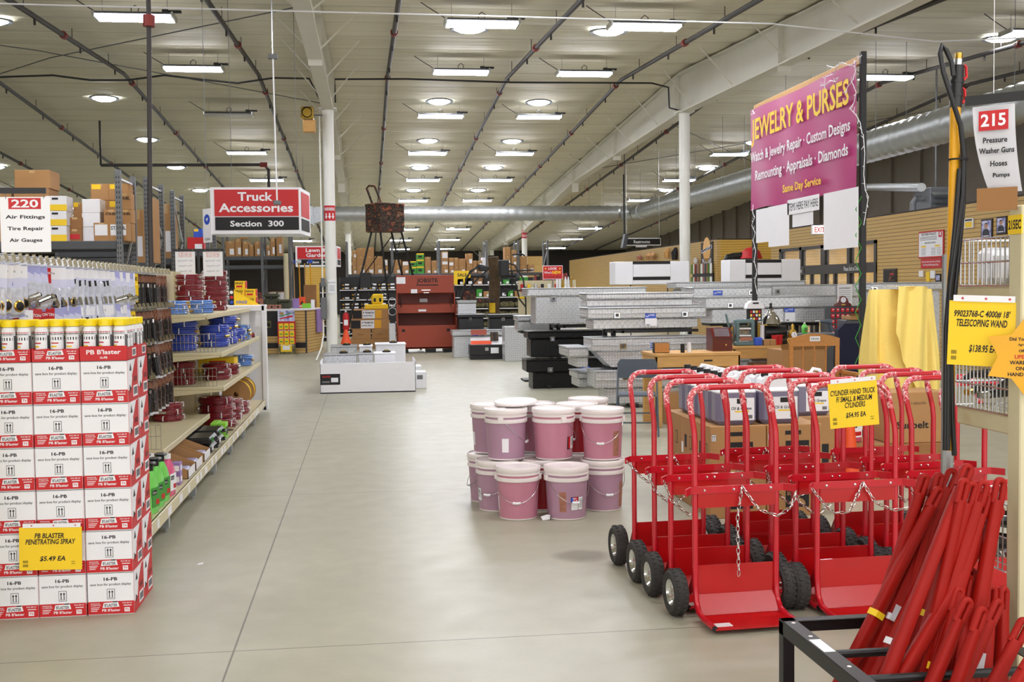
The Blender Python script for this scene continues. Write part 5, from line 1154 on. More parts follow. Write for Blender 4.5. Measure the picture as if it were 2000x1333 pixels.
def pole(p0, p1, w, lab, bands=(), bow=0.0, twist=0.0):
    """a flat tapering red-coated pole with a slotted loop at its top end"""
    p0, p1 = Vector(p0), Vector(p1); L = (p1 - p0).length; ax = (p1 - p0).normalized()
    u = ax.cross(Vector((math.sin(twist), -math.cos(twist), 0))).normalized(); v = ax.cross(u)
    t = thing('red_pole', lab, 'pole', p0, group='red slotted poles')
    def fr(s, dx): return ax * s + u * dx + v * (bow * math.sin(math.pi * s / L))
    b = MB(); pts, n = [], 14; sl = L - .085
    secs = [(0, w * .55, .014), (.03, w * .6, .018), (L * .35, w * .56, .02), (L * .75, w * .46, .018), (sl, w * .42, .014)]
    k = 12; vs = []
    for (s, a, d) in secs:
        for j in range(k):
            q = 2 * math.pi * j / k; cc, ss = math.cos(q), math.sin(q)
            vs.append(fr(s, a * math.copysign(abs(cc) ** .5, cc)) + v * (d * math.copysign(abs(ss) ** .5, ss)))
    fs = [(i * k + j, i * k + (j + 1) % k, (i + 1) * k + (j + 1) % k, (i + 1) * k + j) for i in range(len(secs) - 1) for j in range(k)] + [tuple(range(k))[::-1], tuple(range((len(secs) - 1) * k, len(secs) * k))]
    b.add(vs, fs, 'redbar'); b.build('pole_shaft', t, smooth=60)
    b = MB(); a = w * .3; loop = [fr(sl - .01, -a)] + [fr(sl + .02, -a), fr(sl + .05, -a)] + [fr(sl + .05 + a * math.sin(math.pi * i / 8), -a * math.cos(math.pi * i / 8)) for i in range(1, 8)] + [fr(sl + .05, a), fr(sl + .02, a), fr(sl - .01, a)]
    b.tube(loop, .0105, 'redbar', 10); b.build('slotted_loop', t, smooth=60)
    for (f, kk) in bands:
        b = MB(); s = L * f; ww = w * .56 * (1 - .2 * f) + .003; vs = []
        for ds in (0, .022):
            for j in range(k):
                q = 2 * math.pi * j / k; cc, ss = math.cos(q), math.sin(q); vs.append(fr(s + ds, ww * math.copysign(abs(cc) ** .5, cc)) + v * (.0225 * math.copysign(abs(ss) ** .5, ss)))
        b.add(vs, [(j, (j + 1) % k, k + (j + 1) % k, k + j) for j in range(k)], 'yellow' if kk == 'y' else 'paper')
        if kk == 't': b.add([fr(s, -.02) - v * .03, fr(s, .03) - v * .03, fr(s + .055, .03) - v * .03, fr(s + .055, -.02) - v * .03], [(0, 1, 2, 3), (3, 2, 1, 0)], 'paper')
        b.build('price_band', t, smooth=0)
    return t
# (top pixel, a lower pixel on the pole, depth of the top, depth at the bottom, width, bands)
PL = [((1772, 905), (1640, 1300), 3.72, 3.55, .05, ()), ((1781, 897), (1690, 1240), 3.8, 3.62, .05, ()), ((1802, 912), (1710, 1215), 3.76, 3.5, .055, ()), ((1786, 930), (1700, 1230), 3.68, 3.48, .052, ()),
 ((1819, 883), (1778, 1110), 3.86, 3.7, .05, ()), ((1833, 908), (1782, 1080), 3.8, 3.66, .05, (( .52, 'y'),)), ((1841, 945), (1686, 1250), 3.55, 3.4, .058, ((.55, 'y'),)), ((1866, 910), (1712, 1275), 3.62, 3.36, .066, ((.5, 't'),)),
 ((1880, 978), (1713, 1320), 3.5, 3.26, .06, ((.5, 'w'),)), ((1911, 903), (1858, 1040), 3.75, 3.6, .055, ()), ((1904, 932), (1800, 1270), 3.6, 3.34, .056, ((.48, 'y'),)), ((1926, 930), (1850, 1180), 3.66, 3.5, .055, ((.45, 'y'),)), ((1930, 952), (1868, 1160), 3.55, 3.4, .06, ((.4, 'y'),)),
 ((1957, 925), (1925, 1110), 3.7, 3.55, .06, ((.45, 't'),)), ((1970, 985), (1900, 1105), 3.4, 3.3, .055, ()), ((1888, 925), (1830, 1180), 3.72, 3.55, .05, ()),
 ((1876, 1101), (1850, 1240), 3.3, 3.22, .052, ()), ((1868, 1117), (1838, 1280), 3.24, 3.14, .052, ()), ((1894, 1112), (1872, 1230), 3.2, 3.14, .05, ()), ((1902, 1101), (1890, 1190), 3.34, 3.3, .05, ((.3, 'y'),)), ((1880, 1138), (1836, 1300), 3.16, 3.06, .052, ()),
 ((1914, 1131), (1905, 1280), 3.2, 3.14, .05, ()), ((1938, 1133), (1925, 1290), 3.22, 3.16, .055, ()), ((1961, 1136), (1955, 1300), 3.26, 3.2, .055, ()), ((1895, 1158), (1820, 1330), 3.06, 2.98, .054, ((.42, 't'), (.3, 'y'))), ((1925, 1176), (1872, 1330), 3.0, 2.92, .054, ((.45, 'y'),)), ((1956, 1162), (1905, 1270), 3.08, 3.0, .052, ((.4, 'w'),)),
 ((2010, 1200), (1945, 1330), 2.92, 2.85, .054, ((.5, 'y'),)), ((2020, 1250), (1960, 1345), 2.84, 2.78, .054, ((.45, 't'),))]
for i, (tp, lo, yt, yb, w_, bands) in enumerate(PL):
    if tp[0] > 1885: yt, yb = min(yt, 3.22), min(yb, 3.12)
    a = at(tp[0], tp[1], yt); c = at(lo[0], lo[1], (yt + yb) / 2); d = (c - a); p0 = a + d * ((a.z - .002) / (a.z - c.z)); p0.z = .003
    yr = p0.y + (a.y - p0.y) * .47 / a.z; sh = min(0, RY - .08 - yr)
    for dy in (.3, .53, .78, 1.02):
        dd = yr + sh - (RY - dy)
        if abs(dd) < .045: sh += (.05 if dd > 0 else -.05) - dd
    p0.y += sh; a.y += sh; p0.y = max(min(p0.y, RY - .1), Y0 + .06)
    fam = ('tall', i + 1) if i < 16 else ('short', i - 15)
    pole(p0, a, w_ * .72, '%s red pole with a slotted end in the black rack, %s of the %s ones counting toward the gondola' % (fam[0], ORD[fam[1] - 1], fam[0]) if 0 else '%s red slotted pole in the black rack, %s of the %s ones from the trucks' % (fam[0], ORD[fam[1] - 1], fam[0]), bands, twist=random.uniform(-.3, .3))
# ================================================================ beige gondola with pressure-washer goods
GX = 2.05
def q(px, py, d=0.0): return at(px, py, X=GX + d)
t = thing('hose_gondola', 'beige gondola with wire baskets and yellow price sheets by the red poles', 'shelving', (GX, 3.6, 0))
OF = Vector((-GX, -3.6, 0))
def gp(b, name, smooth=35):
    b.v = [v + OF for v in b.v]; return b.build(name, t, smooth=smooth)
b = MB(); b.box(GX - .02, 3.29, 0, GX + .05, 3.36, 1.86, 'cream', .004); b.box(GX - .024, 3.285, 1.77, GX - .02, 3.36, 1.83, 'yellow'); b.text('215EC', (GX - .0245, 3.322, 1.8), .03, 'ink', (0, -1, 0), bold=.03, capw=.07); gp(b, 'end_upright')
ya, yb_ = q(1869, 800).y, 3.3
zs = q(1930, 820).z
b = MB(); b.box(GX, 3.36, zs - .035, GX + .45, ya, zs + .03, 'cream', .004); gp(b, 'shelf')
b = MB(); zt = q(1930, 570).z; b.box(GX, 3.36, zt - .03, GX + .4, ya, zt + .02, 'cream', .004); gp(b, 'shelf')
b = MB(); b.box(GX, 3.36, .1, GX + .6, ya, .2, 'cream', .004); gp(b, 'base_shelf')
b = MB(); b.box(GX + .45, ya - .1, 0, GX + .5, ya, 1.75, 'dgrey', .004); gp(b, 'back_upright')
b = MB(); b.box(GX + .47, 3.3, 0.1, GX + .49, ya, .45, 'cream'); gp(b, 'back_panel')
def basket(z0, z1, n):
    b = MB(); y0, y1, x0, x1 = 3.37, ya - .01, GX - .01, GX + .42
    for i in range(n + 1):
        y = y0 + (y1 - y0) * i / n; b.cyl((x0, y, z0), (x0 - .0, y, z1), .0028, 'steel', 5)
    for i in range(9):
        x = x0 + (x1 - x0) * i / 8; b.cyl((x, y1, z0), (x, y1, z1), .0025, 'steel', 5); b.cyl((x, y0, z0), (x, y1, z0), .002, 'steel', 4)
    for z in (z0, z0 + (z1 - z0) * .5, z1):
        b.cyl((x0, y0, z), (x0, y1, z), .0034, 'steel', 5); b.cyl((x0, y1, z), (x1, y1, z), .0034, 'steel', 5)
    gp(b, 'wire_basket')
basket(q(1930, 558).z, q(1930, 466).z, 12); basket(zs + .03, q(1930, 706).z, 14); basket(.68, .9, 12)
yc = (3.36 + ya) / 2
for i in range(4):
    b = MB(); y = 3.4 + i * .1; b.box(-.12, 0, 0, .12, .075, random.uniform(.1, .14), 'jugw', .02); tag(b.build('foam_pack', loc=(GX + .22, y, q(1930, 558).z + .006)), 'white wrapped pack in the top wire basket, %s from the beige upright' % ORD[i], 'pack', 'white packs in the top basket')
b = MB(); b.box(0, -.1, 0, .003, .08, .17, 'paper')
for i in range(9): b.box(-.001, -.08, .02 + i * .012, 0, .06, .026 + i * .012, 'ink')
b.box(-.001, -.05, .14, 0, .05, .16, 'yellow'); tag(b.build('notice_card', loc=(GX + .1, 3.48, q(1958, 560).z + .04)), 'white printed notice standing in the top wire basket', 'notice')
for i in range(9):
    tt = thing('spray_gun', 'black and brass washer gun fitting, %s from the upright in the middle basket' % ORD[i], 'spray gun', (GX + random.uniform(.1, .28), 3.42 + i * .052, zs + .06 + (i % 3) * .045), random.uniform(0, 3), 'washer fittings in the basket')
    b = MB(); b.tube([(-.09, 0, .02), (0, 0, .025), (.07, 0, .02), (.1, .01, -.0)], [.014, .018, .014, .01], 'blackp', 8); b.build('gun_body', tt)
    b = MB(); b.cyl((-.13, 0, .018), (-.09, 0, .02), .012, ('brass', 'steel')[i % 2], 10); b.build('fitting', tt)
for i in range(4):
    b = MB(); b.lathe([(.05, 0), (.075, .015), (.075, .03), (.05, .045), (.05, 0)], 'blackp', n=20); tag(b.build('hose_loop', loc=(GX + .12 + .12 * (i % 2), 3.46 + i * .1, .69 + .052 * (i % 2))), 'black hose loop in the lowest wire basket, %s from the upright' % ORD[i], 'hose', 'black hose loops')
# the price sheets on the gondola
p = at(1925, 652, 3.38); tt = price_card('price_sign', 'large yellow price sheet for the telescoping wand on the beige gondola', (GX - .1, p.y, p.z), (0, math.radians(2), math.radians(-38)),     .2, .208, [('99023768-C 4000# 18\'', 0, .3, .08, .84), ('TELESCOPING WAND', 0, .16, .08, .76)], '$138.95 EA', ('ASC #', '37923'))
def star(n, R, r): return [((R if i % 2 == 0 else r) * math.sin(math.pi * i / n), (R if i % 2 == 0 else r) * math.cos(math.pi * i / n)) for i in range(2 * n)]
p = at(2003, 697, 3.28); tt = thing('star_sign', 'yellow-orange paper star about a lifetime warranty on the beige upright', 'sign', p, math.radians(-30)); b = MB(); b.prism(star(8, .125, .085) if 0 else star(6, .125, .08), -.001, .001, 'yorange'); b.build('star_card', tt, smooth=0)
b = MB()
for i, (s, h_) in enumerate((('Did You Know?', .011), ('Agri Supply', .009), ('Offers a', .009), ('LIFETIME', .012), ('WARRANTY', .012), ('ON ALL', .012), ('HAND TOOLS', .012))): b.text(s, (0, -.002, .055 - i * .0185), h_, 'ink' if i != 3 else 'redp', bold=.03, capw=.13)
b.build('lettering', tt, smooth=0)
# the 215 sign on its black bar
b0 = at(1940, 290, 3.35); tt = thing('aisle_sign', 'curling white sheet sign numbered 215 for pressure washer guns', 'sign', (b0.x, b0.y, b0.z), math.radians(-42))
W, H = .125, .27; ns = 12
b = MB(); vs, fs = [], []
def bend(z): return .05 * ((.5 - z / H) ** 2)
def sx(z): return .028 * (.5 - z / H) ** 2
for i in range(ns + 1):
    z = -H / 2 + H * i / ns; k_ = 1 - .22 * max(0, (.5 - z / H)) ** 2
    for s in (-1, 1): vs.append((s * W / 2 * k_ + sx(z), bend(z), z))
for i in range(ns): fs += [(2 * i, 2 * i + 1, 2 * i + 3, 2 * i + 2), (2 * i + 2, 2 * i + 3, 2 * i + 1, 2 * i)]
b.add(vs, fs, 'paper'); b.build('sheet', tt)
b = MB(); z = H * .33; b.quad([(-.044, bend(z) - .003, z - .032), (.044, bend(z) - .003, z - .032), (.044, bend(z) - .003, z + .03), (-.044, bend(z) - .003, z + .03)], 'redp'); b.text('215', (0, bend(z) - .005, z), .04, 'white', w=.074, bold=.03)
for i, (s, zz, ww) in enumerate((('Pressure', .1, .072), ('Washer Guns', -.02, .105), ('Hoses', -.17, .05), ('Pumps', -.31, .05))): b.text(s, (sx(zz * H), bend(zz * H) - .004, zz * H), .018, 'ink', w=ww, bold=.03)
b.build('lettering', tt, smooth=0)
b = MB(); b.box(-.085, -.004, H / 2 + .006, .2, .004, H / 2 + .036, 'black'); b.build('sign_bar', tt)
b = MB(); b.tube([(.0, 0, H / 2 + .036), (0, 0, zc(3.35) - b0.z - .06)], .0012, 'paper', 4); b.build('hanging_string', tt)
b = MB(); b.box(-.05, .008, -H / 2 - .06, .07, .012, -H / 2 + .012, 'kraftd'); b.build('tape_strip', tt)['label'] = 'brown tape at the lower edge'
# telescoping wand and hose in front of the gondola
wx = at(1865, 500, 3.62); tt = thing('telescoping_wand', 'tall yellow and black telescoping wand with a black hose looped over it', 'wand', (wx.x, 3.62, 0)); O = Vector((-wx.x, -3.62, 0))
a0, a1, a2, a3 = (at(1850, 905, 3.62), at(1866, 210, 3.62), at(1871, 128, 3.62), at(1873, 104, 3.62)); a0.z = max(a0.z, .25)
a0 = at(1852, 880, 3.62)
b = MB(); b.tube([a0 + O, a1 + O], [.017, .0175], 'yorange', 14); b.build('wand_tube', tt)
b = MB(); b.tube([a1 + O, a2 + O], .0205, 'blackp', 14)
for f in (.3, .62): m = a1.lerp(a2, f) + O; b.cyl(m - Vector((0, 0, .006)), m + Vector((0, 0, .006)), .0225, 'blackp', 14)
b.build('wand_grip', tt); b = MB(); b.cyl(a2 + O, a2.lerp(a3, .5) + O, .015, 'steel', 12); b.cyl(a2.lerp(a3, .5) + O, a3 + O, .0125, 'brass', 12); b.build('brass_fitting', tt)
for f in (.1, .65):
    m = a1.lerp(a2, f) + O + Vector((.026, -.004, 0)); b = MB(); b.tube([m + Vector((-.004, 0, 0)), m + Vector((.006, 0, .012)), m + Vector((.004, 0, .045)), m + Vector((-.004, 0, .05))], .005, 'redp', 6); b.build('lock_lever', tt)['label'] = 'red locking lever'
def hose(pxs, Y, r=.0095): return [at(x, y, Y) + O for x, y in pxs]
b = MB(); b.tube(hose([(1862, 148), (1858, 120), (1848, 98), (1839, 88), (1836, 104), (1842, 140), (1858, 190), (1876, 245), (1882, 300), (1880, 380), (1868, 470), (1856, 560), (1852, 660), (1852, 780), (1851, 880)], 3.585), .0085, 'blackp', 8)
b.tube(hose([(1882, 300), (1881, 400), (1872, 500), (1862, 600), (1858, 720), (1860, 820), (1864, 890)], 3.6), .0085, 'blackp', 8); b.tube(hose([(1874, 330), (1866, 440), (1856, 540), (1848, 640), (1847, 760), (1846, 880)], 3.59), .0085, 'blackp', 8); b.build('black_hose', tt, smooth=60)
b = MB(); m = at(1871, 312, 3.6) + O; b.lathe([(.033, -.003), (.034, .003)], 'ink', tuple(m), 16); b.build('cable_tie', tt); b = MB(); b.tube([at(1856, 800, 3.62) + O, Vector((at(1846, 400, 3.75).x + .03, 3.775, at(1856, 800, 3.62).z)) + O], .005, 'steel', 5); b.build('holding_clip', tt)
b = MB(); pts = [at(1846, y, 3.75) for y in (400, 560, 700, 860, 900)]; b.tube([(p.x + .02, p.y, p.z) for p in pts] + [(pts[-1].x + .02, 3.75, .02)], [.03, .034, .036, .036, .034, .03], 'clear', 10) if 0 else b.tube([(pts[0].x + .03, 3.78, 1.72), (pts[0].x + .03, 3.78, .02)], .022, 'galv', 10)
tag(b.build('gondola_post'), 'grey round post wrapped in film behind the wand', 'post')
# ================================================================ truck toolboxes
def toolbox(lab, lid, body, Y, D, k='plate', latch=(), sticker=None, paper=None, tiers=0, zfloor=None, grp=None, over=.03, taper=0.0):
    """lid and body are the photographed rectangles of the front; the box is built at depth Y, D deep"""
    X0, X1, Z0, Z1 = rect(*lid, Y); x0, x1, z0, z1 = rect(*body, Y)
    if zfloor is not None: z0 = zfloor
    t = thing('truck_toolbox', lab, 'toolbox', ((x0 + x1) / 2, Y, z0), group=grp); O = Vector((-(x0 + x1) / 2, -Y, -z0))
    def bd(b, n, sm=35): b.v = [v + O for v in b.v]; return b.build(n, t, smooth=sm)
    b = MB()
    if taper: b.prism([(x0 + taper, z0), (x1 - taper, z0), (x1, z1), (x0, z1)], Y, Y + D, k)
    else: b.box(x0, Y, z0, x1, Y + D, z1, k, .012)
    bd(b, 'toolbox_body')
    b = MB(); b.box(X0, Y - over, max(Z0, z1 + .001), X1, Y + D + over, Z1, k, .018)
    for i in range(tiers): b.box(X0 + .02, Y - over + .02, Z0 + (Z1 - Z0) * (i + 1) / (tiers + 1) - .006, X1 - .02, Y - over - .012, Z0 + (Z1 - Z0) * (i + 1) / (tiers + 1) + .006, 'plain', .004)
    b.box(X0 - .006, Y - over - .006, Z1 - .006, X1 + .006, Y + D + over + .006, Z1 + .012, k if k == 'plateb' else 'plain', .006); bd(b, 'toolbox_lid')
    for (lx, ly) in latch:
        p = at(lx, ly, Y - over); b = MB(); b.box(p.x - .045, Y - over - .014, p.z - .04, p.x + .045, Y - over + .002, p.z + .04, 'chrome', .006); b.box(p.x - .022, Y - over - .018, p.z - .022, p.x + .022, Y - over - .013, p.z + .022, 'dgrey' if k != 'plateb' else 'galv', .003); bd(b, 'latch')
    if sticker:
        a, c, d, e = rect(*sticker, Y - over - .004); b = MB(); b.box(a, Y - over - .005, d, c, Y - over - .001, e, 'bluep'); b.text('UWS', ((a + c) / 2 + .02, Y - over - .0056, (d + e) / 2 + .008), (e - d) * .4, 'white', capw=(c - a) * .5, bold=.03, shear=.2); b.lathe([(.012, -.0002), (.02, -.0002)], 'white', (a + (c - a) * .2, Y - over - .0054, (d + e) / 2), 10, 'y', math.pi * .2, math.pi * 1.6); bd(b, 'blue_sticker', 0)
    if paper:
        a, c, d, e = rect(*paper, Y - .006); b = MB(); b.box(a, Y - over - .004, d, c, Y - over - .001, e, 'paper'); b.box(a + (c - a) * .1, Y - over - .0045, d + (e - d) * .1, a + (c - a) * .4, Y - over - .004, d + (e - d) * .2, 'ink'); bd(b, 'price_paper', 0)
    return t
TB = 'diamond plate truck toolboxes'; NB = 'black truck toolboxes'
toolbox('black diamond plate toolbox lowest on the aisle-side stand', (1028, 703, 1190, 726), (1041, 727, 1188, 759), 17.8, .5, 'plateb', [(1075, 723)], (1135, 716, 1152, 725), grp=NB)
toolbox('black diamond plate toolbox in the middle of the aisle-side stand', (1031, 648, 1179, 661), (1037, 662, 1178, 697), 17.8, .5, 'plateb', [(1079, 663)], (1140, 658, 1158, 667), (1140, 668, 1156, 681), grp=NB)
toolbox('big bright diamond plate toolbox on top of the aisle-side stand', (1029, 563, 1262, 578), (1046, 579, 1250, 632), 17.8, .55, 'plate', [(1081, 584)], grp=TB)
toolbox('small bright diamond plate toolbox behind the aisle-side stand', (1010, 618, 1092, 627), (1012, 628, 1090, 646), 19.2, .5, 'plate', [(1040, 627)], grp=TB)
toolbox('two-tier bright diamond plate toolbox topmost on the bench-side stand', (1143, 573, 1355, 584), (1145, 585, 1353, 600), 14.85, .4, 'plate', tiers=0, grp=TB, zfloor=at(1200, 601, 14.72).z + .014)
toolbox('long bright diamond plate toolbox with two latches under the two-tier one', (1146, 601, 1379, 622), (1158, 623, 1363, 642), 14.75, .5, 'plate', [(1205, 616), (1337, 614)], (1260, 612, 1281, 622), (1259, 622, 1282, 637), 1, grp=TB)
toolbox('long bright toolbox with a tapering body, middle of the bench-side stand', (1154, 660, 1384, 685), (1165, 686, 1372, 716), 14.75, .5, 'plate', [(1217, 677)], (1270, 670, 1280, 680), None, 1, grp=TB, taper=.2)
toolbox('short bright toolbox end jutting toward the aisle beside the tapering one', (1109, 680, 1150, 698), (1127, 699, 1149, 718), 15.0, .7, 'plate', grp=TB)
toolbox('bright toolbox lowest on the bench-side stand behind the folding chair', (1161, 724, 1352, 757), (1183, 758, 1348, 796), 14.65, .5, 'plate', [(1222, 737)], None, None, 1, .06, grp=TB)
toolbox('low bright toolbox end beside the lowest box of the bench-side stand', (1127, 728, 1160, 740), (1131, 741, 1160, 757), 15.3, .6, 'plate', grp=TB)
def stand(lab, px, Y, ztop, arms, bx=.5, grp=None):
    p = at(px, 700, Y); t = thing('display_stand', lab, 'stand', (p.x, Y, 0)); b = MB()
    b.box(-.09, -.03, .05, -.03, .03, ztop, 'black', .004); b.box(.03, -.03, .05, .09, .03, ztop, 'black', .004); b.build('stand_post', t)
    b = MB(); b.box(-.25, -.7, 0, -.19, .12, .05, 'black', .004); b.box(.19, -.7, 0, .25, .12, .05, 'black', .004); b.box(-.25, -.03, .0, .25, .03, .05, 'black', .004); b.build('stand_base', t)
    for (z, x0, x1) in arms:
        z -= .022
        b = MB(); b.box(x0, -.6, z - .045, x1, -.56, z - .005, 'black', .004); b.box(x0, -.1, z - .045, x1, -.06, z - .005, 'black', .004)
        for x in (-.06, .06): b.box(x - .02, -.6, z - .05, x + .02, .02, z - .01, 'black', .004)
        b.build('stand_arm', t)
def zb(y, Y, px=1150): return at(px, y, Y).z
stand('black steel display stand holding the black toolboxes', 1084, 18.45, zb(632, 17.8), [(zb(632, 17.8), -.1, 1.2), (zb(697, 17.8), -.3, .7), (zb(759, 17.8), -.3, .7)])
stand('black steel display stand holding the bright toolboxes by the folding chair', 1190, 15.35, zb(642, 14.75), [(zb(642, 14.75), -.1, 1.1), (zb(716, 14.75), 0, 1.0), (zb(796, 14.65) + .0, 0, 1.0)] [:2])
# rear group beyond the benches
toolbox('long flat bright toolbox under the second white cabinet', (1318, 551, 1572, 562), (1330, 563, 1560, 580), 18.6, .5, 'plate', grp=TB)
toolbox('bright toolbox with a blue sticker behind the two-tier one', (1353, 562, 1507, 583), (1360, 584, 1500, 622), 17.6, .5, 'plate', [(1467, 572)], (1393, 568, 1411, 577), grp=TB)
toolbox('bright toolbox with its ribbed end toward the banner post', (1506, 557, 1692, 580), (1515, 581, 1680, 601), 17.9, .5, 'plate', [(1519, 570), (1678, 568)], grp=TB)
toolbox('wide bright toolbox with a blue sticker and paper behind the benches', (1376, 580, 1633, 602), (1390, 603, 1611, 631), 16.6, .6, 'plate', [(1426, 597)], (1532, 602, 1552, 610), (1532, 611, 1552, 628), grp=TB)
toolbox('long bright toolbox rising behind the yellow cloth', (1700, 553, 1842, 567), (1708, 568, 1836, 640), 15.4, .5, 'plate', [(1708, 566)], grp=TB, zfloor=0)
toolbox('bright toolbox low behind the first wooden bench', (1384, 690, 1500, 705), (1388, 706, 1496, 760), 15.7, .4, 'plate', grp=TB, zfloor=.03)
for (px, Y, top) in ((1050, 19.25, 646), (1440, 17.9, 622), (1600, 18.2, 601), (1560, 16.9, 631), (1420, 16.9, 631), (1350, 18.9, 580), (1540, 18.9, 580)):
    p = at(px, top, Y); b = MB(); b.box(-.03, -.03, 0, .03, .03, p.z, 'black', .003); b.box(-.25, -.2, 0, .25, .3, .03, 'black', .003); b.box(-.3, -.2, p.z - .04, .3, .25, p.z, 'black', .003)
    tag(b.build('stand_upright', loc=(p.x, Y + .1, -.0)), 'black upright under the rear toolboxes, %s' % {1050: 'below the small one behind the black boxes', 1440: 'below the stickered one', 1600: 'below the ribbed-end one', 1560: 'cloth side of the wide one', 1420: 'aisle side of the wide one', 1350: 'aisle side of the flat one', 1540: 'cloth side of the flat one'}[px], 'stand', 'uprights under the rear toolboxes')
# white cabinets displayed on top
def cabinet(lab, px, Y, s0, s1, bars):
    X0, X1, Z0, Z1 = rect(*px, Y); t = thing('white_cabinet', lab, 'cabinet', ((X0 + X1) / 2, Y, Z0)); W, H = X1 - X0, Z1 - Z0; xs = [rect(s, px[1], s, px[3], Y)[0] - (X0 + X1) / 2 for s in (s0, s1)]
    b = MB(); b.box(-W / 2, 0, 0, W / 2, .5, H, 'white', .01); b.build('cabinet_body', t)
    for a, c in ((-W / 2, xs[0]), (xs[1], W / 2)):
        b = MB(); b.box(a + .006, -.02, .006, c - .006, -.001, H - .006, 'white', .004); b.build('cabinet_door', t)
    zz = [at(px[0], y, Y).z - Z0 for y in bars]
    b = MB(); b.box(xs[0] + .006, -.02, zz[1] + .035, xs[1] - .006, -.001, zz[0] - .035, 'white', .004); b.build('drop_front', t)
    for z in zz:
        b = MB(); b.box(xs[0], -.006, z - .03, xs[1], -.001, z + .03, 'ink'); b.build('dark_slot', t)
    b = MB()
    for x in xs: b.cyl((x, .2, -Z0), (x, .2, 0), .012, 'dgrey', 6)
    b.build('support_pole', t)
cabinet('wide white steel cabinet displayed beside the white column', (1201, 511, 1346, 556), 21.5, 1236, 1309, (514, 545))
cabinet('wide white steel cabinet displayed behind the banner post', (1424, 507, 1563, 551), 20.5, 1456, 1526, (511, 541))
# red pack panel, papers and clock on the boxes
X0, X1, Z0, Z1 = rect(1612, 598, 1680, 660, 16.0); t = thing('pack_panel', 'dark peg panel beside the navy chair carrying rows of small red packs', 'panel', ((X0 + X1) / 2, 16.0, 0)); b = MB(); b.box(-(X1 - X0) / 2, 0, 0, (X1 - X0) / 2, .04, Z1, 'dgrey', .004); b.build('panel_board', t)
for r in range(7):
    for c_ in range(6):
        b = MB(); b.box(-.022, -.03, -.03, .022, 0, .03, 'redp', .004); b.box(-.015, -.0308, .004, .015, -.03, .012, 'white'); x = X0 + (X1 - X0) * (.2 + .14 * c_); z = Z1 - .06 - .085 * r
        tag(b.build('small_red_pack', loc=(x, 16.0005, z)), 'small red pack, %s row down, %s across the dark panel' % (ORD[r], ORD[c_]), 'pack', 'red packs on the dark panel')
p = at(1649, 590, 17.0); zt = at(1650, 557, 17.88).z
b = MB(); b.box(-.13, 0, -.17, .13, .002, .16, 'paper'); b.text('LAYAWAY', (0, -.001, .1), .03, 'ink', bold=.02, capw=.2)
for i in range(6): b.box(-.1, -.001, .05 - i * .03, .1, 0, .056 - i * .03, 'grey')
tag(b.build('paper_notice', loc=(at(1650, 578, 17.82).x, 17.82, at(1650, 575, 17.82).z), smooth=0), 'white printed sheet taped to the toolbox behind the clock', 'notice')
b = MB(); b.box(-.1, 0, -.12, .1, .002, .12, 'yellow')
for i, s in enumerate(('THIS WEEK', 'ONLY ON', 'SALE')): b.text(s, (0, -.001, .07 - i * .06), .025, 'ink', bold=.02, capw=.16)
p = at(1367, 597, 17.594); tag(b.build('price_card', loc=p, smooth=0), 'plain yellow sale sheet at the end of the two-tier toolbox', 'notice')
# ================================================================ white low display and the fuel tanks behind it
x0, x1, z0, z1 = rect(625, 707, 812, 768, 17.75)
t = thing('white_crate', 'long low white cardboard crate on the floor by the white column', 'crate', ((x0 + x1) / 2, 17.75, 0)); W = x1 - x0; H = .475
b = MB(); b.box(-W / 2, 0, 0, W / 2, .02, H, 'white', .003)
for s in (-1, 1): b.box(s * W / 2, 0, 0, s * (W / 2 - .012), .9, H + .03, 'white', .003)
b.box(-W / 2, .88, 0, W / 2, .9, H - .1, 'white', .003); b.box(-W / 2, 0, .0, W / 2, .9, .02, 'white'); b.build('crate_body', t)
b = MB(); b.box(-W / 2 + .003, -.002, .14, -W / 2 + .31, 0, .31, 'ink'); b.box(-W / 2 + .17, -.003, .18, -W / 2 + .28, -.002, .25, 'paper', .002); b.text('BLASTER', (-W / 2 + .1, -.003, .27), .03, 'redp', bold=.03, capw=.12); b.box(-W / 2 + .03, -.003, .17, -W / 2 + .15, -.002, .2, 'grey'); b.build('picture_label', t, smooth=0)
def tank(lab, px, Y, D, k):
    X0, X1, Z0, Z1 = rect(*px, Y); t = thing('fuel_tank', lab, 'tank', ((X0 + X1) / 2, Y, 0), group='fuel tanks behind the white crate'); W = X1 - X0
    b = MB(); b.box(-W / 2, 0, .0, W / 2, D, Z1 - .02, k, .012); b.build('tank_body', t); b = MB(); b.box(-W / 2 - .012, -.012, Z1 - .02, W / 2 + .012, D + .012, Z1 + .004, 'plain' if k == 'plate' else k, .006); b.build('tank_lid', t)
    b = MB(); b.cyl((W * .1, D * .4, Z1), (W * .1, D * .4, Z1 + .03), .07, 'ink', 16); b.cyl((W * .1, D * .4, Z1 + .03), (W * .1, D * .4, Z1 + .045), .04, 'brass', 12); b.build('filler_cap', t)
tank('diamond plate fuel tank at the front beside the column', (632, 692, 697, 730), 18.8, .45, 'plate'); tank('diamond plate fuel tank behind the front one beside the column', (646, 676, 697, 700), 19.9, .5, 'plate')
tank('narrow diamond plate fuel tank in the middle of the front row', (700, 690, 729, 730), 18.8, .42, 'plate'); tank('narrow white fuel tank behind the middle of the front row', (702, 676, 727, 700), 19.8, .5, 'white')
tank('white fuel tank at the crate end of the front row', (731, 690, 772, 730), 18.8, .45, 'white'); tank('white fuel tank behind the crate end', (734, 672, 792, 700), 19.8, .55, 'white')
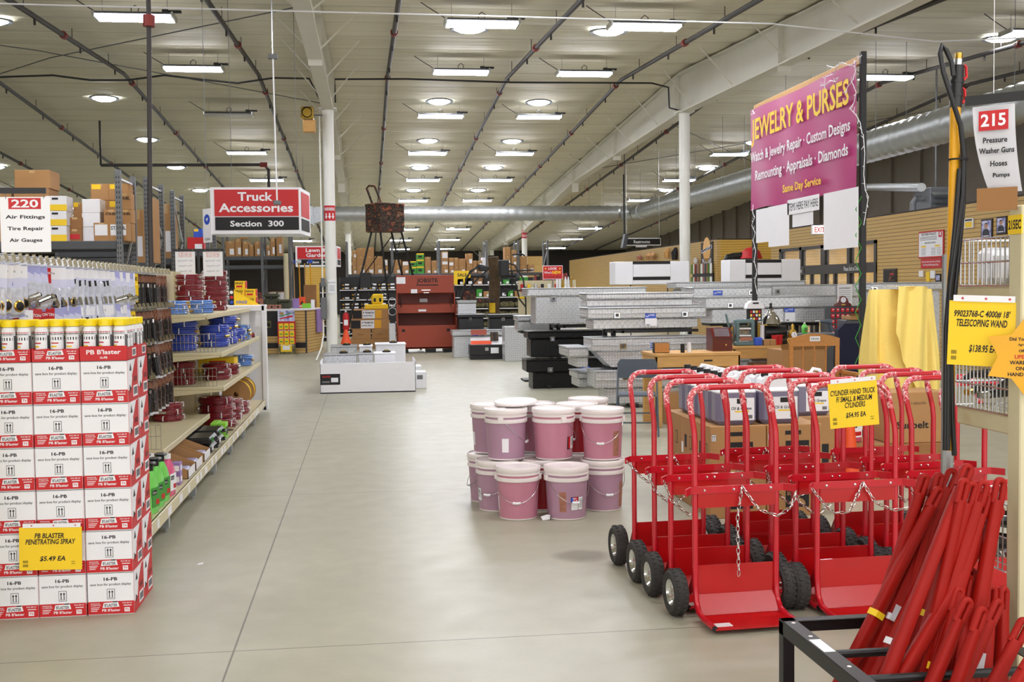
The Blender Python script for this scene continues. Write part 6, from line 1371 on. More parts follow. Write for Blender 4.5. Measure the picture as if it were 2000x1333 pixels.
b = MB(); a, c, d, e = rect(812, 727, 833, 757, 18.3); b.box(a, 18.3, 0, c, 18.7, e, 'white', .005); b.box(a + .02, 18.296, e - .12, c - .06, 18.3, e - .05, 'grey', .002); tag(b.build('white_carton'), 'small white carton standing beside the long white crate', 'carton')
b = MB(); a, c, d, e = rect(806, 716, 824, 757, 19.0); b.box(a, 19.0, 0, c, 19.5, e, 'white', .005); tag(b.build('white_carton'), 'taller white carton behind the small one beside the long crate', 'carton')
# ================================================================ jobsite cabinet
JY = 28.6; X0, X1, Z0, Z1 = rect(775, 538, 892, 690, JY); W = X1 - X0; Ht = at(833, 538, JY + .4).z
zl = lambda y: at(833, y, JY).z
t = thing('jobsite_cabinet', 'big rust-red open jobsite storage cabinet', 'cabinet', ((X0 + X1) / 2, JY, 0)); w2 = W / 2
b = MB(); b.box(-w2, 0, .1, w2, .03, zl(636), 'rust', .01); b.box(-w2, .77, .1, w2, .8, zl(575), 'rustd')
for s in (-1, 1): b.box(s * w2, 0, .1, s * (w2 - .03), .8, zl(596), 'rust', .006); b.box(s * w2 * .985, .3, zl(596), s * (w2 - .04), .8, zl(572), 'rust', .006)
b.box(-w2, 0, .1, w2, .8, .14, 'rust'); b.box(-w2 + .12, -.002, zl(648), -w2 + .2, 0, zl(643), 'ink'); b.box(w2 - .26, -.002, zl(648), w2 - .18, 0, zl(643), 'ink'); b.build('cabinet_body', t)
b = MB(); b.prism([(.28, zl(612)), (.28, zl(596)), (.5, zl(594)), (.5, zl(610))], -w2 + .03, w2 - .03, 'rust', 'x'); b.box(-w2 + .03, .5, zl(610), w2 - .03, .76, zl(594), 'rustd'); b.box(-.2, .275, zl(609), .0, .28, zl(605), 'paper'); b.build('tool_tray', t)
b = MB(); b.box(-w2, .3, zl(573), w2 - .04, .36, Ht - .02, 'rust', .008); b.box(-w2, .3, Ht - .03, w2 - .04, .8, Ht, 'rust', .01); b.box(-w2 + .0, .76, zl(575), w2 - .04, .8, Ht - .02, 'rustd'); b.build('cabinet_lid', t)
b = MB(); q = .298; b.text('JOBSITE', (.04, q, zl(549)), .14, 'ink', w=.54, bold=.04); b.box(-.24, q, zl(558), .32, q + .001, zl(556), 'ink'); b.build('lettering', t, smooth=0)
b = MB(); b.box(-w2 + .01, q, zl(554), -w2 + .24, q + .001, zl(541), 'paper'); b.box(-.38, q, zl(573), -.22, q + .001, zl(565), 'paper'); b.build('paper_label', t, smooth=0)
b = MB(); b.box(-.12, .27, zl(568), .12, .3, zl(566), 'chrome', .003); b.box(-.06, .27, zl(573), .08, .3, zl(571.5), 'chrome', .003); b.build('lid_handle', t); b = MB(); b.box(-.14, .755, zl(591), .06, .76, zl(584), 'paper'); b.build('inside_label', t)
for s in (-1, 1):
    b = MB(); b.tube([(s * (w2 - .12), .2, zl(600)), (s * (w2 - .12), .34, zl(586))], .012, 'ink', 6); b.build('gas_strut', t)
for x in (-.6, .1, .55):
    b = MB(); b.box(x - .12, .02, 0, x + .12, .78, .1, 'black', .004); b.build('skid', t)
# chests by the cabinet
toolbox('diamond plate chest with a blue sticker, behind the picture box', (883, 646, 985, 656), (886, 657, 983, 699), 26.4, .5, 'plate', [(942, 653)], (922, 651, 934, 656), grp=TB, zfloor=0)
X0, X1, Z0, Z1 = rect(919, 676, 984, 701, 25.4); W = X1 - X0; t = thing('picture_toolbox', 'black toolbox with a large printed picture board, before the plate chest', 'toolbox', ((X0 + X1) / 2, 25.4, 0))
b = MB(); b.box(-W / 2, 0, 0, W / 2, .4, .3, 'black', .01); b.box(-W / 2 - .01, -.02, .1, W / 2 + .01, .42, .34, 'black', .01); b.build('toolbox_body', t); zt_ = at(950, 660, 25.4).z
b = MB(); b.prism([(-.005, .34), (.005, .34), (.12, zt_), (.11, zt_)], -W / 2 + .01, W / 2 - .01, 'paper', 'x'); b.prism([(-.009, .35), (-.005, .345), (.02, .43), (.016, .43)], -W / 2 + .01, .1, 'orange', 'x'); b.prism([(.05, .56), (.052, .56), (.085, .68), (.08, .68)], -W / 2 + .02, 0, 'rust', 'x'); b.prism([(.004, .42), (.02, .42), (.07, .62), (.05, .62)], .08, .26, 'camo', 'x'); b.build('picture_board', t, smooth=0)
b = MB(); b.box(-.05, -.03, .2, .03, -.018, .28, 'chrome', .004); b.box(.08, -.022, .14, .26, -.02, .27, 'paper'); b.build('latch', t)
for i, (l, r) in enumerate(((896, 945), (957, 1012))):
    toolbox('dark storage chest with a white latch, %s' % ('beside the rust-red cabinet', 'under the tree trunk display')[i], (l - 3, 615, r + 2, 621), (l, 622, r, 655), 27.6, .55, 'blackp', [((l + r) / 2 - 2, 624)], grp='dark storage chests', zfloor=0)
toolbox('small diamond plate box standing on the first dark chest', (893, 588, 931, 592), (894, 593, 930, 614), 27.9, .3, 'plate', grp=TB, zfloor=at(912, 615, 27.6).z + .012)
b = MB(); a, c, d, e = rect(986, 638, 1036, 697, 24.6); b.box(a, 24.6, 0, c, 25.1, e, 'plate', .01); b.box(c, 24.6, 0, c + .03, 25.1, e, 'plain', .004); tag(b.build('plate_panel_box'), 'tall dull tread plate box end behind the black toolboxes', 'box')
b = MB(); a, c, d, e = rect(760, 632, 773, 662, 28.65); b.box(a, 28.65, 0, c, 28.95, e, 'plate', .01); tag(b.build('plate_box'), 'upright diamond plate box between the column and the rust-red cabinet', 'box')
b = MB(); a, c, d, e = rect(761, 592, 772, 632, 28.7); b.box(a, 28.7, at(766, 632, 28.65).z + .002, c, 28.75, e, 'ink', .003)
for dz in (.3, .55): b.lathe([(.09, -.003), (.1, -.003)], 'paper', ((a + c) / 2, 28.7, at(766, 632, 28.65).z + dz), 16, 'y')
b.text('PRO', ((a + c) / 2, 28.695, e - .07), .06, 'paper', bold=.03); tag(b.build('black_poster', smooth=0), 'tall black card with white circular marks beside the rust-red cabinet', 'poster')
# ================================================================ camouflage tower
TY = 29.3; X0, X1, Z0, Z1 = rect(714, 402, 789, 453, TY); W = X1 - X0; cx = (X0 + X1) / 2
t = thing('tower_stand', 'tall hunting tower with a camouflage box on spread black legs', 'hunting stand', (cx, TY, 0))
b = MB(); b.prism([(-W / 2, -.1), (-.12, -.42), (W / 2, -.2), (W / 2 - .05, .55), (-W / 2 + .05, .5)], Z0, Z1, 'camo', 'z'); b.build('camouflage_box', t)
b = MB(); b.tube([(-W / 2 - .0, -.1, Z1), (-.12, -.42, Z1 + .03), (W / 2, -.2, Z1)], .03, 'camo', 6); b.build('padded_rim', t)
def tp(px, py, dy): p = at(px, py, TY + dy); return (p.x - cx, dy, p.z)
b = MB(); b.tube([tp(727, 398, .2), tp(716, 368, .2), tp(721, 363, .2), tp(732, 364, .0), tp(745, 398, -.2)], .03, 'camo', 7); b.build('rail_hoop', t)
for (a, c, dy0, dy1) in (((726, 452), (668, 690), 0, -.3), ((743, 452), (771, 690), -.4, -.1), ((764, 452), (824, 690), .3, .7), ((783, 450), (846, 690), .1, .9)):
    b = MB(); p, q = Vector(tp(*a, dy0)), Vector(tp(*c, dy1)); q = p + (q - p) * (p.z / (p.z - q.z)); b.tube([p, q], .028, 'black', 7); b.build('tower_leg', t)
for (a, c) in (((765, 462), (712, 535)), ((783, 465), (765, 535)), ((708, 540), (762, 585)), ((763, 535), (705, 600)), ((766, 478), (788, 476)), ((771, 494), (793, 492))):
    b = MB(); b.tube([tp(*a, .0), tp(*c, .1)], .014, 'black', 5); b.build('tower_brace', t)
X0, X1, Z0, Z1 = rect(703, 533, 725, 563, TY - .35); b = MB(); b.box(X0 - cx, -.36, Z0, X1 - cx, -.3, Z1, 'black', .01); b.build('seat_pad', t)
# landscape cartons, extinguisher and cone by the column
LP_ = [((686, 640, 760, 664), None), ((688, 628, 724, 640), None), ((724, 628, 762, 640), None), ((684, 612, 760, 628), 'w'), ((672, 603, 762, 612), None)]
zz = 0
for i, (h_, nm, x0, x1) in enumerate(((.27, None, 684, 762), (.27, None, 688, 724), (0, None, 726, 762), (.27, 'w', 684, 760), (.27, 'w', 688, 760))):
    Y = 31.0 + (.02 * i); a, c, _, _ = rect(x0, 640, x1, 650, Y); hh = h_ or .27; z = zz if h_ else zz - .27
    b = MB(); b.box(0, 0, 0, c - a, .9, hh - .003, 'kraft', .006)
    if nm: b.box((c - a) * .28, -.003, .02, (c - a) * .62, 0, hh - .03, 'paper'); b.box(0.02, -.003, .02, (c - a) * .26, 0, hh - .03, 'ink'); b.box((c - a) * .63, -.003, .02, (c - a) * .8, 0, hh - .03, 'yorange'); b.text('8" PERIMETER', ((c - a) * .45, -.004, hh * .65), .05, 'ink', bold=.03, capw=(c - a) * .3); b.text('LAWN PKG', ((c - a) * .42, -.004, hh * .35), .04, 'ink', bold=.03)
    else: b.box((c - a) * .3, -.001, hh * .4, (c - a) * .6, 0, hh * .5, 'kraftd')
    tag(b.build('edging_carton', loc=(a, Y, z), smooth=20), ('long plain brown carton at the bottom of the edging stack', 'short brown carton in the second tier on the column side', 'short brown carton in the second tier on the cabinet side', 'long brown carton with white, black and orange panels, third tier', 'long brown carton with white, black and orange panels, top tier')[i], 'carton', 'brown edging cartons'); zz += h_
p = at(737, 590, 31.3); t = thing('yellow_block', 'yellow plastic block with two dark holes on the edging cartons', 'block', (p.x, 31.25, zz)); b = MB(); b.box(-.35, -.05, 0, .3, .2, .13, 'yellow', .02); b.box(-.16, 0, .13, .16, .2, .42, 'yellow', .04); b.build('block_body', t); b = MB(); b.box(-.1, -.004, .2, -.04, 0, .3, 'ink', .01); b.box(.05, -.004, .2, .11, 0, .3, 'ink', .01); b.build('dark_hole', t)
p = at(676, 640, 28.8); t = thing('fire_extinguisher', 'red fire extinguisher beside the white column', 'fire extinguisher', (p.x, 28.8, at(676, 645, 28.8).z)); b = MB(); b.lathe([(.001, 0), (.075, 0), (.08, .02), (.08, .36), (.06, .42), (.03, .44), (.001, .44)], 'redp', n=16); b.build('cylinder_body', t); b = MB(); b.box(-.03, -.05, .44, .03, .05, .5, 'steel', .01); b.tube([(.03, 0, .47), (.1, 0, .42), (.1, 0, .15)], .012, 'ink', 6); b.build('valve_handle', t); b = MB(); b.box(-.05, -.083, .12, .05, -.078, .26, 'paper'); b.build('label', t)
p = at(676, 668, 28.3); t = thing('extinguisher_cone', 'orange cone on the floor below the red extinguisher', 'cone', (p.x, 28.3, 0)); b = MB(); b.lathe([(.2, .03), (.04, .62), (.001, .63)], 'orange', n=20); b.box(-.22, -.22, 0, .22, .22, .03, 'orange', .01); b.build('cone_body', t); b = MB(); b.box(-.02, .1, 0, .02, .14, at(676, 645, 28.8).z, 'dgrey'); b.build('stake', t)
# tree-trunk display with two climbing stands
p = at(966, 615, 30.5); t = thing('tree_trunk', 'rough brown tree trunk post between the two black climbing stands', 'trunk', (p.x, 30.5, 0)); Ht = at(966, 502, 30.5).z
b = MB(); b.tube([(.02 * math.sin(i * 1.3), .02 * math.cos(i), Ht * i / 8) for i in range(9)], [.17, .16, .165, .155, .16, .15, .155, .15, .15], 'bark', 16); b.build('trunk_body', t); b = MB(); b.box(-.16, -.19, .95, -.0, -.16, 1.25, 'yellow'); b.build('price_tag', t)
def climb(lab, segs, pads, Y, px0):
    p = at(px0, 690, Y); t = thing('climbing_stand', lab, 'hunting stand', (p.x, Y, 0), group='black climbing stands'); O = Vector((-p.x, -Y, 0))
    for i, s in enumerate(segs):
        b = MB()
        for dy in (-.12, .25): b.tube([at(x, y, Y + dy) + O for x, y in s], .022, 'black', 6)
        b.build('stand_tube', t)
    for (px, k) in pads:
        a, c, d, e = rect(*px, Y); b = MB(); b.box(a - p.x, -.15, d, c - p.x, .25, e, k, .02); b.build('seat_pad', t)
    b = MB()
    for s in segs[:2]:
        for x, y in s[::2]: b.tube([at(x, y, Y - .12) + O, at(x, y, Y + .25) + O], .018, 'black', 5)
    b.build('cross_tube', t)
    b = MB()
    for dy in (-.1, .2): q = at(segs[0][-1][0], segs[0][-1][1], Y + dy) + O; b.tube([q, (q.x, q.y, 0)], .02, 'black', 5)
    b.build('stand_foot', t)
climb('black climbing stand with a camouflage apron on the cabinet side of the trunk', [[(938, 520), (918, 530), (906, 560), (898, 590)], [(955, 522), (935, 518), (912, 540), (903, 588)], [(905, 560), (925, 575), (932, 590)], [(902, 580), (930, 548), (955, 525)]], [((903, 568, 928, 590), 'camo'), ((930, 583, 968, 592), 'camo'), ((935, 520, 953, 530), 'black')], 29.9, 915)
climb('black climbing stand with a mesh seat on the toolbox side of the trunk', [[(978, 510), (1005, 518), (1022, 545), (1027, 590)], [(985, 565), (1015, 568), (1028, 562)], [(978, 545), (1005, 545), (1015, 585), (1027, 600)], [(1000, 498), (1018, 496), (1025, 500)], [(1000, 528), (1000, 565), (985, 575)], [(978, 530), (1042, 528)]], [((975, 508, 993, 540), 'black'), ((1012, 580, 1024, 584), 'yellow')], 29.85, 1010)
X0, X1, Z0, Z1 = rect(1060, 519, 1099, 546, 25.5); W, H = X1 - X0, Z1 - Z0; t = thing('red_sign', 'small red sign with yellow stars on a thin post above the toolboxes', 'sign', ((X0 + X1) / 2, 25.5, (Z0 + Z1) / 2)); b = MB(); b.box(-W / 2, 0, -H / 2, W / 2, .01, H / 2, 'white'); b.box(-W * .48, -.002, -H * .46, W * .48, 0, H * .46, 'redp'); b.build('sign_board', t, smooth=0)
b = MB(); b.text('LOOK', (0, -.003, H * .28), H * .17, 'white', bold=.02); b.text("What's", (-W * .24, -.003, 0), H * .16, 'white', w=W * .38, bold=.01); b.text('NEW', (W * .2, -.003, .0), H * .24, 'yellow', w=W * .44, bold=.04); b.text('AT AGRI SUPPLY', (0, -.003, -H * .32), H * .12, 'rustd', w=W * .86, bold=.02)
for s in (-1, 1): b.prism([(s * W * .36 + x * H * .09 / .125, H * .28 + y * H * .09 / .125) for x, y in star(5, .125, .05)], -.004, -.003, 'yellow')
b.build('lettering', t, smooth=0); b = MB(); b.cyl((0, .02, -(Z0 + Z1) / 2), (0, .02, -H / 2 + .05), .015, 'steel', 6); b.build('sign_post', t)
# ================================================================ jewellery corner: benches, chair, bench tools
def bench(lab, x0, x1, y0, y1, h, slot):
    t = thing('workbench', lab, 'workbench', ((x0 + x1) / 2, y0, 0)); w2 = (x1 - x0) / 2; d = y1 - y0
    b = MB(); b.box(-w2, 0, h - .035, w2, d, h, 'pine', .004); b.build('bench_top', t); b = MB(); b.box(-w2 + .01, .01, h - .16, w2 - .01, .035, h - .035, 'pine', .004)
    for s in (-1, 1): b.box(s * (w2 - .01), .01, h - .16, s * (w2 - .035), d - .01, h - .035, 'pine', .004)
    b.build('apron', t); b = MB(); b.box(slot - .05, .006, h - .1, slot + .05, .01, h - .08, 'ink'); b.build('pull_slot', t)
    for sx in (-1, 1):
        for yy in (.04, d - .12):
            b = MB(); b.box(sx * (w2 - .05) - .045, yy, 0, sx * (w2 - .05) + .045, yy + .08, h - .035, 'pine', .004); b.build('leg', t)
    return t
B1 = 12.5; xa, xb = at(1279, 700, B1).x, at(1448, 700, B1).x; H1 = at(1360, 690, B1).z
bench('pine workbench in front of the bright toolboxes, nearer the folding chair', xa, xb, B1, B1 + .65, H1, .12)
B2 = 13.6; xc, xd = at(1432, 690, B2).x, at(1562, 690, B2).x; H2 = at(1480, 676, B2).z
bench('pine workbench beyond the first one, holding the grinder and cups', xc, xd, B2, B2 + .42, H2, .25)
H1 += .002; H2 += .002
def on(px, Y): return at(px, 670, Y).x
# folding chair
p = at(1245, 838, 11.85); t = thing('folding_chair', 'slate blue metal folding chair before the bright toolboxes', 'chair', (p.x, 11.85, 0), math.radians(-14))
b = MB(); b.box(-.2, .0, .43, .2, .38, .455, 'chair', .02); b.build('seat', t)
b = MB(); b.prism([(-.21, .6), (.21, .6), (.22, .76), (.19, .81), (-.19, .81), (-.22, .76)], .4, .425, 'chair'); b.build('backrest', t)
for s in (-1, 1):
    b = MB(); b.tube([(s * .225, -.06, 0), (s * .22, .14, .3), (s * .215, .36, .6), (s * .21, .42, .76)], .011, 'chair', 8); b.build('leg', t); b = MB(); b.tube([(s * .205, .46, 0), (s * .205, .3, .2), (s * .205, .06, .43)], .011, 'chair', 8); b.build('leg', t)
b = MB(); b.cyl((-.22, .1, .24), (.22, .1, .24), .008, 'chair', 6); b.cyl((-.205, .38, .1), (.205, .38, .1), .008, 'chair', 6); b.build('stretcher', t)
# things on bench one
b = MB(); b.box(-.09, 0, 0, .09, .1, .12, 'dbrown', .005); b.box(-.085, -.001, .005, .085, 0, .115, 'pined'); tag(b.build('wood_block', loc=(on(1293, 12.6), 12.6, H1)), 'squared wooden block on the first workbench', 'block')
b = MB(); b.lathe([(.001, 0), (.024, 0), (.024, .1), (.001, .1)], 'ink', n=14); tag(b.build('black_tube', loc=(on(1334, 12.6), 12.62, H1)), 'short black cylinder on the first workbench', 'cylinder')
b = MB(); b.lathe([(.001, 0), (.024, 0), (.024, .115), (.001, .115)], 'jugw', n=14); tag(b.build('white_tube', loc=(on(1347, 12.6), 12.62, H1)), 'short white cylinder beside the black one on the first workbench', 'cylinder')
t = thing('mahogany_case', 'glossy mahogany case with a slanted glass front on the first workbench', 'case', (on(1406, 12.85), 12.75, H1)); b = MB(); b.prism([(0, 0), (0, .16), (.08, .27), (.25, .27), (.25, 0)], -.12, .12, 'mahog', 'x'); b.build('case_body', t); b = MB(); b.prism([(.006, .17), (.07, .258), (.068, .262), (.002, .174)], -.09, .09, 'glass', 'x'); b.build('glass_lid', t); b = MB(); b.lathe([(.001, -.018), (.01, -.014), (.01, 0)], 'brass', (.04, 0, .07), 8, 'y'); b.box(-.11, -.003, .14, .11, 0, .145, 'ink'); b.build('drawer_knob', t)
# things on bench two
t = thing('bench_grinder', 'teal hand-cranked rolling mill on the second workbench', 'mill', (on(1450, 13.8), 13.72, H2)); b = MB(); 
for s in (-1, 1): b.box(s * .1 - .02, -.05, 0, s * .1 + .02, .08, .3, 'teal', .01)
b.box(-.13, -.06, 0, .13, .09, .05, 'teal', .01); b.box(-.12, -.04, .28, .12, .07, .33, 'teal', .01); b.build('mill_frame', t); b = MB(); b.cyl((-.09, .01, .12), (.09, .01, .12), .04, 'steel', 14); b.cyl((-.09, .01, .21), (.09, .01, .21), .04, 'steel', 14); b.build('roller', t); b = MB(); b.lathe([(.1, -.01), (.12, -.015), (.12, .015), (.1, .01)], 'dgrey', (-.16, .0, .16), 20, 'x'); b.build('gear_wheel', t)
b = MB(); b.tube([(-.16, 0, .16), (-.2, -.02, .2), (-.24, -.02, .36), (-.25, -.02, .4)], .014, 'teal', 7); b.tube([(-.16, 0, .1), (-.2, -.02, .04), (-.23, 0, .012)], .02, 'teal', 7); b.build('crank_handle', t); b = MB(); b.box(-.08, -.062, .06, .08, -.06, .11, 'residue'); b.build('maker_plate', t)
t = thing('card_spinner', 'small black spinner with a white roof top on the second workbench', 'display', (on(1474, 13.9), 13.92, H2)); b = MB(); b.cyl((0, 0, 0), (0, 0, .52), .012, 'dgrey', 8); b.lathe([(.001, 0), (.08, 0), (.08, .02), (.001, .02)], 'dgrey', n=16); b.build('spinner_pole', t); b = MB(); b.box(-.085, -.05, .3, .085, .05, .46, 'ink', .004)
for i in range(4):
    for j in range(3): b.box(-.07 + i * .037, -.054, .315 + j * .045, -.045 + i * .037, -.05, .345 + j * .045, ('paper', 'brass', 'redp')[(i + j) % 3])
b.build('card_panel', t, smooth=0); b = MB(); b.prism([(-.12, .46), (.12, .46), (.1, .52), (.05, .56), (-.05, .56), (-.1, .52)], -.06, .06, 'white'); b.box(-.04, -.062, .52, .04, -.06, .54, 'ink'); b.build('white_top', t)
b = MB(); b.cyl((0, 0, 0), (0, 0, .25), .028, 'jugw', 14); tag(b.build('white_roll', loc=(on(1490, 13.9), 13.92, H2)), 'upright white roll behind the small boxes on the second workbench', 'roll')
t = thing('polishing_motor', 'black buffing machine under a polished steel dome on the second workbench', 'machine', (on(1510, 13.95), 13.95, H2)); b = MB(); b.box(-.14, -.09, 0, .16, .09, .05, 'blackp', .01); b.cyl((-.12, 0, .15), (.16, 0, .15), .085, 'blackp', 20); b.cyl((.16, 0, .15), (.24, 0, .15), .02, 'steel', 10); b.build('motor_body', t); b = MB(); b.lathe([(.13, .26), (.125, .27), (.11, .33), (.07, .38), (.04, .42), (.03, .45), (.001, .45)], 'chrome', (-.03, 0, 0), 24); b.lathe([(.001, .25), (.05, .24), (.05, .26)], 'blackp', (-.03, 0, 0), 16); b.build('steel_dome', t, smooth=60); b = MB(); b.lathe([(.018, .45), (.022, .47), (.015, .5), (.02, .52), (.001, .53)], 'blackp', (-.03, 0, 0), 12); b.build('finial', t)
for i, px in enumerate((1513, 1526)):
    b = MB(); b.lathe([(.001, .0), (.034, 0), (.046, .118), (.049, .12), (.046, .122), (.04, .118), (.03, .01)], 'redp', n=20); tag(b.build('red_cup', loc=(on(px, 13.72), 13.7 + .09 * i, H2), smooth=40), 'red plastic cup %s on the second workbench' % ('in front', 'just behind the front one')[i], 'cup', 'red plastic cups')
t = thing('gold_clock', 'ornate gold figure clock at the end of the second workbench', 'clock', (on(1548, 13.7), 13.7, H2)); b = MB(); b.lathe([(.001, 0), (.06, 0), (.05, .02), (.03, .04), (.045, .08), (.06, .12), (.05, .17), (.02, .2), (.025, .23), (.01, .26), (.001, .27)], 'brass', n=18)
for s in (-1, 1): b.tube([(s * .05, 0, .02), (s * .07, 0, .06), (s * .04, 0, .1)], .012, 'brass', 6)
b.build('clock_case', t, smooth=60); b = MB(); b.lathe([(.001, -.062), (.035, -.062), (.038, -.055)], 'paper', (0, 0, .125), 20, 'y'); b.box(-.002, -.064, .125, .002, -.063, .15, 'ink'); b.box(0, -.064, .123, .02, -.063, .127, 'ink'); b.build('clock_dial', t)
b = MB(); b.box(0, 0, 0, .1, .1, .1, 'bluep', .01); tag(b.build('blue_box', loc=(on(1473, 13.65), 13.62, H2)), 'small blue box in front of the mill on the second workbench', 'box')
for i, px in enumerate((1491, 1503)):
    b = MB(); b.box(0, 0, 0, .075, .07, .075, 'kraft', .004); tag(b.build('tan_box', loc=(on(px, 13.65), 13.62, H2)), 'small tan box, %s one beside the blue box' % ('first', 'second')[i], 'box', 'small tan boxes')
bottle('spray_bottle', 'small green bottle with a white cap behind the wooden settle', (on(1577, 14.2), 14.3, at(1577, 652, 14.3).z), 'green', .16, .07, .07, 'jugw', 'cap')
b = MB(); b.box(-.62, -.25, 0, .26, .3, at(1577, 652, 14.3).z, 'dgrey', .01); tag(b.build('low_counter', loc=(on(1600, 14.3), 14.35, 0)), 'low dark counter behind the wooden settle', 'counter')
t = thing('hand_drill', 'blue-grey power drill lying behind the wooden settle', 'drill', (on(1612, 14.3), 14.25, at(1577, 652, 14.3).z + .025)); b = MB(); b.tube([(-.1, 0, .14), (.02, 0, .13), (.06, 0, .12)], [.012, .035, .04], 'chair', 10); b.tube([(.03, 0, .12), (.08, .01, .0)], [.025, .03], 'chair', 8); b.build('drill_body', t); b = MB(); b.cyl((-.17, 0, .146), (-.1, 0, .141), .012, 'steel', 8); b.build('chuck', t)
# settle, navy chair, cartons, papers
p = at(1590, 712, 12.0); x0, x1 = at(1543, 690, 12.0).x, at(1640, 690, 12.0).x; w2 = (x1 - x0) / 2; zt = at(1590, 652, 12.0).z
t = thing('wooden_settle', 'honey-coloured wooden settle with a curved top rail and open slats', 'settle', ((x0 + x1) / 2, 12.0, 0))
b = MB(); n = 10; pts = [(-w2 + 2 * w2 * i / n, zt - .055 + .055 * math.sin(math.pi * i / n)) for i in range(n + 1)]; b.prism(pts + [(w2, zt - .14), (-w2, zt - .14)], 0, .035, 'pined'); b.build('top_rail', t)
for i in range(5):
    b = MB(); x = -w2 + .02 + (2 * w2 - .04) * i / 4; b.box(x - .008 - (.015 if i in (0, 4) else 0), .008, .45, x + .008 + (.015 if i in (0, 4) else 0), .03, zt - .1, 'pined', .003); b.build('back_slat', t)
b = MB(); b.box(-w2 - .02, -.4, .42, w2 + .12, .035, .46, 'pined', .005); b.build('seat', t)
for s in (-1, 1):
    for yy in (-.38, .0):
        b = MB(); b.box(s * (w2 - .02) - .025, yy, 0, s * (w2 - .02) + .025, yy + .035, .42 if yy < 0 else .6, 'pined', .004); b.build('leg', t)
    b = MB(); b.box(s * (w2 + .02) - .02, -.4, .62, s * (w2 + .02) + .02, .02, .66, 'pined', .006)
    for k_ in range(5): b.box(s * (w2 + .02) - .012, -.37 + k_ * .085, .46, s * (w2 + .02) + .012, -.35 + k_ * .085, .62, 'pined')
    b.build('armrest', t)
b = MB(); b.box(-.06, -.004, zt - .085, .06, 0, zt - .03, 'paper'); b.text('FOR SALE', (0, -.005, zt - .058), .018, 'ink', w=.09, bold=.02); b.build('paper_tag', t)
t = thing('office_chair', 'navy blue upholstered chair back between the settle and the black post', 'chair', (at(1668, 680, 13.0).x, 13.0, 0)); b = MB(); b.prism([(-.2, .45), (.2, .45), (.23, .7), (.22, 1.05), (.15, 1.14), (-.12, 1.14), (-.2, 1.06), (-.22, .7)], 0, .1, 'navy'); b.build('backrest', t); b = MB(); b.box(-.25, -.5, .42, .25, 0, .52, 'navy', .04); b.build('seat', t); b = MB(); b.cyl((0, -.25, .06), (0, -.25, .42), .03, 'black', 10)
for i in range(5): a = i * 1.2566; b.tube([(0, -.25, .08), (.27 * math.cos(a), -.25 + .27 * math.sin(a), .03)], .02, 'black', 6)
b.build('swivel_base', t)
X0, X1, Z0, Z1 = rect(1530, 674, 1618, 716, 12.7); b = MB(); b.box(0, 0, 0, X1 - X0, .5, Z1 - .06, 'kraft', .004); b.add([(0, 0, Z1 - .06), (X1 - X0, 0, Z1 - .06), (X1 - X0 + .02, -.1, Z1), (-.05, -.08, Z1 + .01)], [(0, 1, 2, 3), (3, 2, 1, 0)], 'kraft'); tag(b.build('open_carton', loc=(X0, 12.75, 0), smooth=20), 'big open brown carton behind the wooden settle', 'carton')
def opencarton(lab, x0, x1, y, d, h):
    b = MB(); w = x1 - x0; b.box(0, 0, 0, w, .008, h, 'kraft'); b.box(0, d - .008, 0, w, d, h, 'kraft'); b.box(0, 0, 0, .008, d, h, 'kraft'); b.box(w - .008, 0, 0, w, d, h, 'kraft'); b.box(0, 0, 0, w, d, .01, 'kraftd'); b.add([(w, 0, h), (w, d, h), (w + .08, d, h + .1), (w + .08, 0, h + .1)], [(0, 1, 2, 3), (3, 2, 1, 0)], 'kraft'); b.box(.02, .02, .01, w - .02, d - .02, h * .8, 'paper', .02)
    tag(b.build('open_carton', loc=(x0, y, 0), smooth=20), lab, 'carton')
opencarton('open brown carton on the floor under the first workbench', at(1356, 720, 12.75).x, at(1406, 720, 12.75).x, 12.75, .24, at(1385, 706, 12.75).z - .1)
b = MB(); b.box(0, 0, 0, .26, .3, at(1318, 770, 12.7).z, 'kraft', .004); tag(b.build('carton', loc=(at(1305, 770, 12.7).x, 12.75, 0)), 'plain brown carton on the floor at the leg of the first workbench', 'carton')
h0 = at(1500, 708, 13.8).z
b = MB(); b.box(0, 0, 0, at(1500, 700, 13.8).x - at(1466, 700, 13.8).x, .22, h0, 'kraftd', .004); tag(b.build('low_carton', loc=(at(1466, 700, 13.8).x, 13.7, 0)), 'low brown carton under the second workbench beneath the papers', 'carton')
for i in range(14):
    b = MB(); b.box(-.12, -.09, 0, .12, .09, .008, ('paper', 'paper', 'card', 'kraft')[i % 4]); o = tag(b.build('magazine', loc=(at(1488, 700, 13.95).x + random.uniform(-.08, .0), 13.85 + random.uniform(-.02, .02), h0 + .002 + .0095 * i), rot=(0, 0, random.uniform(-.3, .3))), 'loose magazine under the second workbench, %s from the bottom of the heap' % ORD[i], 'magazine', 'heaped magazines')
t = thing('mantel_clock', 'dark wooden mantel clock on top of the red pack panel', 'clock', (at(1649, 590, 15.95).x, 15.98, at(1645, 598, 16.0).z)); prof = [(-.13, 0), (.13, 0), (.12, .03), (.085, .05), (.06, .11), (.03, .14), (0, .15), (-.03, .14), (-.06, .11), (-.085, .05), (-.12, .03)]; b = MB(); b.prism(prof, 0, .06, 'mahog'); b.build('clock_case', t); b = MB(); b.lathe([(.001, -.004), (.038, -.004), (.042, 0)], 'paper', (0, 0, .09), 24, 'y'); b.box(-.0015, -.006, .09, .0015, -.005, .118, 'ink'); b.box(0, -.006, .0885, .02, -.005, .0915, 'ink'); b.build('clock_dial', t); b = MB(); b.box(-.03, -.003, .012, .03, 0, .028, 'brass'); b.build('brass_plate', t)
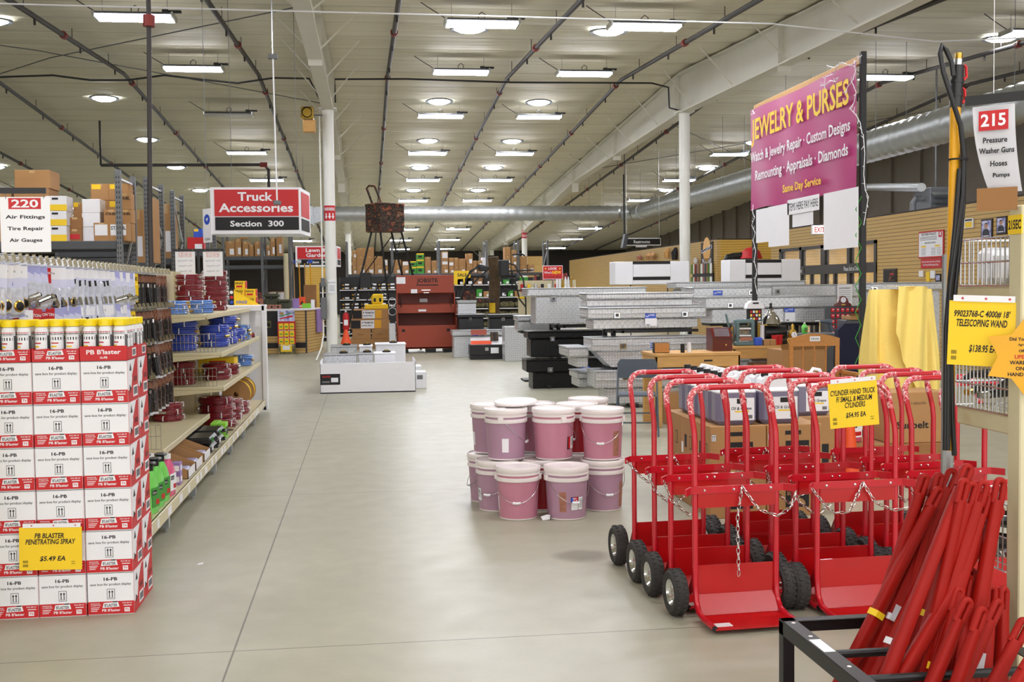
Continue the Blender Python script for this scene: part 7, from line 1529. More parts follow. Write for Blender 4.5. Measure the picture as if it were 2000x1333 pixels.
b = MB(); b.box(-.13, 0, .0, .3, .3, .05, 'kraft', .004); b.add([(-.13, 0, .05), (.3, 0, .05), (.3, -.08, .09), (-.2, -.08, .08)], [(0, 1, 2, 3), (3, 2, 1, 0)], 'kraft'); tag(b.build('shallow_carton', loc=(at(1680, 625, 14.2).x, 14.2, at(1680, 625, 14.2).z)), 'shallow open tan carton by the black banner post', 'carton'); b = MB(); b.box(-.2, 0, 0, .25, .3, at(1680, 625, 14.2).z, 'dgrey', .01); tag(b.build('pedestal', loc=(at(1682, 625, 14.2).x, 14.22, 0)), 'dark pedestal under the shallow open carton', 'pedestal')
# ================================================================ banner on its frame
BX = 5.0; yA, yB = at(1475, 300, X=BX).y, at(1683, 300, X=BX).y; zTa, zTb = at(1475, 214, X=BX).z, at(1683, 106, X=BX).z; zBm = at(1600, 388, X=BX).z; zT = (zTa + zTb) / 2 - .05
t = thing('banner_frame', 'wooden batten and black posts carrying the magenta jewellery banner', 'frame', (BX, yB, 0))
b = MB(); b.box(-.02, 0, zT - .02, .02, yA - yB, zT + .07, 'pine', .004); b.build('top_batten', t)
b = MB(); b.box(-.03, -.05, 0, .03, 0, zT + .1, 'black', .004); b.build('frame_post', t); b = MB(); b.box(-.03, yA - yB, 0, .03, yA - yB + .05, zT, 'black', .004); b.build('frame_post', t)
t = thing('vinyl_banner', 'magenta vinyl banner advertising jewelry and purses in yellow and white lettering', 'banner', (BX - .06, yB, 0)); Lb = yA - yB
b = MB(); nx, nz = 34, 12; vs, fs = [], []
for i in range(nx + 1):
    for j in range(nz + 1):
        u, v = i / nx, j / nz; sag = .035 * math.sin(math.pi * u * 3) * v; bulge = -.015 * math.sin(math.pi * u) * math.sin(math.pi * v) + .011 * math.sin(u * 19 + v * 3) * (v * .7 + .3)
        vs.append((bulge, Lb * u, zT - (zT - zBm) * v + .02 * math.sin(u * 9) * (1 if v > .5 else .4) - .0 + sag * .2))
for i in range(nx):
    for j in range(nz): a = i * (nz + 1) + j; fs += [(a, a + 1, a + nz + 2, a + nz + 1)]
b.add(vs, fs, 'magenta'); o = b.build('banner_sheet', t, smooth=80)
b = MB(); Hh = zT - zBm; cy = Lb / 2
for (s, dz, hh, ww, k, dx) in (('JEWELRY & PURSES', .24, .27, .93, 'yellow', 0), ('Watch & Jewelry Repair · Custom Designs', .49, .13, .95, 'white', 0), ('Remounting · Appraisals · Diamonds', .68, .13, .88, 'white', .02), ('Same Day Service', .87, .095, .36, 'yellow', .06)):
    b.text(s, (-.03, cy - dx * Lb, zT - Hh * dz), Hh * hh, k, (0, -1, 0), (0, 0, 1), w=Lb * ww, bold=.02)
b.build('lettering', t, smooth=0)
def pp(x0, y0, x1, y1, lab, txt=None, dx=0):
    a, c = at(x0, y0, X=BX - .08), at(x1, y1, X=BX - .08); m = (a + c) / 2; h = abs(at((x0 + x1) / 2, y0, X=BX - .08).z - at((x0 + x1) / 2, y1, X=BX - .08).z); wd = abs(a.y - c.y)
    b = MB(); b.box(-.002, -wd / 2, -h / 2, .002, wd / 2, h / 2, 'paper')
    if txt: b.text(txt, (-.0035, 0, 0), h * .5, 'ink', (0, -1, 0), w=wd * .94)
    tag(b.build('paper_sheet', loc=(BX - .08 - dx, m.y, m.z), smooth=0), lab, 'paper', 'white papers taped under the banner')
pp(1477, 408, 1510, 474, 'blank white sheet taped under the far end of the magenta banner'); pp(1503, 402, 1543, 482, 'second blank white sheet from the far end of the banner', None, .012); pp(1609, 374, 1676, 488, 'largest blank white sheet under the near end of the banner'); pp(1548, 412, 1588, 442, 'small blank white sheet under the lettered strip'); pp(1540, 386, 1602, 416, 'white strip lettered about paying here, under the banner', 'ITEMS HERE PAY HERE', .012)
t = thing('string_lights', 'white mini light string draped over the banner corner and black posts', 'string lights', (BX - .06, yB, 0)); b = MB()
def lp(px, py): p = at(px, py, X=BX - .09 - .02 * random.random()); return Vector((p.x - BX + .06, p.y - yB, p.z))
runs = [[(1683, 108), (1672, 120), (1660, 128), (1645, 122), (1628, 132), (1615, 128)], [(1640, 122), (1628, 145), (1612, 150), (1610, 165)], [(1638, 150), (1632, 160), (1622, 157), (1612, 166), (1602, 168)], [(1668, 118), (1671, 140), (1664, 160), (1672, 180), (1668, 200), (1660, 212), (1672, 225), (1680, 240), (1684, 262)], [(1664, 160), (1655, 170), (1650, 185)], [(1470, 215), (1474, 222), (1466, 224)], [(1471, 400), (1470, 415), (1474, 425), (1468, 440), (1475, 455), (1471, 470), (1476, 490), (1473, 510), (1478, 530), (1474, 550), (1479, 575)], [(1686, 262), (1689, 300), (1687, 340), (1690, 372), (1696, 385), (1692, 410), (1687, 440)]]
for r in runs:
    P = [lp(*q) for q in r]; b.tube(P, .004, 'jugw', 5)
    for p_, q_ in zip(P, P[1:]):
        for f in (.2, .6):
            m = p_.lerp(q_, f); b.tube([m, m + Vector((-.01, random.uniform(-.05, .05), random.uniform(-.05, .05)))], [.005, .002], 'jugw', 4)
b.build('light_cord', t)
b = MB(); P = [Vector((-.0 + .03 * (-1) ** i, -.06, 2.5 - i * .13)) for i in range(16)]; b.tube(P, .005, 'greenb', 5); b.build('green_cord', t)['label'] = 'dark green light cord on the near post'
# ================================================================ yellow cloth over its rack
CY = 9.6; x0, x1 = at(1697, 700, CY).x, at(1840, 700, CY).x; tl, tr_ = at(1712, 564, CY).x, at(1836, 564, CY).x; zt = at(1770, 563, CY).z; zb_ = .28
t = thing('cloth_rack', 'dark clothes rack hidden under the yellow cloth', 'rack', ((tl + tr_) / 2, CY + .15, 0)); w = (tr_ - tl) / 2; b = MB(); w -= .06; b.tube([(-w, 0, 0), (-w, 0, zt - .06), (w, 0, zt - .06), (w, 0, 0)], .014, 'dgrey', 8); b.build('rack_frame', t)
for s in (-1, 1):
    b = MB(); b.cyl((s * w, -.2, .015), (s * w, .2, .015), .014, 'dgrey', 8); b.build('rack_foot', t)
w += .06
t = thing('yellow_cloth', 'yellow textured cloth draped over the rack beside the hose gondola', 'cloth', ((tl + tr_) / 2, CY + .15, 0))
b = MB(); n, mz = 72, 16; vs, fs = [], []
for j in range(mz + 1):
    v = j / mz; z = zt - (zt - zb_) * v
    for i in range(n):
        a = 2 * math.pi * i / n; k_ = .12 + .88 * min(1, v * 7) if v < .15 else 1
        rx = (w * (1.0 + .12 * min(1, v * 2))) * (1 if v else .98); ry = .05 + .13 * min(1, v * 1.6)
        fold = (.028 * math.sin(a * 7 + v * 1.2) + .018 * math.sin(a * 13 + 1.3 + v)) * min(1, v * 2.2)
        ex = .55; c_, s_ = math.cos(a), math.sin(a)
        vs.append((rx * math.copysign(abs(c_) ** ex, c_) * (1 + fold * .8), ry * math.copysign(abs(s_) ** ex, s_) + fold * 1.1 * math.copysign(1, s_), z - (.01 if v == 0 else 0)))
for j in range(mz):
    for i in range(n): fs.append((j * n + i, (j + 1) * n + i, (j + 1) * n + (i + 1) % n, j * n + (i + 1) % n))
fs.append(tuple(range(n))); b.add(vs, fs, 'cloth'); b.build('under_cloth', t, smooth=70)
b = MB(); vs, fs = [], []; nu, nv = 14, 12
for i in range(nu + 1):
    for j in range(nv + 1):
        u, v = i / nu, j / nv; x = -w * .42 + u * w * .95; drop = (.55 + .55 * u) if u > .35 else (.5 + .8 * u)
        vs.append((x + .12 * v * (u - .3) * w - .05 * v, -.22 - .05 * v - .03 * math.sin(u * 11 + v), zt + .012 - drop * v * (zt - zb_) * (.62 + .3 * u)))
for i in range(nu):
    for j in range(nv): a = i * (nv + 1) + j; fs.append((a, a + nv + 1, a + nv + 2, a + 1))
b.add(vs, fs, 'cloth'); b.add([(-w * .42, -.22, zt + .012), (w * .53, -.22, zt + .012), (w * .53, .1, zt + .016), (-w * .42, .1, zt + .016)], [(0, 1, 2, 3)], 'cloth'); b.build('over_cloth', t, smooth=70)
# ================================================================ far shelving and stock
def shelf_unit(lab, x0, x1, Y, D, zs, H, k='dgrey', kd='paper'):
    t = thing('shelf_unit', lab, 'shelving', (x0, Y, 0)); w = x1 - x0
    b = MB(); b.box(0, D, 0, w, D + .03, H, 'blackp'); b.build('back_panel', t)
    for z in zs:
        b = MB(); b.box(0, 0, z - .03, w, D, z, kd, .003); b.build('shelf', t)
    n = max(1, round(w / 1.2))
    for i in range(n + 1):
        b = MB(); x = w * i / n; b.box(x - .02, D - .04, 0, x + .02, D, H, k); b.build('upright', t)
    return t
def shoe_boxes(x0, x1, Y, zs, per, who, skip=()):
    b = MB(); b.box(-.15, 0, 0, .15, .28, .115, 'ink', .004); b.box(-.02, -.003, .03, .12, 0, .085, 'paper'); b.box(-.11, -.003, .03, -.05, 0, .06, 'yorange'); m = b.build('shoe_box'); me = m.data; bpy.data.objects.remove(m)
    for r, z in enumerate(zs):
        i = 0; x = x0 + .2
        while x < x1 - .1:
            st = random.choice((1, 2, 2))
            for s in range(st):
                o = bpy.data.objects.new('shoe_box', me); COL.objects.link(o); o.location = (x, Y + random.uniform(0, .04), z + .001 + s * .117)
                tag(o, 'labelled black shoe box, %s along the %s shelf %s, %s' % (ORD[i], ORD[r], who, ('resting on it', 'stacked on another')[s]), 'box', 'black shoe boxes')
            x += random.choice((.31, .31, .33, .6)); i += 1
SY = 39.0
xa, xb = at(664, 600, SY).x, at(778, 600, SY).x; zz = [at(720, y, SY).z for y in (653, 625, 597, 583, 565, 553)]
zl_ = [.12, .5, .95, 1.28, 1.62]
shelf_unit('dark shoe shelving with white shelves behind the camouflage tower', xa, xb, SY, .4, zl_, 2.05); shoe_boxes(xa, xb, SY, zl_, 6, 'behind the tower')
xa, xb = at(625, 600, 36.0).x, at(647, 600, 36.0).x
shelf_unit('dark shoe shelving with white shelves beside the white column conduit', xa, xb, 36.0, .4, [.15, .5, .85, 1.2, 1.55], 1.85); shoe_boxes(xa, xb, 36.0, [.15, .5, .85, 1.2, 1.55], 2, 'beside the conduit')
# back rack with its row of cartons
BY = 41.0; xs = [at(p, 540, BY).x for p in (678, 767, 858.5, 951, 1012.5, 1070)]; ZB = at(800, 535, BY).z
rack('long grey rack along the back carrying the row of labelled cartons', BY, BY + 1.0, xs, at(857, 490, BY).z + .35, (ZB,))
cols = [(688, 697, [14, 16, 16], ['w', None, 'w']), (697, 714, [17, 17, 16], ['w', None, None]), (714, 731, [17, 17, 17], ['w', None, None]), (732, 748, [17, 17], ['w', None]), (749, 758, [12, 16], ['w', 'W']), (769, 784, [15, 12], ['w', None]), (786, 799, [13, 11], ['w', 'W']), (800, 814, [13, 11], ['g', 'g']), (814, 829, [14, 13, 12], ['g', 'g', 'g']), (830, 842, [12, 20], ['w', None]), (843, 854, [11, 14], ['w', None]), (863, 876, [14, 10, 18], ['w', 'W', 'W']), (877, 887, [12, 10, 8], ['w', 'W', None]), (887, 896, [12, 18], [None, None]), (896, 910, [14, 14], ['w', None]), (911, 924, [16, 22], [None, 'w']), (924, 932, [12, 12], ['w', None]), (933, 942, [14, 10], [None, 'w']), (942, 950, [30], ['W']), (952, 960, [14, 14], ['w', None]), (978, 986, [14, 10], ['w', None]), (986, 998, [16, 16, 18], ['w', 'w', None]), (999, 1010, [14, 14, 16], [None, 'w', 'w']), (1016, 1030, [14, 18], ['w', None]), (1031, 1044, [16], ['w'])]
n = 0
for ci, (p0, p1, hs, ls) in enumerate(cols):
    z = ZB + .003
    for i, (h, l) in enumerate(zip(hs, ls)):
        Y = BY + .06; x0, x1 = at(p0, 520, Y).x, at(p1, 520, Y).x; hh = h / 53.0
        b = MB(); carton(b, 0, x1 - x0 - .01, 0, .5, 0, hh - .003, 'greenb' if l == 'g' else ('white' if p0 in (942,) else 'kraft'), l)
        kind = 'green and yellow carton' if l == 'g' else 'white carton' if p0 == 942 else 'brown carton with a white label' if l in ('w', 'W') else 'plain brown carton'
        tag(b.build('carton', loc=(x0, Y, z), smooth=0), '%s on the back rack, %s stack, %s up' % (kind, ORD[ci], ORD[i]), 'carton', 'cartons on the back rack'); z += hh
# lower back shelves right of the cabinet: cartons and camouflage bundles
xa, xb = at(890, 600, 40.2).x, at(1046, 600, 40.2).x
shelf_unit('back shelving under the carton rack beyond the tree trunk', xa, xb, 40.2, .5, [.2, .55, .9, 1.3, 1.75], 2.0, kd='paper')
for r, (z, k) in enumerate(((.2, 'b'), (.55, 'b'), (.9, 'b'), (1.3, 'c'), (1.75, 'c'))):
    i = 0; x = xa + .08
    while x < xb - .35:
        if k == 'b':
            w = random.uniform(.38, .52); b = MB(); b.tube([(0, .2, .12), (w * .2, .2, .13), (w * .8, .2, .13), (w, .2, .12)], [.09, .12, .12, .09], 'camou', 10, flat=(1, .9)); o = b.build('cloth_bundle', loc=(x, 40.2, z + .0), smooth=60); tag(o, 'rolled camouflage bundle, %s along the %s shelf beyond the tree trunk' % (ORD[i], ORD[r]), 'bundle', 'camouflage bundles')
        else:
            w = random.uniform(.2, .34); h = random.uniform(.16, .3); b = MB(); carton(b, 0, w - .02, 0, .3, 0, h, random.choice(('kraft', 'kraft', 'ink', 'greenb', 'kraftd')), 'w'); o = b.build('small_carton', loc=(x, 40.25, z + .002), smooth=0); tag(o, 'small labelled carton, %s along the %s shelf beyond the tree trunk' % (ORD[i], ORD[r]), 'carton', 'small cartons on the back shelving')
        x += w + .03; i += 1
b = MB(); b.box(-.3, 0, 0, .3, .01, .5, 'yellow'); b.text('SALE', (0, -.002, .35), .12, 'ink', bold=.03); b.text('$', (0, -.002, .15), .14, 'ink', bold=.03); p = at(895, 556, 40.0); tag(b.build('price_card', loc=(at(903, 556, 40.22).x, 40.25, 1.751), smooth=0), 'yellow sale card on the back shelving beside the rust-red cabinet', 'notice')
# tool gondola under the red star sign
xa, xb = at(1012, 560, 31.5).x, at(1125, 560, 31.5).x; zt = at(1060, 548, 31.5).z
t = thing('tool_gondola', 'cream gondola with hanging tools beneath the red star sign', 'shelving', (xa, 31.5, 0)); b = MB(); b.box(0, 0, 0, xb - xa, .06, zt, 'board'); b.box(0, -.4, 0, xb - xa, .46, .2, 'cream'); b.build('back_panel', t)
for i in range(16):
    b = MB(); x = .1 + (xb - xa - .2) * i / 15; b.box(-.04, -.09, -.2, .04, -.02, .02, ('redp', 'ink', 'yellow', 'paper', 'steel')[i % 5], .01); b.cyl((0, -.1, .04), (0, 0, .04), .006, 'steel', 5)
    tag(b.build('hanging_tool', loc=(xa + x, 31.49, zt - .12 - .1 * (i % 2)), smooth=20), 'carded hanging tool, %s along the cream gondola under the star sign' % ORD[i], 'tool', 'hanging carded tools')
for i in range(14):
    b = MB(); x = .5 + (xb - xa - .7) * i / 13; b.box(-.035, 0, 0, .035, .05, random.uniform(.12, .22), ('hred', 'ink', 'dbrown', 'rust')[i % 4], .01); tag(b.build('boxed_tool', loc=(xa + x, 31.505, zt), smooth=20), 'small dark boxed tool on top of the cream gondola, %s along' % ORD[i], 'box', 'boxed tools on the cream gondola')
for i in range(6):
    b = MB(); b.lathe([(.03, 0), (.03, .25), (.012, .32), (.001, .32)], ('paper', 'white', 'brass')[i % 3], n=10); tag(b.build('spray_bottle', loc=(at(1088 + i * 5.5, 545, 30.6).x, 30.6, at(1110, 560, 30.6).z - .05)), 'pale bottle on the white counter beyond the toolboxes, %s from the star sign' % ORD[i], 'bottle', 'pale bottles')
a, c = at(1080, 560, 30.5).x, at(1125, 560, 30.5).x; b = MB(); b.box(a, 30.45, 0, c, 30.9, at(1110, 560, 30.6).z - .05, 'white', .01); tag(b.build('white_counter'), 'white counter end beyond the toolboxes carrying pale bottles', 'counter')
# ================================================================ the far side behind the hose shelves
LY_ = 31.5; xs = [at(p, 500, LY_).x for p in (436, 512, 566)]; z1, z2 = at(500, 501, LY_).z, at(500, 517, LY_).z
rack('grey rack with labelled cartons behind the red hose coils', LY_, LY_ + 1.0, xs, at(512, 440, LY_).z, (z1, z2 - .02, at(540, 612, LY_).z))
cc = [(440, 459, 29, 'w', 'wide'), (459, 472, 33, 'w', 'second'), (473, 486, 28, 'w', 'third'), (486, 496, 22, None, 'fourth'), (497, 509, 28, 'w', 'fifth'), (520, 528, 20, 'w', 'sixth'), (528, 538, 34, 'w', 'seventh'), (540, 552, 44, 'w', 'eighth')]
for i, (p0, p1, h, l, nm) in enumerate(cc):
    x0, x1 = at(p0, 490, LY_).x, at(p1 - 1, 490, LY_).x; b = MB(); carton(b, 0, x1 - x0, 0, .5, 0, h / 69, 'kraft', l); tag(b.build('carton', loc=(x0, LY_ + .06, z1 + .003), smooth=0), 'brown carton on the rack behind the red hose, %s from the big sign side' % ORD[i], 'carton', 'cartons behind the red hose')
b = MB(); b.box(0, 0, 0, .22, .3, .2, 'kraft', .003); b.prism([(.02, .05), (.1, .17), (.15, .17), (.07, .05)], -.002, 0, 'dbrown'); tag(b.build('carton', loc=(at(467, 470, LY_).x, LY_ + .1, z1 + .006 + 33 / 69), smooth=0), 'small striped carton on top of the cartons behind the red hose', 'carton')
for i, (px, py) in enumerate(((534, 600), (534, 580), (548, 602), (548, 582))):
    t = thing('cord_spool', 'white cord spool, %s of the %s pair on the rack behind the chests' % (('lower', 'upper')[i % 2], ('first', 'second')[i // 2]), 'spool', (at(px - 3 + (i // 2) * 5, 590, LY_ + .3).x, LY_ + .45, at(540, 612, LY_).z + .002 + (i % 2) * .3), group='white cord spools'); b = MB(); b.lathe([(.001, .02), (.11, .02), (.115, .15), (.11, .27), (.001, .27)], 'jugw', n=18); b.build('cord', t)
    for z in (0, .27):
        b = MB(); b.lathe([(.001, z), (.125, z), (.125, z + .02), (.001, z + .02)], 'kraft', n=18); b.build('spool_flange', t)
b = MB(); x = at(559, 520, 31.3).x; b.cyl((x, 31.2, 0), (x, 31.2, at(559, 495, 31.2).z), .065, 'cream', 14); tag(b.build('vent_pipe'), 'pale vertical pipe beside the rack post behind the counter', 'pipe')
for i in range(5):
    x = at(562, 560, 33).x + i * .16; b = MB(); b.tube([(x, 33, 0), (x + .02, 33.1, 1.4), (x, 33.2, 2.45)], .02, 'pine' if i % 2 else 'yorange', 6); b.box(x - .07, 33.15, 2.4, x + .07, 33.2, 2.5, ('ink', 'bluep', 'paper')[i % 3], .02); tag(b.build('long_tool'), 'long-handled tool leaning behind the counter, %s from the pale pipe' % ORD[i], 'tool', 'long-handled tools')
# service counter
CY_ = 29.45; x0, x1 = at(497, 690, CY_).x, at(600, 690, CY_).x; zc_ = at(550, 604, CY_).z
t = thing('service_counter', 'slatwall service counter with a white top beyond the hose gondola', 'counter', (x0, CY_, 0)); w = x1 - x0
b = MB(); b.prism([(0, 0), (w, 0), (w + .35, 1.6), (0, 1.6)], 0, zc_ - .04, 'slat', 'z'); b.build('counter_body', t, smooth=0)
b = MB(); b.prism([(-.02, -.03), (w + .02, -.03), (w + .38, 1.62), (-.02, 1.62)], zc_ - .04, zc_, 'white', 'z'); b.build('counter_top', t, smooth=0)
b = MB(); b.box(0, -.012, .14, w, -.002, .28, 'ink'); b.build('kick_band', t); b = MB(); b.box(0, -.012, .45, w * .52, -.002, zc_ - .05, 'ink', .004); b.build('dark_panel', t); b = MB(); b.box(w - .035, -.02, 0, w + .005, .02, zc_ - .04, 'dusk'); b.build('corner_post', t)
for i, (px, py, s) in enumerate(((507, 634, 1), (522, 634, 1), (513, 656, 0))):
    p = at(px, py, CY_ - .03); b = MB(); b.box(-.1, 0, -.09, .1, .014, .09, 'camou' if s else 'chair', .004); b.box(-.07, -.03, -.05, .07, 0, .04, 'ink', .02); b.box(-.08, -.004, -.085, 0, -.001, -.06, 'paper'); tag(b.build('carded_gadget', loc=(p.x, CY_ - .028, p.z)), ('camouflage-carded gadget on the dark counter panel, hose side', 'camouflage-carded gadget on the dark counter panel, corner side', 'blue-carded gadget lowest on the dark counter panel')[i], 'gadget', 'carded gadgets')
t = thing('seed_display', 'red and yellow packet display with a picture header before the counter', 'display', (at(560, 690, CY_ - .35).x, CY_ - .3, 0)); zd = lambda y: at(560, y, CY_ - .3).z
x0, x1 = -.21, .21
b = MB(); b.box(x0, 0, .0, x1, .2, zd(673), 'brass' if 0 else 'camou', .004); b.box(x0 + .06, -.003, .06, x1 - .08, 0, .26, 'yellow'); b.box(x0 + .11, -.005, .11, x1 - .13, -.003, .21, 'paper'); b.build('display_base', t)
b = MB(); b.box(x0 - .01, .0, zd(673), x1 + .01, .2, zd(628), 'redp', .004); b.build('display_rack', t)
for r in range(3):
    b = MB(); z = zd(642 + 14.5 * r)
    for c_ in range(3): b.box(x0 + .02 + c_ * .135, -.01, z - .02, x0 + .135 + c_ * .135, 0, z + .13, 'yellow', .004); b.box(x0 + .04 + c_ * .135, -.012, z + .03, x0 + .11 + c_ * .135, -.01, z + .06, 'greenb')
    b.text('Simple Solid', (-.1, -.012, z - .05), .035, 'white', w=.17, bold=.02); b.text('Simple Fix', (.11, -.012, z - .05), .035, 'white', w=.15, bold=.02); b.build('packet_row', t, smooth=0)
b = MB(); b.box(x0, 0, zd(628), x1, .015, zd(607), 'card', .003); b.prism([(x0 + .04, zd(624)), (x0 + .04, zd(622)), (x1 - .05, zd(616)), (x1 - .05, zd(620))], -.003, 0, 'redp'); b.prism([(x0 + .04, zd(619)), (x1 - .05, zd(613)), (x1 - .05, zd(611)), (x0 + .04, zd(617))], -.003, 0, 'greenb'); b.box(x0 + .05, -.003, zd(615), x0 + .15, 0, zd(610), 'kraft', .004); b.build('picture_header', t, smooth=0)
def onc(px, Y): return at(px, 590, Y).x
for i, (p0, p1, h, Y) in enumerate(((515, 545, .4, 30.2), (543, 569, .24, 30.0))):
    t = thing('storage_chest', '%s olive plastic chest on the service counter' % ('bigger', 'smaller')[i], 'chest', (onc((p0 + p1) / 2, Y), Y, zc_), group='olive chests'); w2 = (onc(p1, Y) - onc(p0, Y)) / 2
    b = MB(); b.box(-w2 * .92, 0, 0, w2 * .92, .4, h * .72, 'olive', .03)
    for s in (-.5, 0, .5): b.box(w2 * s - .02, -.02, .04, w2 * s + .02, .01, h * .66, 'olive', .008)
    b.build('chest_body', t); b = MB(); b.box(-w2, -.03, h * .72, w2, .43, h, 'olive', .04); b.build('chest_lid', t); b = MB(); b.box(-.03, -.05, h * .6, .03, -.025, h * .85, 'blackp', .008); b.build('latch', t)
for i in range(4):
    b = MB(); b.box(0, 0, 0, .152, .2, .11, 'residue', .005); b.lathe([(.001, -.002), (.03, -.002)], 'ink', (.085, 0, .055), 12, 'y'); tag(b.build('terracotta_box', loc=(onc(499 + i * 12.4, 29.6), 29.6, zc_)), 'small terracotta-coloured box along the counter front, %s from the hose side' % ORD[i], 'box', 'terracotta boxes')
b = MB(); b.box(0, 0, 0, .26, .25, .26, 'residue', .005); b.lathe([(.001, -.002), (.05, -.002)], 'ink', (.13, 0, .13), 14, 'y'); tag(b.build('terracotta_box', loc=(onc(494, 30.1), 30.1, zc_)), 'larger terracotta-coloured box behind the small row on the counter', 'box')
for i, (px, k, w_, h_, rz, lab) in enumerate(((578, 'purple', .18, .26, .3, 'lilac card folder standing on the counter end'), (590, 'orange', .18, .3, 0, 'orange warning-patterned card standing on the counter end'), (598, 'lime', .24, .13, -.3, 'lime green strip leaning on the counter end'), (606, 'kraftd', .34, .62, 0, 'tall brown cardboard sheet standing on the counter end'), (611, 'paper', .1, .22, .2, 'white card leaning at the counter corner'))):
    Y = (30.4, 30.7, 30.2, 30.95, 30.8)[i]; b = MB(); b.box(-w_ / 2, 0, 0, w_ / 2, .03, h_, k, .006)
    if k == 'orange': b.prism([(-.05, .1), (.05, .1), (0, .2)], -.003, 0, 'ink'); b.box(-.07, -.002, .03, .07, 0, .07, 'paper')
    tag(b.build('counter_card', loc=(onc(px, Y), Y, zc_), rot=(0, 0, rz)), lab, 'card')
b = MB(); x = at(612, 650, 31).x; tag(MB().box(-.02, 0, 0, .02, .5, .62, 'purple', .004).box(-.024, .05, .3, -.02, .45, .5, 'paper').build('side_poster', loc=(at(600, 690, CY_).x + .35 * (30.3 - CY_) / 1.6 + .035, 30.3, .5), rot=(0, 0, -math.atan(.35 / 1.6)), smooth=0), 'purple and white poster on the angled end of the counter', 'poster')
# stacked yellow battery cartons on the end shelf of the hose gondola
zE = 1.435; b = MB(); b.box(GB, 15.05, 1.40, -1.34, 15.6, zE, 'white', .004); b.box(GB, 15.5, .06, -1.34, 15.55, 1.40, 'white'); tag(b.build('end_shelf'), 'white end shelf behind the hose gondola carrying yellow boxes', 'shelf')
bx0 = at(459, 600, 15.3).x
for i, (c_, r_) in enumerate(((0, 0), (1, 0), (0, 1), (1, 1), (0, 2))):
    if i == 4: c_ = .05
    b = MB(); b.box(0, 0, 0, .14, .2, .105, 'yellow', .003); b.box(.134, -.001, .01, .141, .2, .1, 'redp'); b.text('RINGS', (.06, -.002, .075), .03, 'ink', w=.1, bold=.04, shear=.1); b.box(.02, -.002, .02, .1, 0, .045, 'redp'); tag(b.build('yellow_carton', loc=(bx0 + c_ * .143, 15.25, zE + r_ * .107), smooth=0), 'yellow boxed product on the end shelf, %s' % ('bottom aisle-inner one', 'bottom aisle-outer one', 'middle inner one', 'middle outer one', 'topmost one')[i], 'box', 'yellow boxes on the end shelf')
b = MB(); b.prism([(-.08, 0), (.26, 0), (-.08, .2)], -.003, .003, 'yellow'); b.text('KINGS', (.02, -.004, .04), .04, 'bluep', w=.14, bold=.04, shear=.1); b.box(-.14, -.003, 0, -.08, .003, .22, 'ink')
for i in range(3): b.lathe([(.001, -.005), (.022, -.005)], ('bluep', 'redp', 'paper')[i], (-.11, 0, .04 + i * .065), 12, 'y')
tag(b.build('triangle_card', loc=(bx0 + .08, 15.2, zE), smooth=0), 'yellow triangular card with round badges before the yellow boxes', 'card')
for i in range(4):
    b = MB(); b.box(0, 0, 0, .34, .4, .14, 'rust', .006); b.box(.02, -.002, .02, .3, 0, .12, 'carddk'); tag(b.build('dark_red_box', loc=(at(481, 570, 30.9).x, LY_ + .06, at(540, 612, LY_).z + .003 + i * .142), smooth=0), 'dark red printed box behind the yellow boxes, %s from the bottom' % ORD[i], 'box', 'dark red boxes')
# ================================================================ hung on the slatwall
def on_wall(px0, py0, px1, py1):
    a, c = at(px0, (py0 + py1) / 2, X=WX - .01), at(px1, (py0 + py1) / 2, X=WX - .01); m = (px0 + px1) / 2
    return a.y, c.y, at(m, py1, X=WX - .01).z, at(m, py0, X=WX - .01).z
U = (0, -1, 0)
def wboard(name, px, lab, cat, fr, bg, fn=None):
    y0, y1, z0, z1 = on_wall(*px); t = thing(name, lab, cat, (WX - .004, (y0 + y1) / 2, (z0 + z1) / 2)); W, H = y0 - y1, z1 - z0
    b = MB(); b.box(-.02, -W / 2, -H / 2, 0, W / 2, H / 2, fr, .004); b.build('frame' if fr != bg else 'board', t); b = MB(); e = .03 if fr != bg else .001; b.box(-.024, -W / 2 + e, -H / 2 + e, -.02, W / 2 - e, H / 2 - e, bg)
    if fn: fn(b, W, H, -.0255)
    b.build('printed_face', t, smooth=0); return t
def ret(b, W, H, x):
    b.text('RETURN POLICY', (x, .06 * W, H * .38), H * .09, 'ink', U, w=W * .6, bold=.03); b.text('REFUND POLICY', (x, 0, H * .06), H * .06, 'ink', U, w=W * .45, bold=.02); b.box(x, -W * .45, H * .24, x + .001, -W * .32, H * .44, 'redp'); b.box(x - .001, -W * .41, H * .3, x, -W * .36, H * .42, 'paper')
    for i in range(3): b.box(x, -W * .25, H * (.27 - i * .05), x + .001, W * .42, H * (.285 - i * .05), 'ink')
    for s in (-1, 1): b.box(x, s * W * .28 - W * .1, -H * .1, x + .001, s * W * .28 + W * .1, -H * .04, 'yellow')
    for i in range(5):
        for s in (.28, -.12, -.34): b.box(x, s * W - W * .09, -H * (.16 + i * .055), x + .001, s * W + W * .09, -H * (.145 + i * .055), 'grey')
wboard('policy_sign', (1795, 451, 1844, 504), 'white return policy board with a red border on the slatwall', 'sign', 'redp', 'paper', ret)
wboard('red_notice', (1800, 505, 1840, 524), 'red notice strip with white lettering under the return policy board', 'sign', 'redp', 'redp', lambda b, W, H, x: (b.text('Warranty Claims Must Have a Receipt', (x, 0, H * .15), H * .2, 'white', U, w=W * .9, bold=.02), b.text('For Proof of Purchase Date', (x, 0, -H * .15), H * .2, 'white', U, w=W * .75, bold=.02)))
wboard('caution_notice', (1885, 427, 1902, 446), 'small white and yellow caution notice on the slatwall', 'sign', 'paper', 'paper', lambda b, W, H, x: (b.box(x, -W * .4, -H * .42, x + .001, W * .4, H * .15, 'yellow'), b.box(x, -W * .4, H * .25, x + .001, W * .4, H * .42, 'ink')))
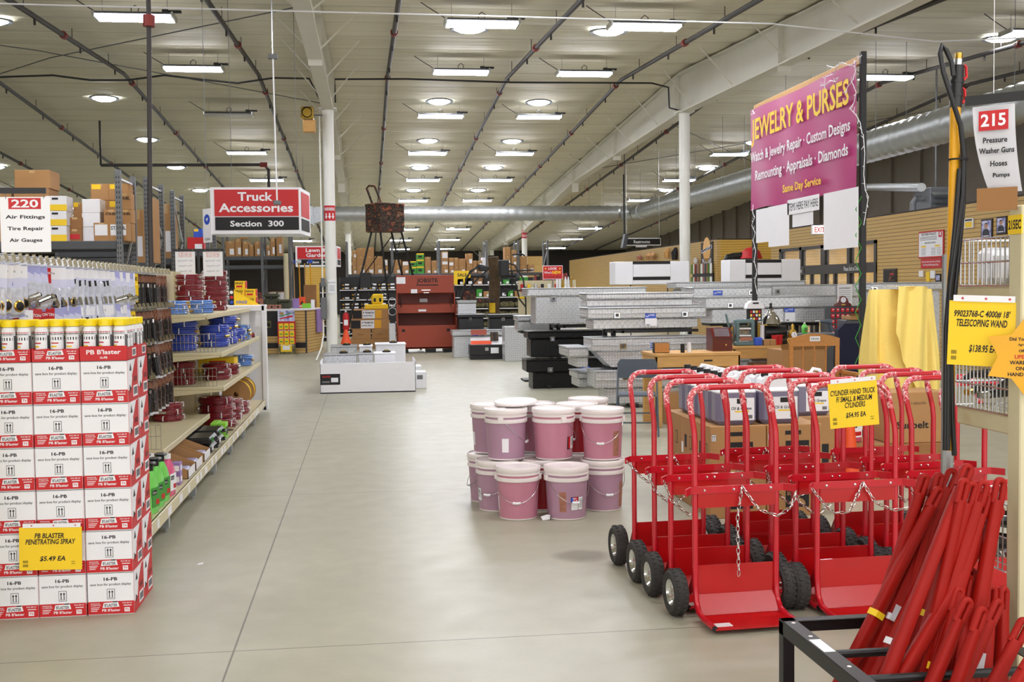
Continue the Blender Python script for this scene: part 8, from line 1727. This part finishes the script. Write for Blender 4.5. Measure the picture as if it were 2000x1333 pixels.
def face(b, W, H, x):
    b.prism([(-W * .3, -H * .44), (W * .3, -H * .44), (W * .3, -H * .12), (W * .1, 0), (-W * .1, 0), (-W * .3, -H * .12)], x, x + .001, 'shirt', 'x'); b.prism([(W * .15 * math.cos(a * .4), H * .16 + H * .15 * math.sin(a * .4)) for a in range(16)], x - .001, x, 'skin', 'x'); b.prism([(W * .15, H * .2), (W * .1, H * .3), (-W * .1, H * .3), (-W * .15, H * .2), (-W * .12, H * .24), (W * .12, H * .24)], x - .0015, x - .001, 'dbrown', 'x'); b.box(x - .001, -W * .25, -H * .38, x, W * .25, -H * .33, 'paper')
wboard('portrait_frame', (1917, 428, 1939, 467), 'dark-framed portrait photo of a person, lower one nearer the policy board', 'picture', 'dbrown', 'card', face); wboard('portrait_frame', (1947, 423, 1967, 458), 'dark-framed portrait photo of a person, higher one by the gondola', 'picture', 'dbrown', 'card', face)
t = wboard('dark_window', (1726, 525, 1752, 556), 'small dark-framed window in the slatwall beside the entrance', 'window', 'dusk', 'ink', lambda b, W, H, x: (b.box(x, -W * .4, -H * .3, x + .001, W * .05, H * .36, 'camo'), b.box(x - .001, -W * .3, H * .1, x, -W * .05, H * .2, 'redp')))
for px, k, lab in (((1796, 529, 1804, 541), 'paper', 'small white paper under the red notice'), ((1810, 531, 1817, 550), 'yellow', 'narrow yellow paper under the red notice'), ((1818, 529, 1827, 544), 'paper', 'white paper beside the narrow yellow one'), ((1828, 535, 1838, 551), 'card', 'tilted dark-edged card low beside the papers on the slatwall')): wboard('wall_paper_note', px, lab, 'paper', 'ink' if k == 'card' else k, k)
def dick(b, W, H, x):
    b.lathe([(.001, 0), (W * .32, 0)], 'yorange', (x, 0, H * .17), 20, 'x'); b.prism([(W * .44, H * .02), (-W * .44, H * .22), (-W * .44, H * .36), (W * .44, H * .16)], x - .002, x - .001, 'paper', 'x'); b.prism([(W * .41, H * .04), (-W * .41, H * .23), (-W * .41, H * .34), (W * .41, H * .15)], x - .003, x - .002, 'navy', 'x'); b.text('Dickies', (x - .004, 0, H * .19), H * .08, 'white', (0, -1, .22), (0, 0, 1), w=W * .66, bold=.04); b.text('WORKWEAR', (x, 0, -H * .3), H * .22, 'paper', U, w=W * .8, bold=.04)
wboard('workwear_poster', (1370, 473, 1393, 519), 'tall dark poster with an orange disc and blue band on the slatwall', 'poster', 'dbrown', 'dbrown', dick)
y0, y1, z0, z1 = on_wall(1356, 534, 1395, 559); t = thing('magazine_rack', 'dark wall rack of small packs below the workwear poster', 'rack', (WX - .01, (y0 + y1) / 2, z0 - .1)); W = y0 - y1; b = MB(); b.box(-.06, -W / 2, 0, 0, W / 2, z1 - z0 + .1, 'ink', .01); b.build('rack_body', t)
for r in range(2):
    b = MB()
    for i in range(12): y = -W / 2 + W * (i + .5) / 12; b.box(-.1 - .02 * (i % 2), y - W * .035, .08 + r * .42, -.06, y + W * .035, .4 + r * .42, ('paper', 'grass', 'residue', 'dgrey', 'rust')[i % 5], .01)
    b.build('pack_row', t, smooth=0)
for i, (px, k) in enumerate((((1270, 495, 1276, 508), 'kraft'), ((1279, 494, 1284, 508), 'kraft'), ((1249, 499, 1262, 509), 'residue'), ((1306, 485, 1312, 505), 'pine'), ((1320, 484, 1330, 508), 'ink'))):
    y0, y1, z0, z1 = on_wall(*px); b = MB(); b.tube([(0, 0, (z1 - z0)), (-.06, 0, (z1 - z0) * .6), (-.05, 0, 0)], [.05, .12, .1], k, 10); tag(b.build('hanging_bag', loc=(WX - .09, (y0 + y1) / 2, z0)), ('tan hanging glove pair on the slatwall above the first white cabinet, far one', 'tan hanging glove pair on the slatwall above the first white cabinet, near one', 'flat red-brown pack on the slatwall above the first white cabinet', 'pale hanging strap bundle on the slatwall beside the column', 'black hanging bag on the slatwall beside the column')[i], 'bag', 'goods hung on the slatwall')
b = MB(); b.lathe([(.001, -.1), (.06, -.08), (.09, 0), (.06, .06), (.001, .08)], 'jugw', n=14); b.box(-.03, -.03, .05, .03, .1, .1, 'jugw'); p = at(1359, 510, X=WX - .1); tag(b.build('security_camera', loc=p), 'white dome camera on the slatwall by the workwear poster', 'camera')
p = at(1600, 449, X=WX - .2); t = thing('exit_sign', 'lit red-lettered exit sign above the entrance', 'sign', (WX, p.y, p.z)); b = MB(); b.box(-.38, 0, -.11, 0, .06, .11, 'white', .01); b.build('sign_case', t); b = MB(); b.box(-.36, -.002, -.09, -.02, 0, .09, 'exitlit'); b.text('EXIT', (-.19, -.004, 0), .13, 'redp', w=.25, bold=.04); b.build('sign_face', t, smooth=0)
X0, X1, Z0, Z1 = rect(1222, 465, 1291, 480, 36.0); W, H = X1 - X0, Z1 - Z0; t = thing('restroom_sign', 'black hanging restroom sign with white edge', 'sign', ((X0 + X1) / 2, 36.0, (Z0 + Z1) / 2)); b = MB(); b.box(-W / 2, 0, -H / 2, W / 2, .1, H / 2, 'white', .01); b.build('sign_case', t); b = MB(); b.box(-W / 2 + .025, -.003, -H / 2 + .03, W / 2 - .025, 0, H / 2 - .03, 'ink'); b.text('Restrooms', (-.05, -.005, 0), H * .42, 'white', w=W * .46, bold=.05); b.build('sign_face', t, smooth=0); b = MB()
for s in (-1, 1): b.cyl((s * W * .46, .05, H / 2), (s * W * .46, .05, zc(36) - (Z0 + Z1) / 2 - .05), .006, 'steel', 4)
b.build('hanging_wire', t); b = MB(); b.box(-W * .2, .02, -H / 2 - .05, W * .1, .08, -H / 2, 'white'); b.build('lower_strip', t)
X0, X1, Z0, Z1 = rect(1216, 457, 1230, 484, 35.0); b = MB(); b.prism([(0, 0), (.12, 0), (.2, Z1 - Z0), (.09, Z1 - Z0)], 0, .3, 'dgrey'); b.cyl((.1, .1, Z1 - Z0), (.1, .1, zc(35) - Z0 - .05), .012, 'black', 6); tag(b.build('hanging_monitor', loc=(X0, 35.0, Z0)), 'thin grey tilted panel hanging in front of the restroom sign', 'panel')
# engine-hoist-like frame with a red dome behind the second white cabinet
p = at(1420, 560, 24.0); t = thing('hoist_frame', 'black bent frame with a red dome end behind the second white cabinet', 'frame', (p.x, 24.0, 0)); q = lambda x, y: Vector((at(x, y, 24.0).x - p.x, 0, at(x, y, 24.0).z)); b = MB(); b.tube([(0, 0, 0), q(1418, 560), q(1417, 512), q(1421, 503), q(1432, 500), q(1470, 497)], .07, 'black', 8); b.build('frame_tube', t); b = MB(); c_ = q(1466, 500); b.lathe([(.26, -.06), (.2, .1), (.1, .17), (.001, .19)], 'redp', tuple(c_), 18); b.build('red_dome', t)
for i in range(5):
    b = MB(); m = q(1430 + i * 9, 503); b.box(m.x - .06, -.05, m.z - .12, m.x + .06, .05, m.z, 'blackp', .02); b.build('clamp', t)
